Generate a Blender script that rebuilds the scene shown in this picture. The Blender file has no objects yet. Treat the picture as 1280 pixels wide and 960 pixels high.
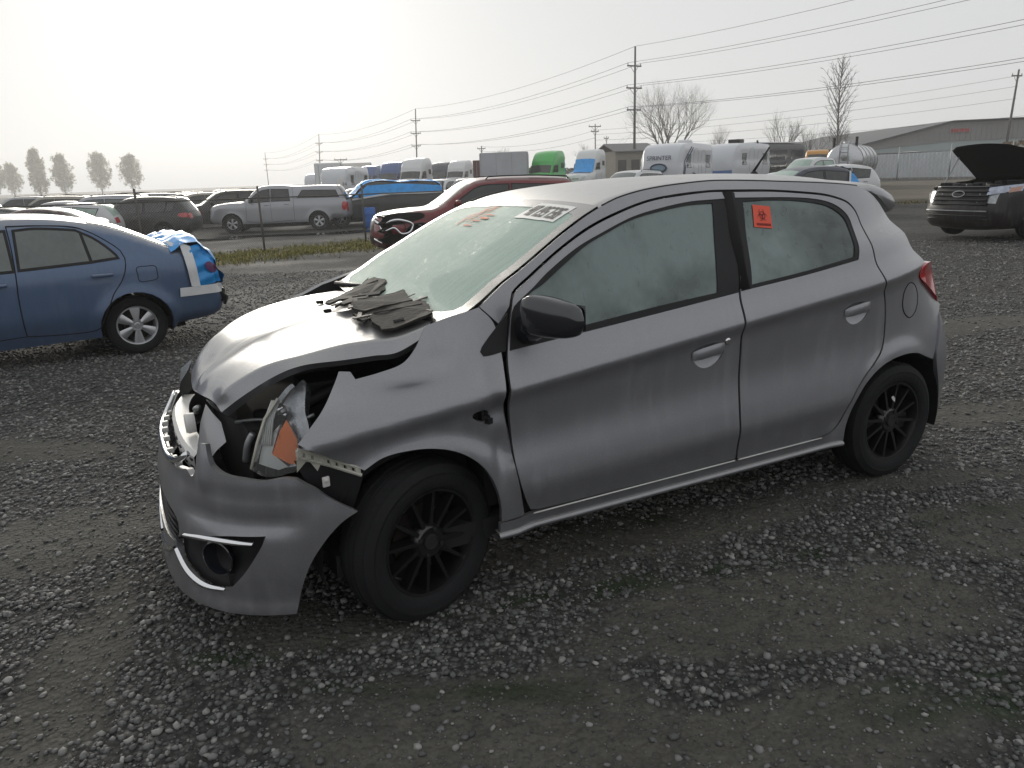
import bpy, bmesh, math, random
import numpy as np
from mathutils import Vector, Matrix, noise
from mathutils.geometry import delaunay_2d_cdt
R = math.radians
PI = math.pi
random.seed(7)
rng = np.random.default_rng(11)
SC = bpy.context.scene
COL = SC.collection

# ------------------------------------------------------------------ camera
CAM_H = 1.505
cam_d = bpy.data.cameras.new('camera')
cam = bpy.data.objects.new('camera', cam_d)
COL.objects.link(cam)
_pitch, _roll = -0.2671, -0.0351
_f = Vector((0, math.cos(_pitch), math.sin(_pitch)))
_r = Vector((1, 0, 0))
_u = _r.cross(_f)
_r2 = math.cos(_roll)*_r + math.sin(_roll)*_u
_u2 = -math.sin(_roll)*_r + math.cos(_roll)*_u
cam.matrix_world = Matrix(((_r2.x, _u2.x, -_f.x, 0), (_r2.y, _u2.y, -_f.y, 0), (_r2.z, _u2.z, -_f.z, CAM_H), (0, 0, 0, 1)))
cam_d.sensor_width = 36.0
cam_d.lens = 945.73/1280*36.0
cam_d.clip_start = 0.05
cam_d.clip_end = 9000
SC.camera = cam

# ------------------------------------------------------------------ sky, sun, exposure
SUN_AZ, SUN_EL = R(-18.5), R(15.0)          # azimuth from +Y (negative = to the left), elevation
world = bpy.data.worlds.new('World')
SC.world = world
world.use_nodes = True
wn = world.node_tree
wn.nodes.clear()
w_out = wn.nodes.new('ShaderNodeOutputWorld')
w_bg = wn.nodes.new('ShaderNodeBackground')
sky = wn.nodes.new('ShaderNodeTexSky')
sky.sky_type = 'NISHITA'
sky.sun_disc = False
sky.sun_elevation = SUN_EL
sky.sun_rotation = SUN_AZ
sky.altitude = 0
sky.air_density = 1.0
sky.dust_density = 4.0
sky.ozone_density = 1.0
hs = wn.nodes.new('ShaderNodeHueSaturation')
hs.inputs['Saturation'].default_value = 0.32
hs.inputs['Value'].default_value = 1.0
wn.links.new(sky.outputs[0], hs.inputs['Color'])
fogmix = wn.nodes.new('ShaderNodeMix'); fogmix.data_type = 'RGBA'; fogmix.blend_type = 'MIX'      # thin fog: an even veil over the sky
fogmix.inputs[0].default_value = 0.952
fogmix.inputs[7].default_value = (5.35, 5.44, 5.50, 1)
wn.links.new(hs.outputs[0], fogmix.inputs[6])
wn.links.new(fogmix.outputs[2], w_bg.inputs[0])
w_bg.inputs[1].default_value = 0.12
wn.links.new(w_bg.outputs[0], w_out.inputs[0])

sun_d = bpy.data.lights.new('sun', 'SUN')
sun_d.energy = 2.0
sun_d.angle = R(26)
sun_d.color = (1.0, 0.94, 0.83)
sun = bpy.data.objects.new('sun', sun_d)
COL.objects.link(sun)
_sd = Vector((math.sin(SUN_AZ)*math.cos(SUN_EL), math.cos(SUN_AZ)*math.cos(SUN_EL), math.sin(SUN_EL)))
sun.rotation_euler = _sd.to_track_quat('Z', 'Y').to_euler()
sun.location = (-6, 20, 30)

SC.view_settings.view_transform = 'Standard'
SC.view_settings.look = 'None'
SC.view_settings.gamma = 1.0
SC.view_settings.exposure = 0.12
SC.view_settings.use_curve_mapping = False
SC.render.engine = 'CYCLES'
cy = SC.cycles
cy.use_denoising = True
cy.denoising_prefilter = 'ACCURATE'
cy.denoising_input_passes = 'RGB_ALBEDO_NORMAL'
try:
    cy.denoiser = 'OPENIMAGEDENOISE'
except Exception:
    pass
cy.max_bounces = 7
cy.diffuse_bounces = 3
cy.glossy_bounces = 3
cy.transmission_bounces = 5
cy.transparent_max_bounces = 10
cy.volume_bounces = 2
cy.caustics_reflective = False
cy.caustics_refractive = False
cy.sample_clamp_indirect = 4.0

# ------------------------------------------------------------------ terrain height
def smooth01(t):
    t = max(0.0, min(1.0, t)); return t*t*(3-2*t)
_GZK = [(5.0, 0.0), (6.3, 0.06), (7.8, 0.13), (12.0, 0.20), (18.0, 0.29), (24.0, 0.38), (32.0, 0.45)]
def gz(x, y):
    """ground height: the yard falls gently away to the back left"""
    if y <= 5.0: return 0.0
    d = 0.45
    for (a, b), (c_, e) in zip(_GZK, _GZK[1:]):
        if y < c_: d = b+(e-b)*(y-a)/(c_-a); break
    return -d*(1-smooth01((x-1.0)/11.0))

# ------------------------------------------------------------------ materials
MATS = {}
def _new(name):
    m = bpy.data.materials.new(name); m.use_nodes = True
    nt = m.node_tree; nt.nodes.clear()
    o = nt.nodes.new('ShaderNodeOutputMaterial')
    MATS[name] = m
    return m, nt, o
def nd(nt, t, **kw):
    n = nt.nodes.new(t)
    for k, v in kw.items():
        if k in n.inputs: n.inputs[k].default_value = v
        else: setattr(n, k, v)
    return n
def lk(nt, a, b): nt.links.new(a, b)
def rgba(c): return (c[0], c[1], c[2], 1.0)
def ramp(nt, src, stops):
    r = nt.nodes.new('ShaderNodeValToRGB')
    e = r.color_ramp.elements
    while len(e) > 1: e.remove(e[-1])
    e[0].position = stops[0][0]; e[0].color = rgba(stops[0][1]) if hasattr(stops[0][1], '__len__') else (stops[0][1],)*3+(1,)
    for p, c in stops[1:]:
        n = e.new(p); n.color = rgba(c) if hasattr(c, '__len__') else (c,)*3+(1,)
    lk(nt, src, r.inputs[0])
    return r.outputs[0]
def coords(nt, scale=(1, 1, 1), kind='Object'):
    tc = nt.nodes.new('ShaderNodeTexCoord')
    mp = nt.nodes.new('ShaderNodeMapping')
    mp.inputs['Scale'].default_value = scale
    lk(nt, tc.outputs[kind], mp.inputs[0])
    return mp.outputs[0]
def nz(nt, vec, scale, detail=4, rough=0.55):
    n = nt.nodes.new('ShaderNodeTexNoise')
    n.inputs['Scale'].default_value = scale
    n.inputs['Detail'].default_value = detail
    n.inputs['Roughness'].default_value = rough
    lk(nt, vec, n.inputs['Vector'])
    return n.outputs[0]
def mixc(nt, f, a, b, mode='MIX'):
    m = nt.nodes.new('ShaderNodeMix'); m.data_type = 'RGBA'; m.blend_type = mode
    for k, v in ((0, f), (6, a), (7, b)):
        if hasattr(v, 'is_output') or hasattr(v, 'links'): lk(nt, v, m.inputs[k])
        elif hasattr(v, '__len__'): m.inputs[k].default_value = rgba(v)
        else: m.inputs[k].default_value = v
    return m.outputs[2]
def mth(nt, op, a, b=None, clamp=False):
    m = nt.nodes.new('ShaderNodeMath'); m.operation = op; m.use_clamp = clamp
    for i, v in ((0, a), (1, b)):
        if v is None: continue
        if hasattr(v, 'links'): lk(nt, v, m.inputs[i])
        else: m.inputs[i].default_value = v
    return m.outputs[0]
def mat(name, base, rough=0.5, metal=0.0, coat=0.0, coat_rough=0.05, var=0.0, vscale=6.0, bump=0.0, bscale=60.0, spec=0.5, emit=None, alpha=1.0, trans=0.0):
    if name in MATS: return MATS[name]
    m, nt, o = _new(name)
    p = nd(nt, 'ShaderNodeBsdfPrincipled')
    p.inputs['Base Color'].default_value = rgba(base)
    p.inputs['Roughness'].default_value = rough
    p.inputs['Metallic'].default_value = metal
    p.inputs['Coat Weight'].default_value = coat
    p.inputs['Coat Roughness'].default_value = coat_rough
    p.inputs['Specular IOR Level'].default_value = spec
    p.inputs['Alpha'].default_value = alpha
    p.inputs['Transmission Weight'].default_value = trans
    if var or bump:
        v = coords(nt)
        if var:
            n = nz(nt, v, vscale, 5)
            c = mixc(nt, ramp(nt, n, [(0.25, 0.0), (0.75, 1.0)]), [x*(1-var) for x in base], [min(1, x*(1+var)) for x in base])
            lk(nt, c, p.inputs['Base Color'])
            r = mth(nt, 'MULTIPLY_ADD', n, 0.25); r.node.inputs[2].default_value = max(0, rough-0.12)
            lk(nt, r, p.inputs['Roughness'])
        if bump:
            b = nd(nt, 'ShaderNodeBump', Strength=bump, Distance=0.01)
            lk(nt, nz(nt, v, bscale, 3), b.inputs['Height']); lk(nt, b.outputs[0], p.inputs['Normal'])
    lk(nt, p.outputs[0], o.inputs[0])
    return m
def paint(name, base, metal=0.55, rough=0.34, coat=0.8, dew=0.25, streak=0.18, dew_sheen_top=0.0, grime=0.35):
    """metallic car paint under dried rain streaks and dew"""
    if name in MATS: return MATS[name]
    m, nt, o = _new(name)
    p = nd(nt, 'ShaderNodeBsdfPrincipled')
    v = coords(nt)
    vs = coords(nt, (1, 1, 0.09))
    st = nz(nt, vs, 22, 4, 0.6)
    fine = nz(nt, v, 5, 5, 0.6)
    dirt = [min(1, 0.6*x+0.24) for x in base]
    drp = nd(nt, 'ShaderNodeTexVoronoi', Scale=150.0); lk(nt, v, drp.inputs['Vector'])
    spz = nd(nt, 'ShaderNodeSeparateXYZ'); lk(nt, v, spz.inputs[0])
    low = mth(nt, 'MULTIPLY', ramp(nt, spz.outputs[2], [(0.20, 1.0), (0.55, 0.0)]), ramp(nt, nz(nt, v, 9, 5, 0.7), [(0.35, 0.0), (0.65, 1.0)]))
    f = mth(nt, 'MULTIPLY', ramp(nt, st, [(0.48, 0.0), (0.72, 1.0)]), ramp(nt, fine, [(0.35, 0.15), (0.65, 1.0)]))
    c = mixc(nt, mth(nt, 'MULTIPLY', f, streak), base, dirt)
    c = mixc(nt, mth(nt, 'MULTIPLY', low, grime), c, (0.085, 0.078, 0.068))
    if dew_sheen_top:  # upward faces paler: dew plus sky reflection put into the colour
        ge = nd(nt, 'ShaderNodeNewGeometry')
        sp = nd(nt, 'ShaderNodeSeparateXYZ'); lk(nt, ge.outputs['Normal'], sp.inputs[0])
        up = ramp(nt, sp.outputs[2], [(0.55, 0.0), (0.85, 1.0)])
        spk = nz(nt, v, 260, 2, 0.7)
        wet = mth(nt, 'MULTIPLY', up, ramp(nt, nz(nt, v, 2.2, 4), [(0.2, 0.65), (0.7, 1.0)]))
        c = mixc(nt, mth(nt, 'MULTIPLY', wet, dew_sheen_top), c, (0.42, 0.415, 0.40))
    gr = nz(nt, v, 330, 2, 0.8)
    c = mixc(nt, ramp(nt, gr, [(0.35, 0.0), (0.65, 1.0)]), mixc(nt, 0.16, c, (0.0, 0.0, 0.0)), c)
    lk(nt, c, p.inputs['Base Color'])
    p.inputs['Metallic'].default_value = metal
    r = mth(nt, 'MULTIPLY_ADD', f, 0.18); r.node.inputs[2].default_value = rough
    lk(nt, r, p.inputs['Roughness'])
    p.inputs['Coat Weight'].default_value = coat
    cr = mth(nt, 'MULTIPLY_ADD', fine, dew); cr.node.inputs[2].default_value = 0.03
    if dew_sheen_top: cr = mth(nt, 'ADD', cr, mth(nt, 'MULTIPLY', wet, 0.38))
    lk(nt, cr, p.inputs['Coat Roughness'])
    b = nd(nt, 'ShaderNodeBump', Strength=0.10, Distance=0.004)
    lk(nt, mth(nt, 'ADD', nz(nt, v, 220, 2), mth(nt, 'MULTIPLY', ramp(nt, drp.outputs['Distance'], [(0.0, 1.0), (0.30, 0.0)]), 0.5)), b.inputs['Height'])
    lk(nt, b.outputs[0], p.inputs['Normal'])
    lk(nt, p.outputs[0], o.inputs[0])
    return m
def glass(name, tint, fog=0.8, rough=0.12, dark=(0.02, 0.025, 0.025), fscale=2.2, drops=True, coat=1.0, crough=0.04, spec=0.5, fvar=0.2, slope=False, lowz=None):
    """car glass, misted on the inside: part clear and dark, part milky"""
    if name in MATS: return MATS[name]
    m, nt, o = _new(name)
    v = coords(nt)
    p = nd(nt, 'ShaderNodeBsdfPrincipled')
    t = nd(nt, 'ShaderNodeBsdfTransparent')
    t.inputs[0].default_value = rgba([0.55*x+0.3 for x in tint])
    n1 = nz(nt, v, fscale, 4, 0.6)
    n2 = nz(nt, coords(nt, (1, 1, 0.35)), 34, 4, 0.65)
    fz = ramp(nt, n1, [(0.32, max(0.0, fog-fvar)), (0.62, min(1.0, fog+0.12))])
    fz = mth(nt, 'SUBTRACT', fz, mth(nt, 'MULTIPLY', ramp(nt, n2, [(0.60, 0.0), (0.70, 1.0)]), 0.16 if drops else 0.0), True)
    if lowz:     # mist thins towards the sill
        sz = nd(nt, 'ShaderNodeSeparateXYZ'); lk(nt, v, sz.inputs[0])
        lw = mth(nt, 'MULTIPLY', ramp(nt, mth(nt, 'ADD', sz.outputs[2], mth(nt, 'MULTIPLY', n1, 0.25)), [(lowz[0], 1.0), (lowz[1], 0.0)]), lowz[2])
        fz = mth(nt, 'SUBTRACT', fz, lw, True)
    c = mixc(nt, n2, [x*0.86 for x in tint], [min(1, x*1.1) for x in tint])
    if slope:    # runnels and beads down the raked screen
        n3 = nz(nt, coords(nt, (0.05, 1, 0.05)), 75, 4, 0.7); n4 = nz(nt, v, 170, 3, 0.7)
        c = mixc(nt, ramp(nt, n3, [(0.42, 0.0), (0.60, 1.0)]), mixc(nt, 0.25, c, (0.20, 0.28, 0.25)), c)
        c = mixc(nt, mth(nt, 'MULTIPLY', ramp(nt, n4, [(0.58, 0.0), (0.66, 1.0)]), 0.45), c, (0.13, 0.17, 0.16))
    lk(nt, c, p.inputs['Base Color'])
    p.inputs['Roughness'].default_value = rough
    p.inputs['Specular IOR Level'].default_value = spec
    p.inputs['Coat Weight'].default_value = coat
    p.inputs['Coat Roughness'].default_value = crough
    if drops:
        b = nd(nt, 'ShaderNodeBump', Strength=0.12, Distance=0.003)
        lk(nt, n2, b.inputs['Height']); lk(nt, b.outputs[0], p.inputs['Normal'])
    gl = nd(nt, 'ShaderNodeBsdfGlossy'); gl.inputs[0].default_value = (1, 1, 1, 1); gl.inputs['Roughness'].default_value = 0.03
    fr = nd(nt, 'ShaderNodeFresnel', IOR=1.45)
    clear = nd(nt, 'ShaderNodeMixShader'); lk(nt, fr.outputs[0], clear.inputs[0]); lk(nt, t.outputs[0], clear.inputs[1]); lk(nt, gl.outputs[0], clear.inputs[2])
    mx = nd(nt, 'ShaderNodeMixShader'); lk(nt, fz, mx.inputs[0]); lk(nt, clear.outputs[0], mx.inputs[1]); lk(nt, p.outputs[0], mx.inputs[2])
    lk(nt, mx.outputs[0], o.inputs[0])
    return m

M_BLACK = mat('black_plastic', (0.012, 0.012, 0.014), 0.5, spec=0.3, var=0.3, vscale=9)
M_GLOSSBLACK = mat('gloss_black', (0.012, 0.013, 0.018), 0.16, coat=1.0, var=0.2)
M_DARK = mat('dark_void', (0.006, 0.006, 0.007), 0.9)
M_UNDER = mat('underbody', (0.012, 0.012, 0.013), 0.8, var=0.4)
M_RUBBER = mat('tyre_rubber', (0.014, 0.0145, 0.0155), 0.8, spec=0.25, var=0.35, vscale=5, bump=0.3, bscale=70)
M_RIMBLK = mat('rim_black', (0.008, 0.008, 0.009), 0.30, metal=0.0, coat=0.5, coat_rough=0.15)
M_RIMSIL = mat('rim_silver', (0.52, 0.53, 0.55), 0.32, metal=0.75, var=0.12)
M_CHROME = mat('chrome', (0.78, 0.79, 0.81), 0.10, metal=1.0)
M_STEEL = mat('galvanised_steel', (0.34, 0.35, 0.36), 0.45, metal=0.8, var=0.25)
M_RUST = mat('rusty_disc', (0.030, 0.024, 0.021), 0.7, metal=0.3, var=0.4, vscale=20)
M_WHITEPL = mat('white_plastic', (0.62, 0.62, 0.60), 0.45, var=0.15)
M_BEIGEPL = mat('beige_plastic', (0.42, 0.41, 0.36), 0.55, var=0.2)
M_SEAT = mat('seat_cloth', (0.06, 0.062, 0.066), 0.9, var=0.3, vscale=30)
M_REDLENS = mat('red_lens', (0.42, 0.008, 0.012), 0.12, coat=1.0)
M_ORANGE = mat('amber_reflector', (0.95, 0.19, 0.008), 0.3, coat=0.3, bump=0.25, bscale=160)
M_TARP = mat('blue_tarp', (0.02, 0.30, 0.74), 0.32, var=0.25, vscale=5, bump=0.35, bscale=14)
M_TAPE = mat('white_tape', (0.66, 0.67, 0.68), 0.45, var=0.08, bump=0.25, bscale=40)
M_WHITE = mat('white_paint', (0.66, 0.67, 0.68), 0.4, coat=0.4, var=0.06, vscale=1.5)

# ------------------------------------------------------------------ mesh helpers
def tag(o, label=None, cat=None, group=None, kind=None):
    if label: o['label'] = label
    if cat: o['category'] = cat
    if group: o['group'] = group
    if kind: o['kind'] = kind
    return o
def thing(name, label, cat, loc=(0, 0, 0), rotz=0.0, group=None):
    o = bpy.data.objects.new(name, None)
    COL.objects.link(o)
    o.location = loc; o.rotation_euler = (0, 0, rotz); o.empty_display_size = 0.2
    return tag(o, label, cat, group)
def link(name, me, m=None, parent=None):
    o = bpy.data.objects.new(name, me)
    COL.objects.link(o)
    if m is not None:
        for x in (m if isinstance(m, (list, tuple)) else [m]): me.materials.append(x)
    if parent is not None: o.parent = parent
    return o
def copy_tree(o, parent=None):
    c = o.copy(); COL.objects.link(c)
    if parent is not None: c.parent = parent
    for ch in list(o.children): copy_tree(ch, c)
    return c
class MB:
    def __init__(s): s.v = []; s.f = []; s.mi = []; s.cur = 0
    def add(s, vs, fs):
        n = len(s.v); s.v.extend(vs)
        for f in fs: s.f.append([i+n for i in f]); s.mi.append(s.cur)
        return s
    def box(s, c, d, rz=0.0, taper=1.0, top_shift=(0, 0)):
        x, y, z = d[0]/2, d[1]/2, d[2]/2
        vs = []
        for k, sz in ((-1, 1.0), (1, taper)):
            for a, b in ((-1, -1), (1, -1), (1, 1), (-1, 1)):
                px, py = a*x*sz + (top_shift[0] if k > 0 else 0), b*y*sz + (top_shift[1] if k > 0 else 0)
                ca, sa = math.cos(rz), math.sin(rz)
                vs.append((c[0]+px*ca-py*sa, c[1]+px*sa+py*ca, c[2]+k*z))
        return s.add(vs, [(3, 2, 1, 0), (4, 5, 6, 7), (0, 1, 5, 4), (1, 2, 6, 5), (2, 3, 7, 6), (3, 0, 4, 7)])
    def rbox(s, c, d, r=0.01, rz=0.0):
        """box with chamfered vertical and horizontal edges"""
        bm = bmesh.new(); bmesh.ops.create_cube(bm, size=1.0)
        bmesh.ops.scale(bm, vec=d, verts=bm.verts)
        bmesh.ops.bevel(bm, geom=list(bm.edges), offset=min(r, min(d)*0.45), segments=2, affect='EDGES', profile=0.6)
        bm.verts.ensure_lookup_table()
        ca, sa = math.cos(rz), math.sin(rz)
        vs = [(c[0]+v.co.x*ca-v.co.y*sa, c[1]+v.co.x*sa+v.co.y*ca, c[2]+v.co.z) for v in bm.verts]
        fs = [[v.index for v in f.verts] for f in bm.faces]
        bm.free()
        return s.add(vs, fs)
    def tube(s, pts, r, n=8, cap=True):
        pts = [Vector(p) for p in pts]
        rr = r if hasattr(r, '__len__') else [r]*len(pts)
        vs = []; fs = []
        up0 = None
        for i, p in enumerate(pts):
            d = (pts[min(i+1, len(pts)-1)]-pts[max(i-1, 0)])
            if d.length < 1e-9: d = Vector((0, 0, 1))
            d.normalize()
            if up0 is None:
                up0 = Vector((0, 0, 1)) if abs(d.z) < 0.9 else Vector((1, 0, 0))
            a = d.cross(up0)
            if a.length < 1e-6: a = d.orthogonal()
            a.normalize(); b = a.cross(d); b.normalize(); up0 = b
            for k in range(n):
                t = 2*PI*k/n
                vs.append(tuple(p + rr[i]*(math.cos(t)*a+math.sin(t)*b)))
        for i in range(len(pts)-1):
            for k in range(n):
                fs.append((i*n+k, i*n+(k+1) % n, (i+1)*n+(k+1) % n, (i+1)*n+k))
        if cap:
            fs.append(list(range(n))[::-1]); fs.append([(len(pts)-1)*n+k for k in range(n)])
        return s.add(vs, fs)
    def lathe(s, prof, n=32, axis='y', c=(0, 0, 0), closed=False):
        """prof [(along axis, radius)]"""
        vs = []; fs = []
        for a, r in prof:
            for k in range(n):
                t = 2*PI*k/n; x, z = r*math.cos(t), r*math.sin(t)
                if axis == 'y': q = (c[0]+x, c[1]+a, c[2]+z)
                elif axis == 'x': q = (c[0]+a, c[1]+x, c[2]+z)
                else: q = (c[0]+x, c[1]+z, c[2]+a)
                vs.append(q)
        m = len(prof)
        for i in range(m if closed else m-1):
            j = (i+1) % m
            for k in range(n):
                fs.append((i*n+k, i*n+(k+1) % n, j*n+(k+1) % n, j*n+k))
        return s.add(vs, fs)
    def prism(s, poly, fn, d):
        """poly 2-D outline, fn(a, b, t) -> 3-D for t in (0, d)"""
        n = len(poly)
        vs = [fn(a, b, 0) for a, b in poly]+[fn(a, b, d) for a, b in poly]
        fs = [list(range(n)), [2*n-1-i for i in range(n)]]
        fs += [(i, i+n, (i+1) % n+n, (i+1) % n) for i in range(n)]
        return s.add(vs, fs)
    def grid(s, rows, close=False):
        n = len(rows[0]); vs = [tuple(p) for r in rows for p in r]; fs = []
        for i in range(len(rows)-1):
            for k in range(n-1 if not close else n):
                fs.append((i*n+k, i*n+(k+1) % n, (i+1)*n+(k+1) % n, (i+1)*n+k))
        return s.add(vs, fs)
    def build(s, name, m, parent=None, smooth=False, fix=True, sharp=None):
        me = bpy.data.meshes.new(name)
        me.from_pydata([tuple(v) for v in s.v], [], s.f)
        o = link(name, me, m, parent)
        if isinstance(m, (list, tuple)): me.polygons.foreach_set('material_index', s.mi)
        if fix:
            bm = bmesh.new(); bm.from_mesh(me); bmesh.ops.recalc_face_normals(bm, faces=bm.faces); bm.to_mesh(me); bm.free()
        if smooth:
            me.polygons.foreach_set('use_smooth', [True]*len(me.polygons))
            if sharp: me.set_sharp_from_angle(angle=R(sharp))
        me.update()
        return o
def cr(pts, seg=0.02, closed=True):
    """smooth a polyline of (a, b[, 1 = corner]) with Catmull-Rom between corners"""
    n = len(pts); out = []
    P = [Vector((q[0], q[1])) for q in pts]
    C = [len(q) > 2 and bool(q[2]) for q in pts]
    m = n if closed else n-1
    for i in range(m):
        j = (i+1) % n
        p1, p2 = P[i], P[j]
        p0 = P[i-1] if (closed or i > 0) and not C[i] else p1+(p1-p2)*0.5
        p3 = P[(j+1) % n] if (closed or j < n-1) and not C[j] else p2+(p2-p1)*0.5
        L = (p2-p1).length
        k = max(1, int(round(L/seg)))
        # limit tangents so uneven spacing does not overshoot
        t1 = (p2-p0); t2 = (p3-p1)
        if t1.length > 1e-9: t1 = t1.normalized()*L
        if t2.length > 1e-9: t2 = t2.normalized()*L
        for q in range(k):
            t = q/k; t_2 = t*t; t_3 = t_2*t
            v = p1*(2*t_3-3*t_2+1)+t1*(t_3-2*t_2+t)+p2*(-2*t_3+3*t_2)+t2*(t_3-t_2)
            out.append((v.x, v.y))
    if not closed: out.append((P[-1].x, P[-1].y))
    return out
def inset(poly, d):
    """shift a closed polygon inwards by d"""
    n = len(poly); A = sum(poly[i][0]*poly[(i+1) % n][1]-poly[(i+1) % n][0]*poly[i][1] for i in range(n))
    s = 1 if A > 0 else -1
    out = []
    for i in range(n):
        p0, p1, p2 = Vector(poly[i-1]), Vector(poly[i]), Vector(poly[(i+1) % n])
        e1 = (p1-p0); e2 = (p2-p1)
        if e1.length < 1e-9 or e2.length < 1e-9: out.append(tuple(p1)); continue
        n1 = Vector((-e1.y, e1.x)).normalized()*s; n2 = Vector((-e2.y, e2.x)).normalized()*s
        b = n1+n2
        if b.length < 1e-6: out.append(tuple(p1)); continue
        b.normalize(); k = max(0.5, b.dot(n1))
        out.append(tuple(p1+b*(d/k)))
    return out
def pip(pt, X, Y):
    """vectorised point in polygon"""
    x, y = pt; n = len(X)
    c = False; j = n-1
    for i in range(n):
        if ((Y[i] > y) != (Y[j] > y)) and (x < (X[j]-X[i])*(y-Y[i])/(Y[j]-Y[i])+X[i]): c = not c
        j = i
    return c
def pips(pts, poly):
    P = np.asarray(pts, float); q = np.asarray(poly, float)
    x, y = P[:, 0], P[:, 1]; c = np.zeros(len(P), bool)
    x1, y1 = q[:, 0], q[:, 1]; x0, y0 = np.roll(x1, 1), np.roll(y1, 1)
    for i in range(len(q)):
        if y0[i] == y1[i]: continue
        m = (y1[i] > y) != (y0[i] > y)
        c ^= m & (x < (x0[i]-x1[i])*(y-y1[i])/(y0[i]-y1[i])+x1[i])
    return c
def seg_dist(P, poly):
    P = np.asarray(P, float); q = np.asarray(poly, float); r = np.roll(q, -1, 0)
    d = np.full(len(P), 1e9)
    for a, b in zip(q, r):
        ab = b-a; L = (ab*ab).sum()
        t = np.clip(((P-a)@ab)/(L if L > 0 else 1), 0, 1)
        d = np.minimum(d, np.hypot(*(P-(a+t[:, None]*ab)).T))
    return d
def panel(name, outline, fn, m, parent, holes=(), sp=0.03, thick=0.014, inward=None, smooth=True, lines=()):
    """a sheet-metal panel: 2-D outline (with holes) mapped on the surface fn(a, b) -> xyz, its edges folded inwards by thick"""
    loops = [list(outline)]+[list(h) for h in holes]
    pts = []; edges = []
    for lp in loops:
        # densify
        q = []
        for i in range(len(lp)):
            a, b = Vector(lp[i][:2]), Vector(lp[(i+1) % len(lp)][:2])
            k = max(1, int((b-a).length/sp))
            for j in range(k): q.append(tuple(a+(b-a)*(j/k)))
        lp[:] = q
        n0 = len(pts); pts += q
        edges += [(n0+i, n0+(i+1) % len(q)) for i in range(len(q))]
    X = [q[0] for q in loops[0]]; Y = [q[1] for q in loops[0]]
    gx, gy = np.meshgrid(np.arange(min(X)+sp/2, max(X), sp), np.arange(min(Y)+sp/2, max(Y), sp))
    gx[::2] += sp/2
    G = np.stack([gx.ravel(), gy.ravel()], -1)
    if len(G):
        k = pips(G, loops[0])
        for h in loops[1:]: k &= ~pips(G, h)
        G = G[k]
        if len(G):
            dd = np.min([seg_dist(G, l) for l in loops], 0)
            G = G[dd > sp*0.45]
    for ln in lines:
        L = np.asarray(ln, float); k = pips(L, loops[0])
        for h in loops[1:]: k &= ~pips(L, h)
        L = L[k]
        if len(L):
            L = L[np.min([seg_dist(L, l) for l in loops], 0) > 0.006]
            if len(L): G = np.concatenate([G[np.array([np.hypot(*(L-g).T).min() > 0.009 for g in G])] if len(G) and ln is lines[0] else G, L]) if len(G) else L
    allp = [Vector(q) for q in pts]+[Vector(q) for q in G.tolist()] if len(G) else [Vector(q) for q in pts]
    V, E, F, ov, oe, of = delaunay_2d_cdt(allp, edges, [], 0, 1e-6)
    V = [tuple(v) for v in V]
    cen = np.array([[(V[f[0]][0]+V[f[1]][0]+V[f[2]][0])/3, (V[f[0]][1]+V[f[1]][1]+V[f[2]][1])/3] for f in F])
    k = pips(cen, loops[0])
    for h in loops[1:]: k &= ~pips(cen, h)
    F = [list(f) for f, ok in zip(F, k) if ok]
    v3 = [Vector(fn(a, b)) for a, b in V]
    # orient away from "inward" point function
    bm = bmesh.new()
    bv = [bm.verts.new(v) for v in v3]
    for f in F:
        try: bm.faces.new([bv[i] for i in f])
        except ValueError: pass
    for v in [v for v in bm.verts if not v.link_faces]: bm.verts.remove(v)
    bmesh.ops.recalc_face_normals(bm, faces=bm.faces)
    cpt = Vector(inward) if inward is not None else Vector((-1.2, 0, 0.6))
    s = 0.0
    for f in bm.faces: s += f.normal.dot(f.calc_center_median()-cpt)*f.calc_area()
    if s < 0: bmesh.ops.reverse_faces(bm, faces=bm.faces)
    bm.normal_update()
    if thick:
        be = [e for e in bm.edges if e.is_boundary]
        nv = {}; nv2 = {}
        quads = []
        for e in be:
            f = e.link_faces[0]
            l = [l for l in f.loops if l.edge == e][0]
            quads.append((l.vert, l.link_loop_next.vert))
        for a, b in quads:
            for v in (a, b):
                if v not in nv:
                    nv[v] = v.co.copy(); nv2[v] = v.co - v.normal*thick
        n1 = {v: bm.verts.new(c) for v, c in nv.items()}
        n2 = {v: bm.verts.new(nv2[v]) for v in nv}
        for a, b in quads:
            bm.faces.new((n1[b], n1[a], n2[a], n2[b]))
    me = bpy.data.meshes.new(name)
    for f in bm.faces: f.smooth = smooth
    bm.to_mesh(me); bm.free()
    return link(name, me, m, parent)
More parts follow.
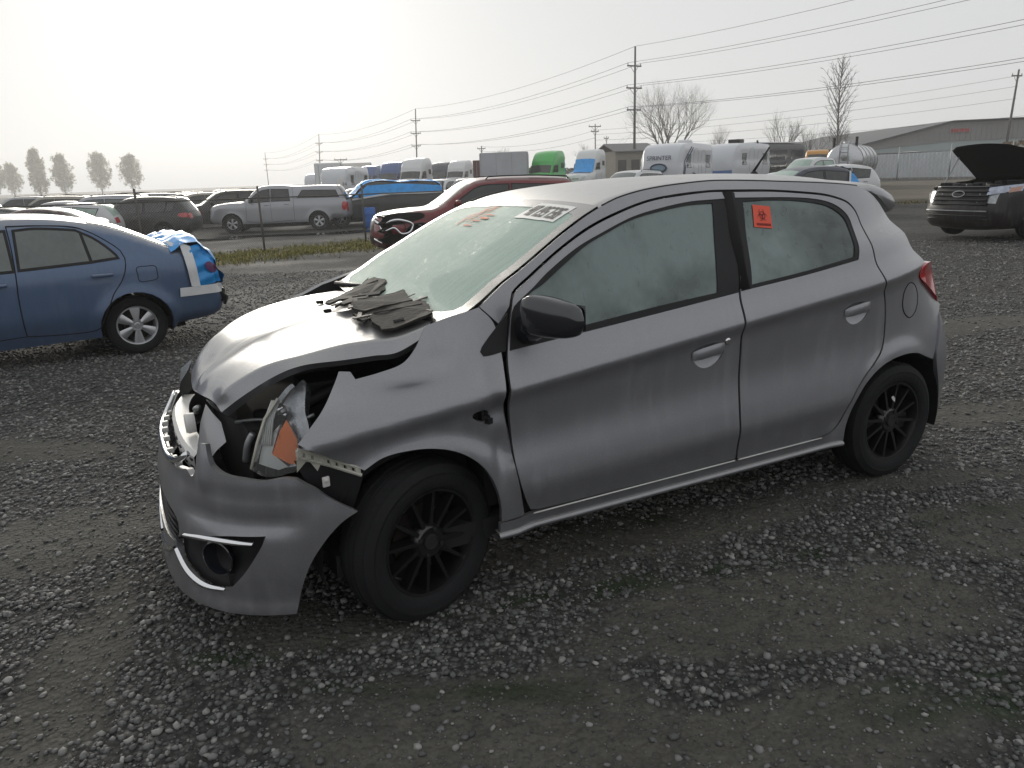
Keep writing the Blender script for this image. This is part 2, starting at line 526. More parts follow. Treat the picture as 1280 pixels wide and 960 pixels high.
# ------------------------------------------------------------------ ground
BARE = [(-0.05, 1.80, 0.75, 0.26, -0.1), (1.05, 2.35, 0.9, 0.28, 0.15), (0.75, 1.75, 0.6, 0.2, 0.1), (-1.45, 2.1, 0.16, 0.75, 0.25), (-2.05, 3.1, 0.5, 0.35, 0.3), (1.95, 3.45, 0.8, 0.10, 0.12), (2.3, 2.9, 0.7, 0.3, 0.1),
        (0.55, 3.0, 1.1, 0.17, 0.28), (-0.75, 2.35, 0.35, 0.16, -0.2), (-2.6, 2.4, 0.4, 0.5, 0.5), (3.6, 4.6, 1.2, 0.25, 0.2), (-3.1, 4.4, 0.9, 0.2, -0.2), (2.9, 1.9, 0.9, 0.35, 0.2), (4.8, 7.5, 2.2, 0.4, 0.25), (5.4, 5.9, 1.8, 0.3, 0.3)]
MOSS = [(0.45, 3.12, 0.55, 0.10, 0.3), (1.35, 3.62, 0.6, 0.08, 0.3), (0.35, 2.55, 0.9, 0.07, 0.25), (-0.25, 1.98, 0.5, 0.05, -0.1), (1.1, 2.75, 0.7, 0.06, 0.2), (2.2, 3.1, 0.8, 0.06, 0.3), (1.5, 1.9, 0.6, 0.15, 0.1), (-0.9, 2.2, 0.3, 0.06, 0.1)]
def _ell(x, y, L):
    v = 0.0
    for cx, cy_, a, b, t in L:
        dx, dy = x-cx, y-cy_
        u, w = dx*math.cos(t)+dy*math.sin(t), -dx*math.sin(t)+dy*math.cos(t)
        d = (u/a)**2+(w/b)**2
        if d < 4: v = max(v, 1-smooth01((math.sqrt(d)-0.45)/0.95))
    return v
def gravel_mask(x, y):
    n = noise.noise(Vector((x*0.9, y*1.3, 3.1)))*0.5+noise.noise(Vector((x*3.1, y*4.3, 1.7)))*0.45+noise.noise(Vector((x*9, y*11, 0.3)))*0.3
    b = _ell(x+0.08*noise.noise(Vector((x*5, y*5, 9))), y+0.05*noise.noise(Vector((x*6, y*6, 5))), BARE)
    return max(0.0, min(1.0, 0.84+0.70*n-0.80*b))
def moss_mask(x, y):
    return _ell(x, y, MOSS)*max(0.0, min(1.0, 0.55+1.6*noise.noise(Vector((x*7, y*9, 4.4)))))
def relief(x, y):
    r = math.hypot(x, y)
    if r > 60: return 0.0
    k = 1-smooth01((r-25)/35)
    return k*(0.02*noise.noise(Vector((x*0.7, y*0.7, 0)))+0.010*noise.noise(Vector((x*2.6, y*3.4, 2)))+0.005*noise.noise(Vector((x*9, y*9, 6))))-0.004
_rings = [0.35]
while _rings[-1] < 6000:
    r = _rings[-1]; _rings.append(r+max(0.045, 0.018*r) if r < 40 else r*1.12)
_na = 300
_v = [(0, 0, gz(0, 0))]; _gm = [1.0]; _mo = [0.0]
for r in _rings:
    for k in range(_na):
        # finer steps in front of the camera than behind it
        t = 2*PI*k/_na; a = t-0.62*math.sin(t)
        x, y = r*math.sin(a), r*math.cos(a)
        z = gz(x, y)+relief(x, y)
        _v.append((x, y, z)); _gm.append(gravel_mask(x, y) if r < 30 else 0.75); _mo.append(moss_mask(x, y) if r < 6 else 0.0)
_f_ = [(0, 1+(k+1) % _na, 1+k) for k in range(_na)]
for i in range(len(_rings)-1):
    for k in range(_na):
        a, b = 1+i*_na, 1+(i+1)*_na
        _f_.append((a+k, a+(k+1) % _na, b+(k+1) % _na, b+k))
_me = bpy.data.meshes.new('ground')
_me.from_pydata(_v, [], _f_)
for nm, arr in (('gravel', _gm), ('moss', _mo)):
    at = _me.attributes.new(nm, 'FLOAT', 'POINT'); at.data.foreach_set('value', arr)
_me.polygons.foreach_set('use_smooth', [True]*len(_me.polygons))
m, nt, o = _new('gravel_ground')
p = nd(nt, 'ShaderNodeBsdfPrincipled')
v = coords(nt)
ag = nd(nt, 'ShaderNodeAttribute'); ag.attribute_name = 'gravel'
am = nd(nt, 'ShaderNodeAttribute'); am.attribute_name = 'moss'
vo = nd(nt, 'ShaderNodeTexVoronoi', Scale=42.0); vo.feature = 'F1'
lk(nt, v, vo.inputs['Vector'])
vo2 = nd(nt, 'ShaderNodeTexVoronoi', Scale=19.0); vo2.feature = 'F1'
lk(nt, v, vo2.inputs['Vector'])
n1 = nz(nt, v, 1.1, 6, 0.62); n2 = nz(nt, v, 70, 4, 0.7); n3 = nz(nt, v, 0.12, 5, 0.6)
soil = mixc(nt, n1, (0.078, 0.076, 0.066), (0.195, 0.189, 0.166))
soil = mixc(nt, ramp(nt, n2, [(0.3, 0.0), (0.7, 1.0)]), mixc(nt, 0.45, soil, (0.03, 0.027, 0.024)), soil)
sep = nd(nt, 'ShaderNodeSeparateColor'); lk(nt, vo.outputs['Color'], sep.inputs[0])
grv = ramp(nt, sep.outputs[0], [(0.0, (0.050, 0.050, 0.050)), (0.45, (0.108, 0.107, 0.104)), (0.8, (0.185, 0.182, 0.175)), (1.0, (0.29, 0.285, 0.27))])
gap = ramp(nt, vo.outputs['Distance'], [(0.25, 1.0), (0.62, 0.25)])
grv = mixc(nt, gap, (0.014, 0.013, 0.013), grv)
big = mixc(nt, ramp(nt, n3, [(0.35, 0.0), (0.65, 1.0)]), grv, mixc(nt, 0.4, grv, (0.115, 0.108, 0.094)))
c = mixc(nt, ramp(nt, ag.outputs['Fac'], [(0.25, 0.0), (0.6, 1.0)]), soil, big)
mid = nz(nt, v, 13, 3, 0.75); lane = nz(nt, coords(nt, (0.10, 0.55, 1)), 1.0, 4, 0.6)
c = mixc(nt, ramp(nt, mid, [(0.35, 0.0), (0.62, 1.0)]), mixc(nt, 0.36, c, (0.02, 0.02, 0.021)), c)
c = mixc(nt, ramp(nt, lane, [(0.40, 0.0), (0.62, 1.0)]), mixc(nt, 0.30, c, (0.03, 0.03, 0.031)), c)
c = mixc(nt, mth(nt, 'MULTIPLY', am.outputs['Fac'], 0.7), c, mixc(nt, n2, (0.012, 0.024, 0.010), (0.03, 0.05, 0.018)))
lk(nt, c, p.inputs['Base Color'])
wet = nz(nt, v, 0.45, 4)
lk(nt, ramp(nt, wet, [(0.35, 0.75), (0.6, 0.95)]), p.inputs['Roughness'])
p.inputs['Specular IOR Level'].default_value = 0.18
hgt = mth(nt, 'ADD', mth(nt, 'MULTIPLY', gap, 0.6), mth(nt, 'MULTIPLY', n2, 0.5))
b = nd(nt, 'ShaderNodeBump', Strength=0.9, Distance=0.016)
lk(nt, hgt, b.inputs['Height']); lk(nt, b.outputs[0], p.inputs['Normal'])
lk(nt, p.outputs[0], o.inputs[0])
tag(link('ground', _me, m), kind='structure')

# loose crushed stones near the camera (uncountable): one object
def stone_variants(base_v, base_f, n):
    out = []
    for i in range(n):
        q = np.array(base_v, float)*(1+rng.uniform(-0.28, 0.28, (len(base_v), 1)))
        q *= np.array([1.0, rng.uniform(0.6, 0.95), rng.uniform(0.42, 0.7)])
        out.append(q)
    return out, np.array(base_f)
_t = (1+5**0.5)/2
_iv = np.array([(-1, _t, 0), (1, _t, 0), (-1, -_t, 0), (1, -_t, 0), (0, -1, _t), (0, 1, _t), (0, -1, -_t), (0, 1, -_t), (_t, 0, -1), (_t, 0, 1), (-_t, 0, -1), (-_t, 0, 1)])/1.9
_if = [(0, 11, 5), (0, 5, 1), (0, 1, 7), (0, 7, 10), (0, 10, 11), (1, 5, 9), (5, 11, 4), (11, 10, 2), (10, 7, 6), (7, 1, 8), (3, 9, 4), (3, 4, 2), (3, 2, 6), (3, 6, 8), (3, 8, 9), (4, 9, 5), (2, 4, 11), (6, 2, 10), (8, 6, 7), (9, 8, 1)]
_ov = np.array([(1, 0, 0), (-1, 0, 0), (0, 1, 0), (0, -1, 0), (0.2, 0.1, 1), (-0.1, 0, -1.0)])
_of = [(0, 2, 4), (2, 1, 4), (1, 3, 4), (3, 0, 4), (2, 0, 5), (1, 2, 5), (3, 1, 5), (0, 3, 5)]
def scatter(xy, size, variants, faces):
    n = len(xy); k = len(variants[0])
    idx = rng.integers(0, len(variants), n)
    V = np.stack(variants)[idx]*size[:, None, None]
    a = rng.uniform(0, 2*PI, n); ti = rng.normal(0, 0.25, n)
    ct, st = np.cos(ti)[:, None], np.sin(ti)[:, None]
    x, y, z = V[..., 0], V[..., 1], V[..., 2]
    y, z = y*ct-z*st, y*st+z*ct
    ca, sa = np.cos(a)[:, None], np.sin(a)[:, None]
    x, y = x*ca-y*sa, x*sa+y*ca
    gzv = np.array([gz(px, py)+relief(px, py) for px, py in xy])
    z = z+(gzv+size*rng.uniform(0.05, 0.34, n))[:, None]
    P = np.stack([x+xy[:, 0:1], y+xy[:, 1:2], z], -1).reshape(-1, 3)
    Fc = (faces[None]+(np.arange(n)*k)[:, None, None]).reshape(-1, 3)
    sh = np.repeat(np.clip(rng.beta(1.6, 3.0, n)*1.15, 0.02, 1), k)
    return P, Fc, sh
def stones_in(y0, y1, dens, smin, smax, base=0.16):
    out = []
    k = 0.82
    n = int(dens*(k*(y1*y1-y0*y0)+1.2*(y1-y0)))
    yy = np.sqrt(rng.uniform(y0*y0, y1*y1, n)); xx = rng.uniform(-1, 1, n)*(k*yy+0.6)
    keep = []
    for x, y in zip(xx, yy):
        g = gravel_mask(x, y)
        keep.append(rng.random() < base+(1-base)*smooth01((g-0.20)/0.55))
    keep = np.array(keep)
    xy = np.stack([xx, yy], -1)[keep]
    s = smin+(smax-smin)*rng.beta(1.4, 3.2, len(xy))
    return xy, s
_iv_s, _iff = stone_variants(_iv, _if, 24)
_ov_s, _off = stone_variants(_ov, _of, 24)
_parts = []
for y0, y1, dens, a, b_, vs_, fs_ in ((1.25, 4.2, 2600, 0.003, 0.0085, _ov_s, _off), (1.25, 3.2, 1350, 0.007, 0.021, _iv_s, _iff), (3.2, 5.2, 1000, 0.008, 0.022, _iv_s, _iff), (5.2, 9.0, 520, 0.012, 0.026, _ov_s, _off), (9.0, 16.0, 200, 0.015, 0.03, _ov_s, _off)):
    xy, s_ = stones_in(y0, y1, dens, a, b_, 0.55 if b_ < 0.01 else 0.17)
    _parts.append(scatter(xy, s_, vs_, fs_))
_n = 0; PV = []; PF = []; PS = []
for P_, F_, S_ in _parts:
    PV.append(P_); PF.append(F_+_n); PS.append(S_); _n += len(P_)
PV = np.concatenate(PV); PF = np.concatenate(PF); PS = np.concatenate(PS)
_me = bpy.data.meshes.new('gravel_stones')
_me.vertices.add(len(PV)); _me.vertices.foreach_set('co', PV.astype(np.float32).ravel())
_me.loops.add(len(PF)*3); _me.loops.foreach_set('vertex_index', PF.astype(np.int32).ravel())
_me.polygons.add(len(PF)); _me.polygons.foreach_set('loop_start', np.arange(0, len(PF)*3, 3, dtype=np.int32))
_me.update(calc_edges=True)
at = _me.attributes.new('shade', 'FLOAT', 'POINT'); at.data.foreach_set('value', PS.astype(np.float32))
m, nt, o = _new('crushed_stone')
p = nd(nt, 'ShaderNodeBsdfPrincipled')
asd = nd(nt, 'ShaderNodeAttribute'); asd.attribute_name = 'shade'
c = ramp(nt, asd.outputs['Fac'], [(0.0, (0.038, 0.039, 0.041)), (0.35, (0.105, 0.106, 0.107)), (0.7, (0.20, 0.199, 0.194)), (1.0, (0.34, 0.335, 0.32))])
n = nz(nt, coords(nt), 120, 3)
c = mixc(nt, ramp(nt, n, [(0.3, 0.0), (0.7, 0.5)]), c, mixc(nt, 0.5, c, (0.05, 0.045, 0.038)))
lk(nt, c, p.inputs['Base Color']); p.inputs['Roughness'].default_value = 0.62
lk(nt, p.outputs[0], o.inputs[0])
tag(link('gravel_stones', _me, m), 'grey crushed stones lying loose over the yard', kind='stuff')
# ================================================================== the damaged grey hatchback
MIR_YAW = 3.616
def lerp(a, b, t): return a+(b-a)*t
def interp(z, K):
    if z <= K[0][0]: return K[0][1]+(K[1][1]-K[0][1])/(K[1][0]-K[0][0])*(z-K[0][0])
    n = len(K)
    for i in range(n-1):
        if z <= K[i+1][0]:
            z0, y0 = K[i]; z1, y1 = K[i+1]; h = z1-z0; t = (z-z0)/h; s = (y1-y0)/h
            sl = (y0-K[i-1][1])/(z0-K[i-1][0]) if i > 0 else s
            sr = (K[i+2][1]-y1)/(K[i+2][0]-z1) if i < n-2 else s
            mm = lambda a, b: 0 if a*b <= 0 else 2*a*b/(a+b)
            m0 = mm(sl, s) if i > 0 else s
            m1 = mm(s, sr) if i < n-2 else s
            return y0*(2*t**3-3*t*t+1)+h*m0*(t**3-2*t*t+t)+y1*(-2*t**3+3*t*t)+h*m1*(t**3-t*t)
    return K[-1][1]+(K[-1][1]-K[-2][1])/(K[-1][0]-K[-2][0])*(z-K[-1][0])
def SY(x, z):
    """half width of the flank at station x (forward of the front axle) and height z"""
    zc = 0.752-0.105*x; zl = 0.405-0.03*x; zb = 0.89-0.09*x; zm = (zl+zc)*.5+.02
    K = [(0.16, .762), (0.26, .790), (zl-.07, .808), (zl, .8205), (zl+.05, .815), (zm, .790), (zc-.055, .7985), (zc-.022, .8125), (zc-.004, .8195), (zc+.004, .8198), (zc+.022, .8138), (zb-.02, .778), (zb+.05, .757), (1.25, .672), (1.36, .625), (1.43, .585), (1.48, .54)]
    y = interp(z, K)
    for xa in (0.0, -2.45):
        d = math.hypot(x-xa, z-.287)
        y = y+(0.813-y)*(1-smooth01((d-.34)/.085))*0.9
    if x < -2.1: y -= lerp(.13, .50, smooth01((z-.65)/.70))*(-2.1-x)**2
    if x > 0.0: y -= 0.20*x**2.2
    return y
def sidefn(sgn=1, off=0.0, dent=None):
    def f(x, z):
        y = SY(x, z)+off
        if dent: y += dent(x, z)
        return (x, sgn*y, z)
    return f
BCX = 0.16; BN = 2.7
def BL(z): return interp(z, [(0.1, .628), (.14, .636), (.2, .638), (.3, .632), (.4, .625), (.5, .605), (.55, .588), (.6, .575), (.66, .565), (.8, .52)])
def BB(z): return interp(z, [(0.1, .775), (.2, .80), (.33, .812), (.45, .812), (.6, .80), (.7, .785), (.8, .76)])
def BP(s, z, off=0.0):
    c = max(math.cos(s), 0.0); si = math.sin(s)
    return (BCX+(BL(z)+off)*c**(2/BN), math.copysign((BB(z)+off)*abs(si)**(2/BN), si), z)

MIR = thing('hatchback_car', 'grey metallic hatchback with smashed front corner in the foreground', 'car', (-0.67784, 3.08877, 0), MIR_YAW)
P_GREY = paint('grey_metallic_paint', (0.288, 0.291, 0.313), metal=0.64, rough=0.38, coat=0.85, dew=0.16, streak=0.34, dew_sheen_top=0.70, grime=0.25)
G_FRONT = glass('fogged_windscreen', (0.41, 0.52, 0.465), fog=0.98, fscale=1.6, rough=0.75, coat=0.05, crough=0.35, spec=0.08, slope=True, fvar=0.03)
G_SIDE = glass('fogged_side_glass', (0.225, 0.300, 0.290), fog=0.88, fscale=2.4, fvar=0.40, crough=0.10, coat=0.7, lowz=(1.13, 1.30, 0.28))

DOOR_F = [(-0.397, 1.072), (-0.413, 1.111), (-0.485, 1.159), (-0.631, 1.244), (-0.777, 1.312), (-0.931, 1.361), (-1.085, 1.396), (-1.243, 1.411), (-1.402, 1.419), (-1.49, 1.417, 1), (-1.482, 1.334), (-1.46, 1.202), (-1.42, 1.04), (-1.412, 0.963), (-1.409, 0.883), (-1.415, 0.761), (-1.414, 0.643), (-1.408, 0.476), (-1.413, 0.31, 1), (-1.006, 0.309), (-0.715, 0.311), (-0.448, 0.314), (-0.406, 0.322, 1), (-0.386, 0.364), (-0.366, 0.423), (-0.35, 0.511), (-0.343, 0.635), (-0.335, 0.744), (-0.338, 0.832), (-0.35, 0.918), (-0.372, 1.0)]
GLASS_F = [(-0.465, 1.092), (-0.534, 1.13), (-0.615, 1.178), (-0.742, 1.248), (-0.854, 1.29), (-0.977, 1.33), (-1.12, 1.355), (-1.276, 1.372), (-1.398, 1.373, 1), (-1.366, 1.246), (-1.334, 1.133), (-1.309, 1.031, 1), (-1.015, 1.008), (-0.686, 0.975), (-0.533, 0.962, 1), (-0.446, 1.004)]
BLACK_F = [(-0.392, 1.045), (-0.406, 1.068), (-0.494, 1.125), (-0.563, 1.172), (-0.7, 1.245), (-0.838, 1.296), (-0.981, 1.341), (-1.125, 1.367), (-1.281, 1.385), (-1.409, 1.388), (-1.479, 1.389, 1), (-1.456, 1.202), (-1.418, 1.022, 1), (-1.008, 0.982), (-0.733, 0.956), (-0.361, 0.922, 1)]
SAIL = [(-0.25, 0.933), (-0.274, 0.962), (-0.322, 1.004), (-0.378, 1.05, 1), (-0.345, 0.924, 1), (-0.259, 0.916)]
DOOR_R = [(-1.499, 1.416, 1), (-1.722, 1.409), (-1.892, 1.396), (-2.048, 1.379), (-2.142, 1.357), (-2.191, 1.337), (-2.232, 1.296), (-2.241, 1.242), (-2.230, 1.175), (-2.230, 1.107), (-2.246, 1.029), (-2.272, 0.962), (-2.303, 0.883), (-2.319, 0.787), (-2.310, 0.686), (-2.257, 0.627), (-2.18, 0.565), (-2.117, 0.50), (-2.071, 0.435), (-2.038, 0.367), (-1.997, 0.327), (-1.933, 0.311), (-1.601, 0.306), (-1.418, 0.309, 1), (-1.413, 0.476), (-1.419, 0.643), (-1.42, 0.761), (-1.414, 0.883), (-1.417, 0.963), (-1.425, 1.04), (-1.465, 1.202), (-1.488, 1.334)]
GLASS_R = [(-1.563, 1.372, 1), (-1.705, 1.373), (-1.876, 1.362), (-2.03, 1.338), (-2.106, 1.306), (-2.150, 1.258), (-2.132, 1.181), (-2.1, 1.112, 1), (-1.801, 1.075), (-1.492, 1.046, 1), (-1.52, 1.173), (-1.545, 1.283)]
BLACK_R = [(-1.495, 1.391, 1), (-1.562, 1.389), (-1.882, 1.376), (-2.047, 1.354), (-2.136, 1.315), (-2.176, 1.264), (-2.152, 1.173), (-2.121, 1.097, 1), (-1.797, 1.059), (-1.501, 1.032), (-1.428, 1.025, 1), (-1.468, 1.202)]
CANT = [(-0.846, 1.383, 1), (-0.953, 1.417), (-1.107, 1.441), (-1.269, 1.454), (-1.452, 1.461), (-1.573, 1.457), (-1.849, 1.443), (-2.073, 1.43), (-2.204, 1.42), (-2.30, 1.411, 1)]
WS_E = [(-0.276, 1.080, 1), (-0.383, 1.150), (-0.452, 1.185), (-0.643, 1.291), (-0.764, 1.350)]
REAR = [(-2.41, 1.375), (-2.49, 1.325), (-2.545, 1.268), (-2.570, 1.22), (-2.59, 1.16), (-2.622, 1.10), (-2.68, 1.038, 1), (-2.635, 1.022), (-2.614, 0.997), (-2.635, 0.962), (-2.745, 0.893), (-2.86, 0.812, 1), (-2.83, 0.76), (-2.80, 0.68), (-2.775, 0.61), (-2.745, 0.555, 1)]
ARCH_R = [(-2.66, 0.585), (-2.586, 0.612), (-2.46, 0.622), (-2.32, 0.601), (-2.205, 0.540), (-2.118, 0.441), (-2.08, 0.345), (-2.075, 0.258, 1)]
SILL_IN = [(-0.277, 0.258, 1), (-0.28, 0.303, 1), (-0.40, 0.303), (-0.448, 0.304), (-0.715, 0.303), (-1.006, 0.301), (-1.601, 0.298), (-1.933, 0.303), (-2.003, 0.320), (-2.045, 0.364), (-2.078, 0.433), (-2.124, 0.498), (-2.186, 0.562), (-2.262, 0.622), (-2.317, 0.684), (-2.326, 0.787), (-2.310, 0.884), (-2.279, 0.964), (-2.253, 1.03), (-2.237, 1.107), (-2.237, 1.175), (-2.248, 1.242), (-2.239, 1.298), (-2.197, 1.342), (-2.146, 1.363), (-2.05, 1.386), (-1.893, 1.403), (-1.722, 1.416), (-1.49, 1.424), (-1.402, 1.425), (-1.243, 1.418), (-1.085, 1.402), (-0.928, 1.367), (-0.773, 1.318), (-0.627, 1.250), (-0.48, 1.165), (-0.405, 1.115), (-0.388, 1.072), (-0.336, 1.017, 1)]
def mirror_x(poly): return poly
def gap(poly, d=0.003): return inset(poly, d)
body_poly = cr(WS_E+CANT+REAR+ARCH_R+SILL_IN)
IN = (-1.2, 0, 0.7)
CREASES = [[(x, 0.752-0.105*x+d_) for x in np.arange(0.3, -2.7, -0.02)] for d_ in (-0.03, -0.022, -0.012, -0.004, 0.004, 0.012, 0.022, 0.03)]
for sg in (1, -1):
    F0 = sidefn(sg)
    panel('body_side', body_poly, F0, P_GREY, MIR, sp=0.024, thick=0.018, inward=IN, lines=CREASES)
    df = gap(cr(DOOR_F)); dr = gap(cr(DOOR_R))
    bf, br = cr(BLACK_F), cr(BLACK_R)
    gf, gr = cr(GLASS_F), cr(GLASS_R)
    for nm, d_, b_, g_, hx, hz in (('front_door', df, bf, gf, -1.24, 0.784), ('rear_door', dr, br, gr, -2.105, 0.860)):
        hand = [(hx+0.088, hz+0.030), (hx+0.035, hz+0.052), (hx-0.085, hz+0.048), (hx-0.088, hz+0.02), (hx-0.055, hz-0.028), (hx+0.01, hz-0.047), (hx+0.064, hz-0.02)]
        hp = cr(hand, seg=0.008)
        d = panel(nm, d_, F0, P_GREY, MIR, holes=[b_, hp], sp=0.024, thick=0.016, inward=IN, lines=CREASES)
        panel('window_frame', inset(b_, 0.001), sidefn(sg, -0.003), M_BLACK, d, holes=[g_], sp=0.03, thick=0.01, inward=IN)
        panel('window_glass', inset(g_, -0.004), sidefn(sg, -0.008), G_SIDE, d, sp=0.035, thick=0, inward=IN)
        # recessed cup and pull handle
        def cup(x, z, hx=hx, hz=hz, F0=F0):
            q = F0(x, z); dd = math.hypot((x-hx)/0.085, (z-hz-0.004)/0.05)
            return (q[0], q[1]-sg*(0.022*max(0, 1-dd*dd)+0.001), q[2])
        panel('handle_cup', inset(hp, -0.002), cup, P_GREY, d, sp=0.010, thick=0, inward=IN)
        hb = MB(); rows = []
        for i in range(13):
            t = -1+2*i/12; x = hx-t*0.084; z = hz+0.022+0.010*t
            y = SY(x, z); w = 0.024*(1-0.35*t*t*t*t)
            ring = []
            for k in range(10):
                a = 2*PI*k/10
                ring.append((x, sg*(y+0.004+0.012*(1-t**4)*(0.35+0.65*math.cos(a))), z+w*math.sin(a)))
            rows.append(ring)
        hb.grid(rows, close=True); n_ = len(hb.v); hb.f.append(list(range(10))); hb.f.append(list(range(n_-10, n_))); hb.mi += [0, 0]
        hb.build('door_handle', P_GREY, d, smooth=True, sharp=50)
        if nm == 'front_door' and sg == 1:
            kb = MB(); kx, kz = -1.338, 0.835; ky = SY(kx, kz)
            kb.lathe([(0.006, 0.002), (0.006, 0.010), (0.004, 0.014), (-0.004, 0.015)], 14, 'y', (kx, ky, kz)); kb.build('key_lock', M_CHROME, d, smooth=True, sharp=40)
        if sg == 1:   # pale tube painted in as the highlight along the door hem
            st = MB(); xs = np.linspace(-0.42, -1.405, 14) if nm == 'front_door' else np.linspace(-1.425, -1.93, 8)
            st.tube([(x, SY(x, 0.306)+0.004, 0.3065) for x in xs], 0.0032, 6); st.build('hem_highlight', M_WHITEPL, d, smooth=True)
    panel('window_quarter', cr(SAIL), sidefn(sg, 0.002), M_BLACK, MIR, sp=0.02, thick=0.012, inward=IN)
    # sill lip
    sl = MB(); rows = []
    for x in np.linspace(-0.27, -2.07, 24):
        y = SY(x, 0.26)
        rows.append([(x, sg*(y-0.03), 0.268), (x, sg*(y+0.006), 0.266), (x, sg*(y+0.015), 0.258), (x, sg*(y+0.015), 0.249), (x, sg*(y+0.004), 0.240), (x, sg*(y-0.06), 0.235)])
    sl.grid(rows); sl.build('sill_lip', P_GREY, MIR, smooth=True, fix=True)
    # inner shell behind the panel gaps
    panel('inner_shell', [(-0.33, 0.30), (-2.02, 0.30), (-2.25, 0.66), (-2.30, 0.98), (-1.40, 0.90), (-0.36, 0.85)], sidefn(sg, -0.035), M_DARK, MIR, sp=0.12, thick=0, inward=IN)
    pil = MB()
    for a_, b_ in (((-1.45, 1.02), (-1.50, 1.40)),):
        pil.tube([(a_[0], sg*(SY(*a_)-0.03), a_[1]), (b_[0], sg*(SY(*b_)-0.03), b_[1])], 0.045, 6)
    pil.build('door_pillar', M_DARK, MIR, smooth=True)
    # fuel flap (left only) and tail lamp, rear bumper flank
    TAIL = [(-2.68, 1.036, 1), (-2.76, 1.032), (-2.84, 1.005), (-2.90, 0.94), (-2.915, 0.87), (-2.862, 0.814, 1), (-2.745, 0.897), (-2.637, 0.964), (-2.617, 0.997), (-2.637, 1.020)]
    tl = cr(TAIL, seg=0.012)
    def tailfn(x, z, sg=sg):
        y = SY(max(x, -2.80), z); e = max(0.0, -2.80-x)
        return (x+0.25*e, sg*(y-0.45*e-2.0*e*e+0.004+0.012*smooth01((-2.62-x)/0.06)), z)
    t_ = panel('tail_lamp', tl, tailfn, M_REDLENS, MIR, sp=0.016, thick=0.03, inward=IN)
FUEL = [(-2.455, 0.885), (-2.468, 0.928), (-2.512, 0.955), (-2.565, 0.945), (-2.598, 0.905), (-2.602, 0.855), (-2.575, 0.81), (-2.53, 0.79), (-2.485, 0.81), (-2.46, 0.845)]
ff = cr(FUEL, seg=0.01)
gm_ = MB(); gm_.tube([(x, SY(x, z)+0.0005, z) for x, z in ff+[ff[0]]], 0.0026, 5); gm_.build('fuel_flap_seam', M_DARK, MIR)
panel('fuel_flap', inset(ff, 0.004), sidefn(1, 0.0016), P_GREY, MIR, sp=0.02, thick=0.004, inward=IN)

# rear bumper: wraps round the tail
RBN = 4.4
def RBP(s, z):
    L = interp(z, [(0.2, .39), (.3, .42), (.45, .43), (.6, .425), (.7, .40), (.78, .36), (.85, .28)])
    B = SY(-2.76, z)+0.008
    c = max(math.cos(s), 0.0); si = math.sin(s)
    return (-2.60-L*c**(2/RBN), math.copysign((B+0.004)*abs(si)**(2/RBN), si), z)
def rb_s(x, z):
    L = interp(z, [(0.2, .39), (.3, .42), (.45, .43), (.6, .425), (.7, .40), (.78, .36), (.85, .28)])
    return math.acos(min(1, max(0, ((-2.60-x)/L))**(RBN/2)))
rbl = []
for x, z in [(-2.852, 0.812), (-2.826, 0.76), (-2.797, 0.68), (-2.772, 0.61), (-2.745, 0.555), (-2.785, 0.48), (-2.825, 0.38), (-2.84, 0.26)]: rbl.append((min(rb_s(x, z), 1.45), z))
poly = [(s_, z_) for s_, z_ in rbl]+[(0.9, 0.225), (0.4, 0.215), (-0.4, 0.215), (-0.9, 0.225)]+[(-s_, z_) for s_, z_ in rbl[::-1]]+[(-0.5, 0.835), (0.5, 0.835)]
panel('rear_bumper', poly, RBP, P_GREY, MIR, sp=0.045, thick=0.02, inward=(-2.3, 0, 0.5))
# tailgate, rear glass and spoiler
def TG(y, z):
    x = interp(z, [(0.80, -2.90), (0.95, -2.88), (1.05, -2.80), (1.2, -2.68), (1.36, -2.52), (1.42, -2.46)])
    h = SY(-2.6, z)
    return (x+0.20*(abs(y)/max(h, 0.3))**2.6, y, z)
hw = [(0.80, 0.62), (0.95, 0.64), (1.05, 0.60), (1.2, 0.545), (1.33, 0.50), (1.39, 0.47)]
gate = [(w, z) for z, w in hw]+[(-w, z) for z, w in hw[::-1]]
rw_ = [(0.52, 1.07), (0.47, 1.30), (-0.47, 1.30), (-0.52, 1.07)]
tg = panel('tailgate', gate, TG, P_GREY, MIR, holes=[cr([q+(1,) for q in rw_])], sp=0.05, thick=0.02, inward=IN)
panel('rear_window', [(0.525, 1.065), (0.475, 1.305), (-0.475, 1.305), (-0.525, 1.065)], lambda y, z: (TG(y, z)[0]+0.006, y, z), G_SIDE, tg, sp=0.06, thick=0, inward=IN)
sp = MB(); rows = []
SPR = [(-2.30, 1.416), (-2.43, 1.415), (-2.51, 1.402), (-2.574, 1.383), (-2.644, 1.350), (-2.675, 1.318), (-2.681, 1.300), (-2.665, 1.275), (-2.632, 1.263), (-2.59, 1.285), (-2.552, 1.325), (-2.47, 1.366), (-2.34, 1.39)]
for t in np.linspace(-1, 1, 45):
    e = abs(t); y = t*0.565
    k = math.sqrt(max(0.0, 1-max(0, (e-0.86)/0.14)**2))
    up = 0.028*(1-e*e); bk_ = 0.03*(1-e**3)
    rows.append([(lerp(-2.44, x, 0.30+0.70*k)-bk_*smooth01((-2.3-x)/0.2), y, lerp(1.372, z, 0.25+0.75*k)+up) for x, z in SPR])
sp.grid(rows, close=True); n_ = len(sp.v); sp.f.append(list(range(13))); sp.f.append(list(range(n_-13, n_))); sp.mi += [0, 0]
sp.build('roof_spoiler', P_GREY, MIR, smooth=True, sharp=60)

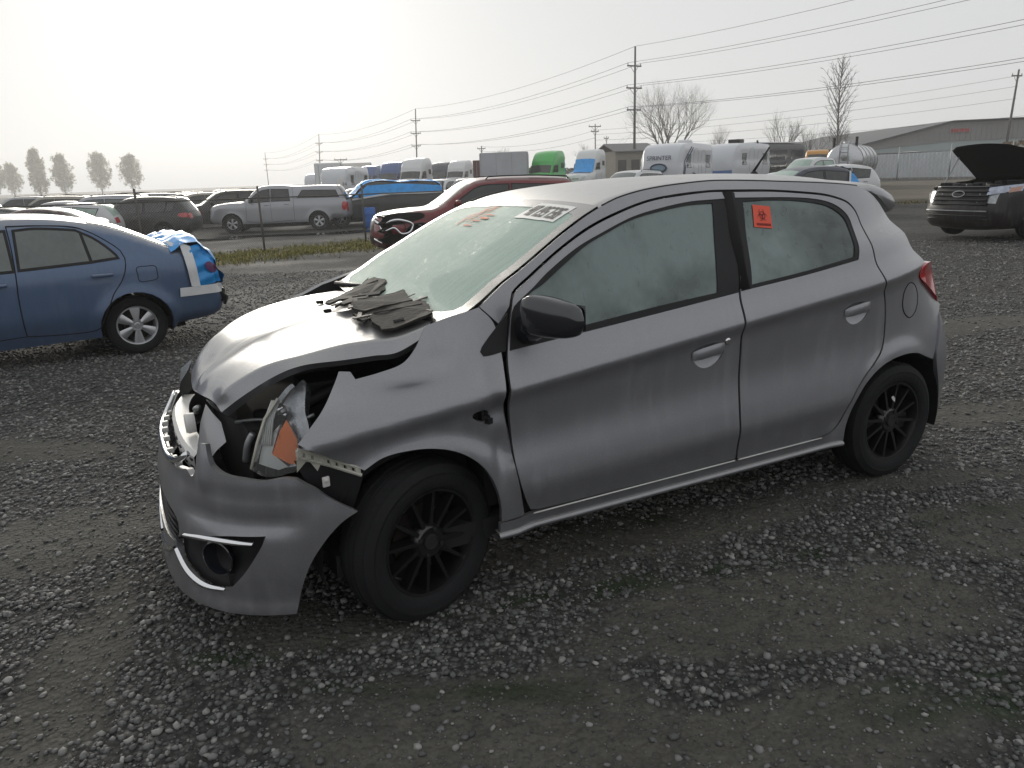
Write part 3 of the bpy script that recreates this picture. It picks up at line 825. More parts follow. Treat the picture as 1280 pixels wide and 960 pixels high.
# roof
def ditch(x): return interp(-x, [(0.80, 1.368), (0.846, 1.383), (0.953, 1.415), (1.107, 1.440), (1.269, 1.453), (1.452, 1.460), (1.573, 1.457), (1.849, 1.443), (2.073, 1.430), (2.204, 1.420), (2.35, 1.405), (2.6, 1.37)])
def roofz(x, y):
    zd = ditch(x); h = SY(x, zd)-0.004
    zc = interp(-x, [(0.80, 1.380), (0.88, 1.402), (0.95, 1.421), (1.1, 1.452), (1.3, 1.474), (1.5, 1.485), (1.8, 1.488), (2.1, 1.480), (2.3, 1.464), (2.45, 1.444)])
    t = min(1, abs(y)/h)
    return lerp(zc, zd, t**2.3)
rf = MB(); rows = []
for i in range(40):
    u = i/39
    row = []
    for k in range(33):
        t = -1+2*k/32
        xf = -0.855-0.025*(1-t*t); xr = -2.34-0.06*(1-t*t)
        x = lerp(xf, xr, u); h = SY(x, ditch(x))-0.006
        y = t*h
        z = roofz(x, y)
        row.append((x, y, z-(0.012 if abs(t) > 0.999 else 0)))
    rows.append(row)
rf.grid(rows); rfo = rf.build('roof', P_GREY, MIR, smooth=True)
for sg in (1, -1):
    dt = MB(); dt.tube([(x, sg*(SY(x, ditch(x))-0.004), ditch(x)+0.001) for x in np.linspace(-0.86, -2.31, 40)], 0.0045, 6); dt.build('roof_ditch', M_BLACK, rfo, smooth=True)
an = MB(); an.lathe([(0, 0.030), (0.006, 0.030), (0.02, 0.018), (0.03, 0.006)], 12, 'z', (-2.28, -0.05, roofz(-2.28, 0)-0.002))
an.tube([(-2.27, -0.05, roofz(-2.28, 0)+0.015), (-2.385, -0.05, roofz(-2.28, 0)+0.145)], [0.0075, 0.0050], 8)
an.build('antenna', M_BLACK, MIR, smooth=True)

# windscreen
WSL = [(-0.150, 1.030), (-0.205, 1.050), (-0.276, 1.084), (-0.383, 1.150), (-0.452, 1.185), (-0.643, 1.291), (-0.764, 1.350), (-0.852, 1.386)]
def WSP(t, u):
    """t -1..1 across (left = +1), u 0 bottom .. 1 top"""
    x, z = WSC[min(200, max(0, int(round(u*200))))]
    y = (SY(x, z)-0.012)*t
    e = 1-abs(t)**2.2
    return (x+lerp(0.045, -0.026, u)*e+0.012*math.sin(PI*u)*e, y, z+(-0.012*(1-u)+0.018*u+0.018*math.sin(PI*u))*e)
_l = cr(WSL, seg=0.004, closed=False)
WSC = [_l[int(i_/200*(len(_l)-1))] for i_ in range(201)]
panel('windscreen', [(-0.985, 0.0), (0.985, 0.0), (0.985, 1.0), (-0.985, 1.0)], WSP, G_FRONT, MIR, sp=0.06, thick=0, inward=(-1.2, 0, 0.5))
def off_ws(d): return lambda t, u: tuple(Vector(WSP(t, u))+Vector((0.42, 0, 0.9))*d)
M_FRIT = mat('wet_black_frit', (0.045, 0.045, 0.045), 0.35, coat=0.8, coat_rough=0.2, var=0.9, vscale=150)
fr_o = [(-0.985, 0.0), (0.985, 0.0), (0.985, 1.0), (-0.985, 1.0)]
fr_i = cr([(-0.88, 0.10), (-0.5, 0.05), (0.0, 0.04), (0.5, 0.05), (0.88, 0.11), (0.90, 0.2), (0.905, 0.82), (0.87, 0.885), (0.5, 0.90), (0.0, 0.905), (-0.5, 0.90), (-0.87, 0.885), (-0.905, 0.82), (-0.90, 0.2)], seg=0.04)
panel('windscreen_border', fr_o, off_ws(0.0015), M_FRIT, MIR, holes=[fr_i], sp=0.05, thick=0, inward=(-1.2, 0, 0.5))
# auction number sticker, orange crayon mark
st_o = panel('number_sticker', [(0.31, 0.785), (0.80, 0.795), (0.80, 0.955), (0.31, 0.955)], off_ws(0.003), mat('sticker_white', (0.62, 0.63, 0.62), 0.5), MIR, sp=0.06, thick=0, inward=(-1.2, 0, 0.5))
SEG = {'0': 'abcdef', '1': 'bc', '4': 'fgbc', '3': 'abgcd', '5': 'afgcd', '6': 'afgedc', '7': 'abc', '8': 'abcdefg', '9': 'abcdfg'}
SEGL = {'a': (0, 1, 1, 1), 'b': (1, .5, 1, 1), 'c': (1, 0, 1, .5), 'd': (0, 0, 1, 0), 'e': (0, 0, 0, .5), 'f': (0, .5, 0, 1), 'g': (0, .5, 1, .5)}
def seg_text(txt, fn, x0, y0, w, h, pitch, thick, m, parent, name='printed_digits'):
    b = MB()
    for i, ch in enumerate(txt):
        for s_ in SEGL and SEG.get(ch, ''):
            a = SEGL[s_]; ox = x0+i*pitch
            x1, x2 = ox+min(a[0], a[2])*w, ox+max(a[0], a[2])*w; y1, y2 = y0+min(a[1], a[3])*h, y0+max(a[1], a[3])*h
            x1 -= thick[0]/2; x2 += thick[0]/2; y1 -= thick[1]/2; y2 += thick[1]/2
            b.add([fn(x1, y1), fn(x2, y1), fn(x2, y2), fn(x1, y2)], [(0, 1, 2, 3)])
    return b.build(name, m, parent, fix=False)
M_INK = mat('black_ink', (0.02, 0.02, 0.022), 0.6)
seg_text('40195736', lambda a, b: off_ws(0.0045)(a, b), 0.350, 0.825, 0.029, 0.090, 0.053, (0.014, 0.018), M_INK, st_o)
M_CRAYON = mat('orange_crayon', (0.72, 0.26, 0.16), 0.7, var=0.3, vscale=60)
cw = MB(); rg = random.Random(3)
for i in range(22):
    t0, u0 = rg.uniform(-0.42, -0.10), rg.uniform(0.66, 0.84)
    d = rg.choice([(0.13, 0.0), (0.10, 0.06), (0.02, 0.12), (-0.03, 0.09)]); w = 0.010
    cw.add([off_ws(0.004)(t0, u0), off_ws(0.004)(t0+d[0], u0+d[1]), off_ws(0.004)(t0+d[0]+w, u0+d[1]+w), off_ws(0.004)(t0+w, u0+w)], [(0, 1, 2, 3)])
cw.build('crayon_mark', M_CRAYON, MIR, fix=False)
# biohazard sticker on the rear window
bs = panel('warning_sticker', [(-1.612, 1.358), (-1.708, 1.346), (-1.692, 1.256), (-1.592, 1.268)], sidefn(1, -0.004), mat('sticker_red', (0.74, 0.085, 0.04), 0.5), MIR, sp=0.03, thick=0, inward=IN)
bz = MB(); c0 = (-1.651, 1.312)
def on_side(x, z): q = sidefn(1, -0.0025)(x, z); return q
for k in range(3):
    a0 = PI/2+k*2*PI/3
    cx, cz = c0[0]+0.0155*math.cos(a0), c0[1]+0.0155*math.sin(a0)
    n = 18; g0 = 0.55
    for j in range(n):
        a1, a2 = a0+g0+(2*PI-2*g0)*j/n, a0+g0+(2*PI-2*g0)*(j+1)/n
        def rr(a): return 0.0115+0.0055*(1-abs(((a-a0) % (2*PI))-PI)/PI)
        q = [(cx+0.0115*math.cos(a1), cz+0.0115*math.sin(a1)), (cx+rr(a1)*math.cos(a1), cz+rr(a1)*math.sin(a1)), (cx+rr(a2)*math.cos(a2), cz+rr(a2)*math.sin(a2)), (cx+0.0115*math.cos(a2), cz+0.0115*math.sin(a2))]
        bz.add([on_side(*t) for t in q], [(0, 1, 2, 3)])
for j in range(20):
    a1, a2 = 2*PI*j/20, 2*PI*(j+1)/20
    q = [(c0[0]+r_*math.cos(a_), c0[1]+r_*math.sin(a_)) for r_, a_ in ((0.013, a1), (0.0165, a1), (0.0165, a2), (0.013, a2))]
    bz.add([on_side(*t) for t in q], [(0, 1, 2, 3)])
for i in range(11):
    x = -1.610-i*0.0072; q = [(x, 1.274-0.0012*i*0.6), (x-0.005, 1.2735-0.0012*i*0.6), (x-0.005, 1.283-0.0012*i*0.6), (x, 1.2835-0.0012*i*0.6)]
    bz.add([on_side(*t) for t in q], [(0, 1, 2, 3)])
bz.build('hazard_symbol', mat('dark_red_ink', (0.16, 0.012, 0.01), 0.6), bs, fix=False)

# wing mirror, left and right
for sg in (1, -1):
    mr = MB(); rows = []
    cx, cyy, cz = -0.462, 0.900, 1.046
    for i in range(13):
        t = -1+2*i/12
        rx = 0.060*(1-0.25*t*t)*(1-abs(t)**7)**0.5 if abs(t) < 1 else 0.02
        rz = (0.067-0.009*t)*(1-0.15*t*t)*(1-0.75*abs(t)**9)
        ring = []
        for k in range(24):
            a = 2*PI*k/24; ca, sa = math.cos(a), math.sin(a)
            ex = math.copysign(abs(ca)**0.6, ca); ez = math.copysign(abs(sa)**0.6, sa)
            xx = ex*rx*(1.0 if ex > 0 else 0.7)
            ring.append((cx-0.055*t+xx*0.9, sg*(cyy+0.090*t), cz+ez*rz-0.012*t))
        rows.append(ring)
    mr.grid(rows, close=True); n_ = len(mr.v); mr.f.append(list(range(24))); mr.f.append(list(range(n_-24, n_))); mr.mi += [0, 0]
    mo = mr.build('wing_mirror', M_GLOSSBLACK, MIR, smooth=True, sharp=60)
    mf = MB(); mf.tube([(-0.44, sg*0.75, 0.985), (-0.455, sg*0.80, 1.0), (-0.465, sg*0.86, 1.02)], [0.055, 0.045, 0.035], 12); mf.build('mirror_foot', M_GLOSSBLACK, mo, smooth=True)
    mg = MB(); mg.add([(cx-0.012, sg*(cyy-0.075), cz-0.045), (cx-0.085, sg*(cyy+0.07), cz-0.045), (cx-0.085, sg*(cyy+0.07), cz+0.04), (cx-0.012, sg*(cyy-0.075), cz+0.045)], [(0, 1, 2, 3)]); mg.build('mirror_glass', M_CHROME, mo, fix=False)

# ---------------------------------------------------------------- wheels
def make_wheel(name, parent, c, r=0.287, w=0.17, rim=0.195, sg=1, spokes=12, rim_mat=M_RIMBLK, style='multi', steer=0.0, detail=1):
    wo = bpy.data.objects.new(name, None); COL.objects.link(wo); wo.parent = parent; wo.location = c
    wo.rotation_euler = (0, 0, steer+(0 if sg > 0 else PI)); wo.empty_display_size = 0.1
    h = w/2
    ty = MB(); N = 56 if detail else 28
    prof = [(-h*0.80, rim+0.002), (-h*0.95, rim+0.014), (-h, (rim+r)/2), (-h*0.96, r-0.028), (-h*0.84, r-0.008), (-h*0.60, r), (-h*0.28, r+0.001), (-h*0.24, r-0.006), (-h*0.18, r-0.006), (-h*0.14, r+0.001), (h*0.14, r+0.001), (h*0.18, r-0.006), (h*0.24, r-0.006), (h*0.28, r+0.001), (h*0.60, r), (h*0.84, r-0.008), (h*0.96, r-0.028), (h*1.015, r-0.036), (h*0.995, r-0.040), (h*1.02, (rim+r)/2+0.01), (h*1.005, (rim+r)/2+0.002), (h*1.02, (rim+r)/2-0.002), (h*1.0, (rim+r)/2-0.015), (h*0.97, rim+0.014), (h*0.85, rim+0.002), (h*0.6, rim-0.004), (-h*0.6, rim-0.004)]
    ty.lathe(prof, N, 'y', closed=True)
    if detail:
        for k in range(64):   # shoulder tread blocks
            a = 2*PI*(k+0.5)/64
            for s_ in (-1, 1):
                q = []
                for da, ry, yy in ((-0.028, 0.004, 0.55), (0.028, 0.004, 0.55), (0.028, 0.0035, 0.80), (-0.028, 0.0035, 0.80)):
                    rr = r+ry-(0.006 if yy > 0.7 else 0)
                    q.append((rr*math.cos(a+da), s_*h*yy, rr*math.sin(a+da)))
                ty.add(q, [(0, 1, 2, 3)])
    ty.build('tyre', M_RUBBER, wo, smooth=True, sharp=40)
    ri = MB()
    ri.lathe([(h*0.78, rim+0.004), (h*0.86, rim), (h*0.84, rim-0.008), (h*0.55, rim-0.016), (-h*0.5, rim-0.03), (-h*0.8, rim)], N, 'y')
    yo = h*0.70; hubr = 0.062
    if style == 'multi':
        for k in range(spokes):
            a = 2*PI*k/spokes+0.15
            ca, sa = math.cos(a), math.sin(a)
            def P(rad, tan, y): return (rad*ca-tan*sa, y, rad*sa+tan*ca)
            vs = [P(hubr*0.7, -0.008, yo-0.002), P(hubr*0.7, 0.008, yo-0.002), P(rim-0.012, 0.0055, yo+0.004), P(rim-0.012, -0.0055, yo+0.004),
                  P(hubr*0.7, -0.014, yo-0.04), P(hubr*0.7, 0.014, yo-0.04), P(rim-0.012, 0.011, yo-0.035), P(rim-0.012, -0.011, yo-0.035)]
            ri.add(vs, [(0, 1, 2, 3), (0, 4, 5, 1), (1, 5, 6, 2), (3, 2, 6, 7), (0, 3, 7, 4), (4, 7, 6, 5)])
    else:      # broad petal spokes of a wheel cover
        for k in range(spokes):
            a = 2*PI*k/spokes+PI/2
            ca, sa = math.cos(a), math.sin(a)
            rows = []
            for i in range(7):
                t = i/6; rad = lerp(hubr*0.8, rim-0.012, t); wd = lerp(0.020, 0.052 if style == 'petal' else 0.03, t**0.8)*(rim/0.195)
                if style == 'petal' and t > 0.85: wd *= 0.93
                ring = []
                for q in range(5):
                    u = -1+q/2
                    tan = u*wd; y = yo+0.006-0.006*t-0.010*u*u
                    ring.append((rad*ca-tan*sa, y, rad*sa+tan*ca))
                rows.append(ring)
            ri.grid(rows)
        ri.lathe([(yo-0.03, rim-0.003), (yo-0.004, rim-0.005), (yo-0.002, rim-0.016), (yo-0.03, rim-0.022)], N, 'y')
    ri.lathe([(yo-0.03, hubr+0.008), (yo-0.004, hubr), (yo+0.004, hubr*0.85), (yo+0.002, hubr*0.55), (yo+0.003, 0.0)], 24, 'y')
    rm = ri.build('rim', rim_mat, wo, smooth=True, sharp=35)
    if detail:
        for k in range(4 if style == 'multi' else 0):
            a = 2*PI*k/4+0.4
            nb = MB(); nb.lathe([(yo, 0.009), (yo+0.010, 0.008), (yo+0.011, 0.0)], 6, 'y', (0.048*math.cos(a), 0, 0.048*math.sin(a))); nb.build('wheel_nut', M_UNDER, rm)
        cp = MB(); cp.lathe([(yo+0.002, 0.030), (yo+0.009, 0.029), (yo+0.011, 0.024), (yo+0.009, 0.022), (yo+0.009, 0.0)], 20, 'y'); cp.build('centre_cap', M_UNDER if style == 'multi' else rim_mat, rm, smooth=True, sharp=40)
        dk = MB(); dk.lathe([(-0.004, 0.05), (0.0, 0.115), (-0.012, 0.118), (-0.014, 0.05)], 28, 'y'); dk.build('brake_disc', M_RUST, wo, smooth=True, sharp=40)
    bk = MB(); bk.lathe([(-h*0.3, rim-0.03), (-h*0.3, 0.0)], 24, 'y'); bk.build('wheel_back', M_DARK, wo)
    return wo
make_wheel('wheel', MIR, (-0.005, 0.715, 0.284), steer=R(17), r=0.290, rim=0.193)
make_wheel('wheel', MIR, (0.0, -0.715, 0.287), sg=-1, steer=R(14))
make_wheel('wheel', MIR, (-2.45, 0.708, 0.287), rim=0.193)
make_wheel('wheel', MIR, (-2.45, -0.708, 0.287), sg=-1)
lf = MB(); lf.add([(-2.405, 0.802, 0.408), (-2.392, 0.803, 0.424), (-2.404, 0.804, 0.430), (-2.420, 0.803, 0.415), (-2.424, 0.802, 0.395)], [(0, 1, 2, 3, 4)]); lf.build('paper_scrap', M_WHITEPL, MIR, fix=False)
# wheel wells
for xa in (0.0, -2.45):
    for sg in (1, -1):
        ww = MB(); rows = []
        for y in (0.50, 0.62, 0.72, 0.775):
            row = []
            for k in range(25):
                a = lerp(-0.25, PI+0.25, k/24)
                row.append((xa+0.355*math.cos(a), sg*y, 0.287+0.345*math.sin(a)))
            rows.append(row)
        ww.grid(rows); ww.add([(xa+0.36, sg*0.50, 0.2), (xa-0.36, sg*0.50, 0.2), (xa-0.36, sg*0.50, 0.64), (xa+0.36, sg*0.50, 0.64)], [(0, 1, 2, 3)])
        ww.build('wheel_well', M_DARK, MIR, smooth=False, fix=False)

# ---------------------------------------------------------------- fenders
FEND = [(0.396, 0.737, 1), (0.336, 0.794), (0.283, 0.847), (0.245, 0.895), (0.227, 0.925, 1), (0.193, 0.921, 1), (0.182, 0.897, 1), (0.10, 0.912), (0.023, 0.931), (-0.031, 0.972), (-0.083, 1.033, 1), (-0.18, 1.058), (-0.272, 1.078, 1), (-0.318, 1.020), (-0.328, 0.918), (-0.322, 0.833), (-0.316, 0.764), (-0.329, 0.608), (-0.344, 0.517), (-0.372, 0.357), (-0.380, 0.312, 1), (-0.284, 0.308, 1), (-0.286, 0.36), (-0.277, 0.42), (-0.252, 0.487), (-0.209, 0.548), (-0.137, 0.603), (-0.051, 0.635), (0.042, 0.646), (0.129, 0.638), (0.195, 0.607, 1), (0.30, 0.672)]
def fdent(x, z):
    d = 0.0
    d += -0.020*math.exp(-(((x+0.285)/0.05)**2+((z-0.725)/0.045)**2))
    d += 0.012*math.exp(-(((x+0.24)/0.03)**2+((z-0.80)/0.08)**2))
    d += -0.016*math.exp(-(((x+0.30)/0.028)**2+((z-0.56)/0.10)**2))
    d += 0.014*math.exp(-(((x+0.335)/0.022)**2+((z-0.62)/0.20)**2))
    d += -0.010*math.exp(-(((x+0.10)/0.05)**2+((z-0.93)/0.03)**2))
    d += 0.010*math.exp(-(((x-0.02)/0.10)**2+((z-0.88)/0.022)**2))
    d += 0.018*smooth01((x-0.15)/0.2)
    return d
def fend_fn(sg, dent=None):
    base = sidefn(sg, 0.0, dent)
    def f(x, z):
        q = base(x, z)
        k = smooth01((z-0.90)/0.16)      # shoulder rolls in towards the bonnet
        return (q[0], q[1]-sg*0.030*k*smooth01((x+0.27)/0.16)-sg*0.05*smooth01((x-0.05)/0.3)*smooth01((z-0.80)/0.12), q[2])
    return f
MARK = cr([(-0.196, 0.722), (-0.236, 0.735), (-0.262, 0.722), (-0.258, 0.700), (-0.225, 0.694)], seg=0.006)
fe = panel('front_fender', cr(FEND, seg=0.015), fend_fn(1, fdent), P_GREY, MIR, holes=[MARK], sp=0.016, thick=0.02, inward=IN)
cl = MB(); cl.box((-0.248, 0.788, 0.704), (0.03, 0.02, 0.014)); cl.box((-0.258, 0.796, 0.692), (0.02, 0.02, 0.02), rz=0.4); cl.box((-0.236, 0.783, 0.716), (0.012, 0.02, 0.028), rz=0.2); cl.build('broken_clip', M_BLACK, fe)
mk = MB(); mk.box((-0.23, 0.765, 0.713), (0.10, 0.004, 0.06)); mk.build('marker_recess', M_DARK, fe)
FEND_R = [(0.50, 0.62, 1), (0.46, 0.70), (0.36, 0.82), (0.20, 0.925), (0.05, 0.975), (-0.083, 1.033, 1), (-0.18, 1.058), (-0.272, 1.078, 1), (-0.328, 1.020), (-0.345, 0.918), (-0.335, 0.764), (-0.345, 0.517), (-0.38, 0.312, 1), (-0.284, 0.308, 1), (-0.284, 0.36), (-0.277, 0.42), (-0.252, 0.487), (-0.209, 0.548), (-0.137, 0.603), (-0.051, 0.635), (0.042, 0.646), (0.129, 0.638), (0.24, 0.585, 1)]
panel('front_fender', cr(FEND_R, seg=0.02), fend_fn(-1), P_GREY, MIR, sp=0.03, thick=0.02, inward=IN)

# ---------------------------------------------------------------- bonnet, lifted and crumpled
HC = [  # lateral stations with their (x, y, z) curves from cowl to nose
    [(-0.115, -0.665, 0.985), (0.0, -0.665, 0.975), (0.10, -0.66, 0.962), (0.22, -0.645, 0.940), (0.34, -0.62, 0.902), (0.43, -0.60, 0.855), (0.50, -0.57, 0.795), (0.55, -0.52, 0.735)],
    [(-0.13, -0.60, 1.000), (0.0, -0.60, 0.992), (0.10, -0.60, 0.980), (0.23, -0.59, 0.957), (0.36, -0.57, 0.917), (0.45, -0.55, 0.868), (0.52, -0.51, 0.808), (0.565, -0.46, 0.752)],
    [(-0.20, -0.35, 1.022), (-0.05, -0.35, 1.020), (0.10, -0.35, 1.006), (0.25, -0.345, 0.978), (0.39, -0.335, 0.938), (0.48, -0.32, 0.890), (0.55, -0.30, 0.828), (0.592, -0.28, 0.765)],
    [(-0.24, 0.0, 1.030), (-0.05, 0.0, 1.028), (0.12, 0.0, 1.012), (0.27, 0.0, 0.985), (0.41, 0.0, 0.945), (0.50, 0.0, 0.898), (0.575, 0.0, 0.838), (0.616, 0.0, 0.778)],
    [(-0.22, 0.28, 1.030), (-0.05, 0.28, 1.030), (0.10, 0.28, 1.020), (0.25, 0.275, 0.998), (0.39, 0.265, 0.962), (0.49, 0.25, 0.915), (0.57, 0.235, 0.855), (0.610, 0.22, 0.795)],
    [(-0.17, 0.52, 1.028), (-0.03, 0.515, 1.018), (0.10, 0.51, 1.012), (0.22, 0.50, 1.000), (0.35, 0.47, 0.968), (0.45, 0.44, 0.928), (0.545, 0.40, 0.868), (0.590, 0.36, 0.805)],
    [(-0.115, 0.665, 1.028), (-0.005, 0.655, 0.998), (0.09, 0.650, 0.995), (0.185, 0.638, 0.990), (0.310, 0.615, 0.967), (0.43, 0.575, 0.936), (0.545, 0.500, 0.866), (0.580, 0.440, 0.806)],
    [(-0.112, 0.690, 1.010), (0.012, 0.690, 0.955), (0.10, 0.685, 0.952), (0.197, 0.675, 0.949), (0.322, 0.652, 0.943), (0.413, 0.618, 0.911), (0.505, 0.572, 0.855), (0.571, 0.495, 0.790)],
]
def cat_pts(L, n):
    out = []; L = [Vector(q) for q in L]; m_ = len(L)-1
    for i in range(n):
        t = i/(n-1)*m_; k = min(int(t), m_-1); f = t-k
        p0 = L[k-1] if k > 0 else 2*L[0]-L[1]; p3 = L[k+2] if k+2 <= m_ else 2*L[m_]-L[m_-1]
        p1, p2 = L[k], L[k+1]
        out.append(0.5*((2*p1)+(p2-p0)*f+(2*p0-5*p1+4*p2-p3)*f*f+(3*p1-p0-3*p2+p3)*f**3))
    return out
NU = 60
curves = [cat_pts(c_, NU) for c_ in HC]
rows = []
for i in range(NU):
    far = cat_pts([curves[k][i] for k in range(7)], 55)
    near = [curves[6][i].lerp(curves[7][i], q/6) for q in range(1, 7)]
    row = []
    for j, q in enumerate(far+near):
        u = i/(NU-1); x, y, z = q
        # pressed ridge, buckle lines and shallow dents
        z += 0.016*math.exp(-((y-0.24+0.10*u)/0.026)**2)*smooth01((u-0.12)/0.2)*(1-smooth01((u-0.93)/0.07))
        z -= 0.012*math.exp(-((y-0.17+0.12*u)/0.04)**2)*smooth01((u-0.35)/0.25)
        z += 0.007*math.exp(-((y+0.26)/0.03)**2)*smooth01((u-0.2)/0.2)
        z -= 0.016*math.exp(-(((y+0.10)/0.14)**2+((u-0.80)/0.10)**2))
        z += 0.008*math.sin(y*9+u*5)*math.exp(-((u-0.72)/0.16)**2)
        z -= 0.010*math.exp(-(((y-0.30)/0.05)**2+((u-0.55)/0.03)**2))
        row.append((x, y, z))
    rows.append(row)
bn = MB(); bn.grid(rows)
# folded underside all round
edge = [r[0] for r in rows]+rows[-1][1:]+[r[-1] for r in rows[::-1]][1:]
under = [(x*0.985-0.012, y*0.97, z-0.022) for x, y, z in edge]
bn.grid([edge, under])
hoodo = bn.build('bonnet', P_GREY, MIR, smooth=True, fix=True, sharp=55)
bu = MB(); bu.grid([[(x-0.01, y*0.96, z-0.024) for x, y, z in r[::6]] for r in rows[::6]]); bu.build('bonnet_underside', M_DARK, hoodo, smooth=True)
# torn lip hanging under the nose
tl_ = MB(); tl_.grid([[(0.585, 0.42, 0.800), (0.575, 0.30, 0.775), (0.59, 0.20, 0.765)], [(0.560, 0.44, 0.775), (0.550, 0.33, 0.735), (0.575, 0.20, 0.735)], [(0.52, 0.46, 0.755), (0.515, 0.36, 0.715), (0.545, 0.22, 0.715)]]); tl_.build('bonnet_lip', P_GREY, hoodo, smooth=True, fix=False)
hl = MB(); hl.grid([[(0.52, -0.55, 0.80), (0.57, -0.44, 0.79), (0.60, -0.36, 0.76)], [(0.56, -0.60, 0.76), (0.62, -0.50, 0.74), (0.635, -0.40, 0.70)], [(0.58, -0.60, 0.70), (0.635, -0.52, 0.68), (0.645, -0.42, 0.655)], [(0.56, -0.58, 0.64), (0.61, -0.50, 0.62), (0.63, -0.42, 0.61)]]); hl.build('headlamp_lens', mat('hazy_lens', (0.36, 0.36, 0.33), 0.2, coat=1.0, var=0.2), MIR, smooth=True, fix=False)

# broken cowl panel lying over bonnet and windscreen foot
def hoodpt(x, y):
    best = None
    for r_ in rows[::2]:
        for q in r_[::2]:
            d = (q[0]-x)**2+(q[1]-y)**2
            if best is None or d < best[0]: best = (d, q[2])
    return best[1]
M_COWL = mat('cowl_plastic', (0.030, 0.028, 0.026), 0.75, spec=0.15, var=0.5, vscale=14, bump=0.3, bscale=60)
rg = random.Random(5)
def cowl_z(x, y): return hoodpt(x, y)+0.016+max(0.0, -0.16-x)*0.42
plates = [([(0.086, 0.045), (-0.015, -0.111), (-0.10, -0.24), (-0.276, -0.43), (-0.24, -0.18), (-0.19, -0.02), (-0.114, 0.0), (-0.039, 0.045), (0.027, 0.043), (0.078, 0.1)], 0.0),
    ([(0.085, 0.175), (0.06, 0.241), (0.003, 0.218), (-0.081, 0.092), (-0.086, -0.036), (-0.016, 0.064)], 0.006),
    ([(0.06, 0.306), (-0.011, 0.159), (-0.083, 0.169), (-0.150, 0.10), (-0.208, 0.146), (-0.165, 0.354), (-0.079, 0.374), (-0.008, 0.402), (0.032, 0.412)], 0.010),
    ([(0.072, 0.366), (0.078, 0.516), (0.051, 0.5), (0.041, 0.431)], 0.004),
    ([(0.018, 0.388), (-0.1, 0.31), (-0.188, 0.336), (-0.200, 0.42), (-0.179, 0.482), (-0.150, 0.609), (-0.03, 0.637), (0.044, 0.629), (0.051, 0.538)], 0.003)]
M_COWLW = mat('cowl_fracture', (0.10, 0.095, 0.085), 0.6, var=0.3, vscale=30)
for i, (ol_, dz) in enumerate(plates):
    b = MB(); tlt = rg.uniform(-0.05, 0.05)
    ol2 = []
    for k in range(len(ol_)):        # ragged broken edge
        a, c2 = Vector(ol_[k]), Vector(ol_[(k+1) % len(ol_)])
        n_s = max(1, int((c2-a).length/0.03))
        for q in range(n_s):
            v_ = a.lerp(c2, q/n_s); ol2.append((v_.x+rg.uniform(-.006, .006), v_.y+rg.uniform(-.006, .006)))
    cxm, cym = sum(q[0] for q in ol2)/len(ol2), sum(q[1] for q in ol2)/len(ol2)
    def put(a, b_, t, dz=dz, tlt=tlt): return (a, b_, cowl_z(a, b_)+dz+t+tlt*(a-cxm)+0.004*math.sin(a*14+b_*7))
    b.prism(ol2, put, 0.009)
    co = b.build('cowl_fragment', M_COWL, MIR, fix=True)
    xs = [q[0] for q in ol_]; ys = [q[1] for q in ol_]
    for k in range(2):     # long pressed ribs
        tq = (k+1)/5; yq = lerp(min(ys), max(ys), tq)
        seg_in = [x for x in np.linspace(min(xs), max(xs), 40) if pip((x, yq), xs, ys)]
        if len(seg_in) < 6 or i == 3: continue
        x_a, x_b = seg_in[2], seg_in[-3]
        lr = MB(); lr.prism([(x_a, yq-0.0022), (x_b, yq-0.0022), (x_b, yq+0.0022), (x_a, yq+0.0022)], lambda a, b_, t: put(a, b_, t+0.0085), 0.004 if k % 2 else 0.0012); lr.build('cowl_rib', M_COWL if k % 2 else M_DARK, co)
    for k in range(9):     # moulded ribs, slots and pale breaks
        x0, y0 = rg.uniform(min(xs), max(xs)), rg.uniform(min(ys), max(ys))
        if not pip((x0, y0), xs, ys): continue
        ln, wd, an_ = rg.uniform(0.03, 0.08), rg.uniform(0.004, 0.010), rg.uniform(-0.4, 0.4)+(0.0 if k % 2 else PI/2)
        cs, sn = math.cos(an_), math.sin(an_)
        quad = [(x0+u_*cs*ln-w_*sn*wd, y0+u_*sn*ln+w_*cs*wd) for u_, w_ in ((-.5, -1), (.5, -1), (.5, 1), (-.5, 1))]
        rbm = MB(); rbm.prism(quad, lambda a, b_, t: put(a, b_, t+0.0045), 0.006 if k % 3 else 0.002)
        rbm.build('cowl_rib', (M_COWL, M_DARK, M_COWLW)[k % 3], co)
hb2 = MB(); hb2.prism([(-0.050, 0.03), (-0.12, -0.02), (-0.16, 0.0), (-0.13, 0.07), (-0.07, 0.075)], lambda a, b_, t: (a, b_, cowl_z(a, b_)+0.012+t), 0.004); hb2.build('cowl_opening', M_DARK, MIR)
wp = MB(); wp.tube([(-0.20, -0.62, 1.03), (-0.13, -0.60, 1.035), (-0.17, -0.35, 1.05), (-0.22, -0.05, 1.05)], [0.010, 0.012, 0.008, 0.006], 8); wp.tube([(-0.25, -0.60, 1.07), (-0.27, -0.3, 1.085), (-0.31, 0.0, 1.09)], 0.006, 6); wp.build('wiper_arm', M_BLACK, MIR, smooth=True)
for x, y in ((0.07, -0.12), (0.10, 0.12)):
    wj = MB(); wj.rbox((x, y, hoodpt(x, y)+0.008), (0.03, 0.022, 0.014), 0.004); wj.build('washer_jet', M_BLACK, hoodo)

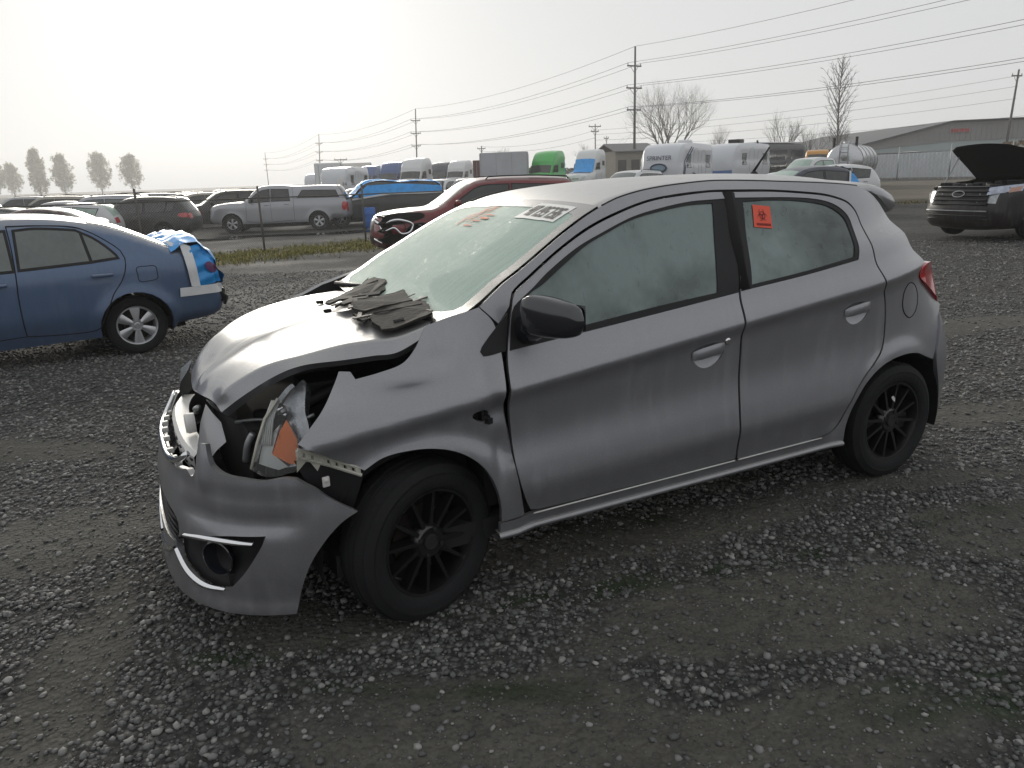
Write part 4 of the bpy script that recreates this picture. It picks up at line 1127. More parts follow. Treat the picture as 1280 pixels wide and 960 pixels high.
# ---------------------------------------------------------------- front bumper
BUMP = [(1.512, 0.482, 1), (1.381, 0.554), (1.245, 0.619, 1), (1.18, 0.622), (1.062, 0.613), (0.934, 0.618), (0.787, 0.624), (0.70, 0.645), (0.672, 0.68), (0.655, 0.71, 1), (0.60, 0.705), (0.58, 0.66), (0.565, 0.615, 1), (0.52, 0.585), (0.46, 0.600), (0.40, 0.590), (0.26, 0.572), (0.10, 0.560), (-0.05, 0.556), (-0.25, 0.562), (-0.45, 0.585), (-0.60, 0.63), (-0.75, 0.62), (-0.95, 0.62), (-1.2, 0.615), (-1.45, 0.50, 1), (-1.40, 0.43), (-1.33, 0.36), (-1.28, 0.27), (-1.25, 0.16, 1), (-0.95, 0.142), (-0.6, 0.135), (-0.25, 0.130), (0.0, 0.128), (0.2, 0.130), (0.38, 0.134), (0.598, 0.142), (0.838, 0.145), (1.035, 0.147), (1.22, 0.148, 1), (1.25, 0.239), (1.297, 0.323), (1.373, 0.4), (1.446, 0.453)]
FOG = [(0.335, 0.290), (0.458, 0.378, 1), (0.815, 0.420), (1.078, 0.430, 1), (1.054, 0.395), (0.945, 0.303), (0.830, 0.228, 1), (0.671, 0.208), (0.482, 0.228)]
LGR = [(-0.30, 0.30), (0.28, 0.305), (0.40, 0.375), (0.30, 0.425), (-0.30, 0.425), (-0.42, 0.375)]
def bmpfn(s, z):
    off = 0.0
    off -= 0.014*math.exp(-((z-0.47)/0.035)**2)*smooth01((s-0.3)/0.3)*(1-smooth01((s-1.15)/0.2))
    off += 0.010*smooth01((z-0.545)/0.05)
    off += 0.012*smooth01((0.20-z)/0.05)
    off += 0.010*math.exp(-((s-0.62)/0.05)**2)*smooth01((z-0.52)/0.06)
    q = BP(s, z, off)
    fl = smooth01((s-1.12)/0.28)
    return (q[0], q[1]+0.012*fl, q[2])
fog = cr(FOG, seg=0.012); lgr = cr(LGR, seg=0.03)
bo = panel('front_bumper', cr(BUMP, seg=0.018), bmpfn, P_GREY, MIR, holes=[fog, [(-a, b) for a, b in fog][::-1], lgr], sp=0.022, thick=0.022, inward=(0.0, 0, 0.4))
# arch return of the bumper
def bin_(d): return lambda s, z: tuple(BP(s, z, -d))
for sgx in (1, -1):
    pl_ = fog if sgx > 0 else [(-a, b) for a, b in fog][::-1]
    cxf, czf = sgx*0.70, 0.312
    fb = panel('fog_lamp_bezel', inset(pl_, -0.004), lambda s, z: BP(s, z, -0.022-0.045*math.exp(-(((abs(s)-0.70)/0.26)**2+((z-0.315)/0.09)**2))), M_BLACK, bo, sp=0.022, thick=0, inward=(0.0, 0, 0.4))
    rgm = MB(); c_ = Vector(BP(cxf, czf, -0.055)); nrm = (Vector(BP(cxf, czf, 0.05))-c_).normalized()
    rot = nrm.to_track_quat('Y', 'Z').to_matrix()
    rgm.lathe([(0.028, 0.062), (0.03, 0.058), (0.0, 0.050), (-0.02, 0.046), (-0.025, 0.0)], 28, 'y'); rgm.v = [tuple(c_+rot@Vector(v_)) for v_ in rgm.v]
    rgm.build('fog_lamp', M_GLOSSBLACK, fb, smooth=True, sharp=40)
    def strip(path, w, name, off=0.008):
        b = MB(); pts = cr([(sgx*a, z) for a, z in path], seg=0.02, closed=False); rr = []
        for i, (s_, z_) in enumerate(pts):
            t = i/(len(pts)-1); ww = w*(0.35+0.65*math.sin(PI*min(1, max(0, 0.12+0.80*t))))
            rr.append([BP(s_, z_+ww, off-0.012), BP(s_, z_+ww*0.6, off), BP(s_, z_-ww*0.6, off), BP(s_, z_-ww, off-0.012)])
        b.grid(rr); return b.build(name, M_CHROME, bo, smooth=True, fix=True)
    strip([(0.462, 0.372), (0.62, 0.392), (0.80, 0.402), (1.006, 0.404)], 0.009, 'chrome_strip')
    strip([(0.335, 0.285), (0.40, 0.256), (0.485, 0.230), (0.625, 0.216), (0.80, 0.228)], 0.009, 'chrome_strip')
    strip([(0.0 if sgx > 0 else 0.02, 0.20), (0.12, 0.215), (0.22, 0.245), (0.31, 0.285)], 0.012, 'chrome_strip')
panel('lower_grille', inset(lgr, -0.006), bin_(0.03), M_BLACK, bo, sp=0.05, thick=0, inward=(0, 0, .4))
for k in range(5):
    z_ = 0.315+k*0.024; gb = MB(); gb.tube([BP(s_, z_, -0.012) for s_ in np.linspace(-0.36, 0.34, 15)], 0.006, 6); gb.build('grille_bar', M_BLACK, bo, smooth=True)
# pale beam and foam showing in the torn upper grille, broken chrome surround
rb = MB(); rows_ = []
for s_ in np.linspace(-0.55, 0.40, 14):
    a, b_ = BP(s_, 0.60, -0.035), BP(s_, 0.60, -0.10)
    rows_.append([(a[0]-0.01, a[1], 0.535), (a[0], a[1], 0.56), (a[0], a[1], 0.615), (a[0]-0.012, a[1], 0.628), (b_[0], b_[1], 0.632)])
rb.grid(rows_); rbo = rb.build('bumper_beam', M_WHITEPL, MIR, smooth=True, fix=True, sharp=30)
for s_ in np.linspace(-0.48, 0.36, 9):
    for z_ in (0.575, 0.602):
        a = BP(s_, 0.6, -0.034); sb = MB(); sb.box((a[0]+0.001, a[1], z_), (0.006, 0.030, 0.005), rz=0.1); sb.build('beam_slot', M_DARK, rbo)
cg = MB(); cg.tube([BP(s_, lerp(0.566, 0.63, abs((s_+0.10)/0.5)**3), 0.004) for s_ in np.linspace(-0.60, 0.44, 24)], 0.011, 8); cg.build('grille_surround', M_CHROME, MIR, smooth=True)
for s_ in np.linspace(-0.5, 0.38, 10):
    tb = MB(); q = BP(s_, 0.575, -0.008); tb.box(q, (0.022, 0.016, 0.018), rz=0.2); tb.build('grille_tab', M_WHITEPL, MIR)
fl = MB(); fl.grid([[(0.600, 0.300, 0.775), (0.590, 0.365, 0.760), (0.570, 0.425, 0.735)], [(0.625, 0.300, 0.715), (0.605, 0.395, 0.705), (0.570, 0.505, 0.690)], [(0.640, 0.305, 0.655), (0.625, 0.400, 0.650), (0.600, 0.470, 0.655)], [(0.655, 0.320, 0.610), (0.640, 0.400, 0.605), (0.62, 0.44, 0.62)]])
fl.build('torn_bumper_flap', P_GREY, MIR, smooth=True, fix=False)
ht = MB(); ht.lathe([(0, 0.0), (0.004, 0.034), (-0.006, 0.038), (-0.03, 0.036)], 20, 'x', (0.665, 0.16, 0.675)); ht.build('washer_cap', M_WHITEPL, MIR, smooth=True)
lt = MB(); lt.tube([(0.62, 0.24, 0.75), (0.63, 0.20, 0.735), (0.625, 0.17, 0.715)], 0.010, 7); lt.build('bonnet_catch', M_STEEL, MIR, smooth=True)

# head lamp knocked out of line
def HLP(s, z): 
    q = BP(s, min(z, 0.78), -0.030-0.11*max(0, z-0.60))
    k = max(0.0, z-0.78)
    return (q[0]-0.55*k, q[1]-0.35*k, z)
HEAD = [(1.126, 0.880), (1.055, 0.845), (1.010, 0.784), (0.975, 0.712), (0.940, 0.631, 1), (1.03, 0.612), (1.13, 0.612), (1.234, 0.625, 1), (1.252, 0.679), (1.24, 0.746), (1.190, 0.812)]
hd = cr(HEAD, seg=0.012)
hb_ = panel('headlamp', inset(hd, 0.004), lambda s, z: tuple(Vector(HLP(s, z))-Vector((0.05, 0.05, 0))), mat('lamp_housing', (0.34, 0.35, 0.37), 0.25, metal=0.7, var=0.3, vscale=30), MIR, sp=0.02, thick=0.06, inward=(0.2, 0, 0.6))
ORG = [(1.105, 0.742, 1), (1.145, 0.775, 1), (1.222, 0.715, 1), (1.232, 0.640, 1), (1.185, 0.640, 1), (1.065, 0.672, 1)]
panel('indicator', ORG, lambda s, z: tuple(Vector(HLP(s, z))-Vector((0.014, 0.016, 0))), M_ORANGE, hb_, sp=0.016, thick=0.02, inward=(0.2, 0, 0.6))
panel('reflector', [(0.985, 0.705), (1.095, 0.760), (1.055, 0.675), (1.16, 0.632), (1.10, 0.622), (0.965, 0.640)], lambda s, z: tuple(Vector(HLP(s, z))-Vector((0.018, 0.02, 0))), M_WHITEPL, hb_, sp=0.02, thick=0.02, inward=(0.2, 0, 0.6))
for s_b, z_b, r_b in ((1.035, 0.715, 0.034), (1.075, 0.795, 0.028)):     # reflector bowls with their bulbs
    cb = Vector(HLP(s_b, z_b))-Vector((0.030, 0.028, 0)); rq = (Vector(HLP(s_b, z_b))-cb).normalized().to_track_quat('Y', 'Z').to_matrix()
    bw = MB(); bw.lathe([(0.012, r_b), (0.008, r_b*0.9), (-0.012, r_b*0.55), (-0.020, 0.006)], 20, 'y'); bw.v = [tuple(cb+rq@Vector(q)) for q in bw.v]; bwo = bw.build('reflector_bowl', M_CHROME, hb_, smooth=True)
    bw = MB(); bw.lathe([(0.008, 0.0), (0.006, 0.006), (-0.015, 0.007)], 10, 'y'); bw.v = [tuple(cb+rq@Vector(q)) for q in bw.v]; bw.build('bulb', M_WHITEPL, bwo, smooth=True)
for k in range(5):
    rbm = MB(); rbm.tube([tuple(Vector(HLP(lerp(0.992, 1.05, k/4)+0.0, z_))-Vector((0.012, 0.012, 0))) for z_ in np.linspace(0.70, 0.83, 8)], 0.0035, 5); rbm.build('lens_rib', M_WHITEPL, hb_, smooth=True)
m_l, ntl, ol = _new('clear_lens')
_t1 = nd(ntl, 'ShaderNodeBsdfTransparent'); _t1.inputs[0].default_value = (0.9, 0.92, 0.93, 1); _g1 = nd(ntl, 'ShaderNodeBsdfGlossy', Roughness=0.08); _fr = nd(ntl, 'ShaderNodeFresnel', IOR=1.5); _mx = nd(ntl, 'ShaderNodeMixShader')
_bl = nd(ntl, 'ShaderNodeBump', Strength=0.3, Distance=0.004); lk(ntl, nz(ntl, coords(ntl), 60, 3), _bl.inputs['Height']); lk(ntl, _bl.outputs[0], _g1.inputs['Normal'])
lk(ntl, _fr.outputs[0], _mx.inputs[0]); lk(ntl, _t1.outputs[0], _mx.inputs[1]); lk(ntl, _g1.outputs[0], _mx.inputs[2]); lk(ntl, _mx.outputs[0], ol.inputs[0])
panel('lamp_lens', hd, HLP, m_l, hb_, sp=0.02, thick=0.03, inward=(0.2, 0, 0.6))
yl = MB(); yl.tube([HLP(s_, z_) for s_, z_ in [(0.945, 0.632), (0.975, 0.712), (1.008, 0.784), (1.05, 0.84)]], 0.005, 7); yl.build('lens_edge', M_BEIGEPL, hb_, smooth=True)
# bumper side bracket and lamp bracket left exposed
bk = MB()
for i in range(8):
    t = i/7; x = lerp(0.392, 0.215, t); z = lerp(0.702, 0.606, t)
    bk.rbox((x, SY(x, z)-0.004, z), (0.018, 0.014, 0.024), 0.003, rz=0.25)
bk.tube([(x, SY(x, z)-0.002, z) for x, z in ((0.396, 0.716), (0.30, 0.664), (0.205, 0.614))], 0.006, 6); bk.tube([(x, SY(x, z)-0.002, z) for x, z in ((0.396, 0.688), (0.30, 0.640), (0.205, 0.592))], 0.006, 6)
bk.add([(0.396, 0.770, 0.712), (0.400, 0.760, 0.630), (0.365, 0.775, 0.672), (0.340, 0.782, 0.630), (0.318, 0.786, 0.672)], [(0, 1, 2), (0, 2, 4), (2, 3, 4)])
bk.build('bumper_bracket', M_BEIGEPL, MIR, fix=True)
pb = MB(); pb.grid([[(0.40, 0.73, 0.66), (0.33, 0.745, 0.64), (0.24, 0.77, 0.60), (0.19, 0.785, 0.60)], [(0.37, 0.745, 0.58), (0.31, 0.755, 0.57), (0.25, 0.77, 0.545), (0.215, 0.78, 0.53)], [(0.34, 0.74, 0.52), (0.30, 0.75, 0.51), (0.26, 0.76, 0.49), (0.235, 0.765, 0.47)]]); pb.build('splash_shield', M_BLACK, MIR, smooth=True, fix=False)
pn = MB(); pn.rbox((0.318, 0.785, 0.590), (0.024, 0.010, 0.034), 0.004, rz=0.2); pn.lathe([(0.006, 0.0), (0.006, 0.008), (0, 0.01)], 10, 'y', (0.318, 0.788, 0.596)); pn.build('push_clip', M_WHITEPL, MIR, smooth=True)

# ---------------------------------------------------------------- engine bay, cabin and underbody
eb = MB(); eb.box((0.10, 0, 0.48), (0.80, 1.10, 0.40)); eb.build('engine_block', M_UNDER, MIR)
fw_ = MB(); fw_.box((-0.30, 0, 0.66), (0.06, 1.42, 0.66)); fw_.build('firewall', M_DARK, MIR)
rs = MB(); rs.box((0.48, 0.0, 0.52), (0.05, 1.1, 0.42)); rs.tube([(0.46, 0.58, 0.40), (0.44, 0.585, 0.60), (0.40, 0.59, 0.78)], 0.03, 6); rs.build('radiator_support', M_UNDER, MIR)
for pts, r_, m_, nm in ((([(0.45, 0.42, 0.74), (0.38, 0.50, 0.76), (0.25, 0.52, 0.80), (0.10, 0.48, 0.84)]), 0.022, M_BLACK, 'coolant_hose'), ([(0.50, 0.50, 0.60), (0.46, 0.56, 0.66), (0.42, 0.57, 0.72), (0.36, 0.55, 0.78)], 0.012, M_BLACK, 'wiring_loom'), ([(0.52, 0.40, 0.72), (0.45, 0.52, 0.75), (0.38, 0.60, 0.74), (0.30, 0.63, 0.77)], 0.006, M_STEEL, 'bonnet_cable'), ([(0.52, 0.53, 0.62), (0.51, 0.55, 0.68), (0.49, 0.56, 0.72)], 0.012, M_STEEL, 'lamp_stay')):
    b = MB(); b.tube(cat_pts(pts, 14), r_, 8); b.build(nm, m_, MIR, smooth=True)
bt = MB(); bt.rbox((0.20, 0.40, 0.76), (0.20, 0.16, 0.16), 0.01); bt.build('battery', M_BLACK, MIR)
stt = MB(); stt.lathe([(0, 0.10), (0.05, 0.09), (0.07, 0.05), (0.07, 0.0)], 18, 'z', (0.0, 0.56, 0.78)); stt.build('strut_tower', M_UNDER, MIR, smooth=True)
ub = MB(); ub.box((-1.2, 0, 0.255), (3.0, 1.46, 0.08)); ub.box((-1.2, 0, 0.30), (1.7, 1.5, 0.06)); ub.build('underbody', M_UNDER, MIR)
fl_ = MB(); fl_.box((0.38, 0.0, 0.24), (0.5, 1.2, 0.04)); fl_.build('undertray', M_UNDER, MIR)
ex = MB(); ex.tube([(-0.4, 0.1, 0.20), (-2.0, 0.12, 0.20), (-2.6, 0.45, 0.22)], 0.03, 8); ex.build('exhaust_pipe', M_RUST, MIR, smooth=True)
ds = MB(); ds.rbox((-0.55, 0, 0.93), (0.45, 1.34, 0.16), 0.05); ds.build('dashboard', M_SEAT, MIR, smooth=True)
def seat(x, y, w=0.5):
    s_ = MB(); s_.rbox((x, y, 0.55), (0.50, w, 0.16), 0.05); s_.build('seat_cushion', M_SEAT, MIR, smooth=True)
    s_ = MB()
    for k in range(6):
        t = k/5; s_.rbox((x-0.27-0.16*t, y, 0.62+0.54*t), (0.14, w*(1-0.12*t), 0.14), 0.04)
    s_.build('seat_back', M_SEAT, MIR, smooth=True)
    s_ = MB(); s_.rbox((x-0.46, y, 1.27), (0.10, 0.26, 0.16), 0.04); s_.build('head_restraint', M_SEAT, MIR, smooth=True)
seat(-1.05, 0.36); seat(-1.05, -0.36); seat(-1.85, 0.0, 1.15)
rl = MB(); rl.grid([[(x, y, roofz(x, y)-0.03) for y in np.linspace(-0.54, 0.54, 7)] for x in np.linspace(-0.95, -2.3, 8)]); rl.build('headlining', M_SEAT, MIR, smooth=True)
# ================================================================== other cars: one builder, many bodies
G_DARK = glass('dark_tinted_glass', (0.018, 0.020, 0.022), fog=1.0, rough=0.15, drops=False, coat=0.6, crough=0.08)
G_MINT = glass('misted_windscreen', (0.36, 0.47, 0.42), fog=1.0, rough=0.45, drops=True, coat=0.25, crough=0.2, spec=0.3)
G_GREY = glass('misted_grey_glass', (0.125, 0.145, 0.14), fog=1.0, rough=0.2, drops=False, coat=0.6, crough=0.08)
M_HEAD = mat('headlamp_glass', (0.42, 0.44, 0.46), 0.12, coat=1.0, var=0.35, vscale=18)
M_TRIM = mat('grey_trim', (0.03, 0.03, 0.032), 0.6, var=0.2)
class Shell:
    """smooth car body from a side profile: strips across the top, height-field flanks"""
    def __init__(s, sp):
        s.sp = sp; s.W = sp['w']/2; s.r = sp.get('r', 0.07); s.belt = sp['belt']; s.yt = sp.get('yt', 0.74)*s.W; s.zt = max(p[1] for p in sp['top'])
        s.path = []; s.kidx = []
        P = sp['top']
        for i in range(len(P)-1):
            s.kidx.append(len(s.path))
            seg = cr(P, seg=sp.get('seg', 0.07), closed=False) if i == 0 else None
            if i == 0: full = seg
        s.path = full
        # index of every control point on the resampled path
        s.kidx = []
        j = 0
        for q in P:
            best = min(range(j, len(s.path)), key=lambda k: (s.path[k][0]-q[0])**2+(s.path[k][1]-q[1])**2)
            s.kidx.append(best); j = best
        s.A = np.array(s.path)
        s.x0, s.x1 = s.A[:, 0].min(), s.A[:, 0].max()
    def y0(s, x, z):
        W = s.W; b = s.belt
        if z < b: y = interp(z, [(0.15, W*0.93), (0.3, W*0.97), (0.5, W), (b-0.18, W*0.995), (b-0.04, W*0.965), (b, W*0.94)])
        else:
            t = (z-b)/max(0.05, s.zt-b); y = lerp(W*0.94, s.yt, t)-0.03*W*math.sin(PI*min(1, t))*-0.5
        ef = max(0.0, x-(s.x1-0.75)); er = max(0.0, (s.x0+0.65)-x)
        y -= s.sp.get('tf', 0.30)*ef**2+s.sp.get('tr', 0.25)*er**2
        for xa in (0.0, s.sp['wb']):
            d = math.hypot(x-xa, z-s.sp['wr'])
            y += 0.018*(1-smooth01((d-s.sp['wr']-0.06)/0.09))
        return y
    def side(s, sg=1, off=0.0):
        a, b = s.A[:-1], s.A[1:]; ab = b-a; L = (ab*ab).sum(1); L[L == 0] = 1
        def f(x, z):
            q = np.array((x, z)); t = np.clip(((q-a)*ab).sum(1)/L, 0, 1); d = np.sqrt((((a+t[:, None]*ab)-q)**2).sum(1).min())
            r = s.r; k = min(d, r)/r
            return (x, sg*(s.y0(x, z)-r*(1-math.sqrt(max(0.0, 1-(1-k)**2)))+off), z)
        return f
    def strip(s, i, t, off=0.0):
        n = len(s.path); i0 = min(n-2, max(0, int(i))); f = i-i0
        p = s.A[i0]*(1-f)+s.A[i0+1]*f
        d = s.A[min(n-1, i0+2)]-s.A[max(0, i0-1)]; d = d/max(1e-6, np.hypot(*d)); nrm = np.array((-d[1], d[0]))
        ye = s.y0(p[0], p[1])-s.r
        vert = abs(nrm[0])
        c = lerp(s.sp.get('crown', 0.045), s.sp.get('bow', 0.16), vert**2)*(1-abs(t)**2.4)
        return (p[0]+nrm[0]*(c+off), t*ye, p[1]+nrm[1]*(c+off))
def make_car(name, label, sp, loc, yaw, pm, cat='car', group=None, glass_f=G_MINT, glass_s=G_DARK, wheel='multi', rim=M_RIMSIL, sp_=0.09, detail=0, skip=()):
    T = thing(name, label, cat, loc, yaw, group)
    S = Shell(sp); wr = sp['wr']; wb = sp['wb']; ar = wr+0.055
    # flank outline: profile + arches
    out = list(S.path)
    xf, zf = out[-1]; xr, zr = out[0]; zs = sp.get('sill', 0.22)
    def arch(cx):
        A0 = math.asin(max(-1, min(1, (zs+0.02-wr)/ar)))
        return [(cx+ar*math.cos(a), wr+ar*math.sin(a)) for a in np.linspace(A0, PI-A0, 15)]
    out += arch(wb)+arch(0.0)
    out = [q for k, q in enumerate(out) if k == 0 or (Vector(q)-Vector(out[k-1])).length > 1e-4]
    inw = (wb/2, 0, 0.6)
    k_ = S.kidx
    for nm, a, b, mm in sp['segs']:
        if nm in skip: continue
        ii = np.linspace(k_[a], k_[b], max(2, (k_[b]-k_[a])+1))
        g = MB(); g.grid([[S.strip(i, t) for t in np.linspace(-1, 1, 13)] for i in ii])
        po = g.build(nm, pm if mm != 'trim' else M_TRIM, T, smooth=True)
        if mm in ('glass', 'rglass') and 'noglass' not in skip:
            g = MB(); g.grid([[S.strip(lerp(k_[a], k_[b], u), t, 0.008) for t in np.linspace(-0.94, 0.94, 13)] for u in np.linspace(0.05, 0.95, 9)])
            g.build('pane', glass_f if mm == 'glass' else glass_s, po, smooth=True)
    for sg in (1, -1):
        fn = S.side(sg)
        bs = panel('body_side', out, fn, pm, T, sp=sp_, thick=0.03, inward=inw)
        for w_ in sp['windows']:
            poly = cr(w_, seg=0.06)
            fr = panel('window_frame', inset(poly, -0.025), S.side(sg, 0.004), M_BLACK, bs, sp=sp_*1.2, thick=0.006, inward=inw)
            panel('window_glass', poly, S.side(sg, 0.008), glass_s, fr, sp=sp_*1.2, thick=0.004, inward=inw)
        for ln in sp.get('seams', ()):
            pts = cr(ln, seg=0.06, closed=False); f2 = S.side(sg, 0.001)
            b = MB(); b.tube([f2(x, z) for x, z in pts], 0.005, 4); b.build('door_seam', M_DARK, bs)
        for hx, hz in sp.get('handles', ()):
            q = S.side(sg, 0.018)(hx, hz); b = MB(); b.rbox(q, (0.19, 0.03, 0.032), 0.01); b.build('door_handle', pm if sp.get('hand_paint', 1) else M_CHROME, bs, smooth=True)
        if sp.get('cladding'):
            z1 = sp['cladding']
            for x_a, x_b in ((ar+0.02, wb-ar-0.02),):
                g = MB(); f2 = S.side(sg, 0.012); g.grid([[f2(x, z) for x in np.linspace(x_a, x_b, 8)] for z in (zs, zs+0.05, z1)]); g.build('sill_cladding', M_TRIM, bs, smooth=True)
        for cx in (0.0, wb):
            g = MB(); f2 = S.side(sg, 0.006); rows = []
            for a in np.linspace(0.05, PI-0.05, 17):
                q1 = f2(cx+ar*0.985*math.cos(a), wr+ar*0.985*math.sin(a)); q2 = f2(cx+(ar+0.035)*math.cos(a), wr+(ar+0.035)*math.sin(a)); rows.append([(q1[0], q1[1]-sg*0.05, q1[2]), q1, q2])
            if sp.get('flare'): g.grid(rows); g.build('wheel_arch_trim', M_TRIM, bs, smooth=True)
            make_wheel('wheel', T, (cx, sg*(S.y0(cx, wr)-0.115-0.03), wr), r=wr, w=0.21 if wr > 0.33 else 0.175, rim=wr*sp.get('rimk', 0.66), sg=sg, spokes=sp.get('spokes', 6), rim_mat=rim, style=wheel, detail=detail)
            ww = MB(); rows = []
            for y in (0.35*S.W, S.W-0.30, S.W-0.10):
                rows.append([(cx+(ar+0.01)*math.cos(a), sg*y, wr+(ar+0.01)*math.sin(a)) for a in np.linspace(-0.3, PI+0.3, 13)])
            ww.grid(rows); ww.build('wheel_well', M_DARK, T, fix=False)
        if 'mirror' in sp and 'mirror' not in skip:
            mx, mz = sp['mirror']; q = S.side(sg)(mx, mz)
            b = MB(); b.rbox((q[0], q[1]+sg*0.12, q[2]+0.06), (0.11, 0.22, 0.15), 0.045); b.tube([q, (q[0], q[1]+sg*0.08, q[2]+0.02)], 0.025, 6); b.build('wing_mirror', pm if sp.get('mir_paint', 1) else M_BLACK, T, smooth=True)
        for nm, u0, u1, t0, t1, mm in sp.get('lamps', ()):
            if nm in skip: continue
            g = MB(); g.grid([[S.strip(u, sg*t, 0.012) for t in np.linspace(t0, t1, 5)] for u in np.linspace(lerp(k_[int(u0)], k_[min(len(k_)-1, int(u0)+1)], u0-int(u0)), lerp(k_[int(u1)], k_[min(len(k_)-1, int(u1)+1)], u1-int(u1)), 4)])
            g.build(nm, mm, T, smooth=True)
        for nm, poly, mm in sp.get('side_lamps', ()):
            panel(nm, cr(poly, seg=0.04), S.side(sg, 0.012), mm, T, sp=0.05, thick=0.012, inward=inw)
    for nm, u0, u1, t0, t1, mm in sp.get('patches', ()):
        if nm in skip: continue
        ua, ub_ = [lerp(k_[int(u)], k_[min(len(k_)-1, int(u)+1)], u-int(u)) for u in (u0, u1)]
        g = MB(); g.grid([[S.strip(u, t, 0.010) for t in np.linspace(t0, t1, 9)] for u in np.linspace(ua, ub_, 4)]); g.build(nm, mm, T, smooth=True)
    if sp.get('rails'):
        xa, xb = sp['rails']
        for sg in (1, -1):
            b = MB(); pts = []
            for x in np.linspace(xa, xb, 9):
                zz = max(z for (px, z) in S.path if abs(px-x) < 0.12); pts.append((x, sg*(S.yt-0.06), zz+0.05))
            pts = [(pts[0][0]-0.05, pts[0][1], pts[0][2]-0.06)]+pts+[(pts[-1][0]+0.05, pts[-1][1], pts[-1][2]-0.06)]
            b.tube(pts, 0.018, 6); b.build('roof_rail', M_BLACK, T, smooth=True)
    ub = MB(); ub.box((wb/2, 0, 0.27), (wb+1.0, S.W*1.5, 0.12)); ub.box((wb/2, 0, 0.55), (wb-0.85, S.W*1.75, 0.5)); ub.build('underbody', M_DARK, T)
    T['_s'] = 0; del T['_s']
    return T, S

SEDAN = dict(w=1.69, wb=2.55, wr=0.297, belt=0.99, yt=0.70, r=0.06, bow=0.13, rimk=0.665, spokes=6, sill=0.21, hand_paint=1, seg=0.05,
    top=[(-0.40, 0.27), (-0.86, 0.33), (-0.905, 0.50), (-0.86, 0.66), (-0.83, 0.90), (-0.70, 1.01), (-0.49, 1.035), (-0.35, 1.085), (-0.155, 1.18), (0.08, 1.285), (0.30, 1.345), (0.60, 1.395), (1.05, 1.41), (1.45, 1.375), (1.72, 1.28), (2.28, 1.00), (2.80, 0.90), (3.22, 0.74), (3.36, 0.58), (3.40, 0.40), (3.32, 0.24), (2.98, 0.22)],
    segs=[('rear_bumper', 0, 3, 'p'), ('boot_lid', 3, 6, 'p'), ('rear_window', 6, 10, 'rglass'), ('roof', 10, 14, 'p'), ('windscreen', 14, 15, 'glass'), ('bonnet', 15, 17, 'p'), ('front_bumper', 17, 21, 'p')],
    windows=[[(0.895, 1.300, 1), (0.73, 1.308), (0.40, 1.272), (0.372, 1.255, 1), (0.342, 0.990, 1), (0.922, 0.968, 1)], [(0.345, 1.240, 1), (0.28, 1.20), (0.18, 1.110), (0.105, 1.020), (0.10, 1.008, 1), (0.312, 0.992, 1)], [(0.99, 1.30, 1), (1.35, 1.275), (1.62, 1.17), (1.80, 1.03), (1.82, 0.95, 1), (0.99, 0.962, 1)]],
    seams=[[(0.955, 1.355), (0.955, 1.15), (0.97, 0.90), (0.985, 0.70), (0.985, 0.45), (0.975, 0.335)], [(0.97, 0.335), (0.72, 0.312), (0.43, 0.305), (0.345, 0.335), (0.30, 0.43), (0.24, 0.54), (0.185, 0.65), (0.10, 0.755), (0.046, 0.86), (0.02, 0.99), (0.045, 1.065), (0.13, 1.150), (0.255, 1.245), (0.40, 1.315), (0.72, 1.348), (0.955, 1.355)], [(1.86, 1.0), (1.90, 0.75), (1.88, 0.45), (1.80, 0.33), (0.98, 0.335)]],
    handles=[(0.255, 0.842), (1.15, 0.83)], mirror=(1.72, 0.98),
    lamps=[('headlamp', 17.0, 18.0, 0.55, 0.98, M_HEAD)], side_lamps=[], patches=[('grille', 18.0, 18.8, -0.4, 0.4, M_BLACK)])
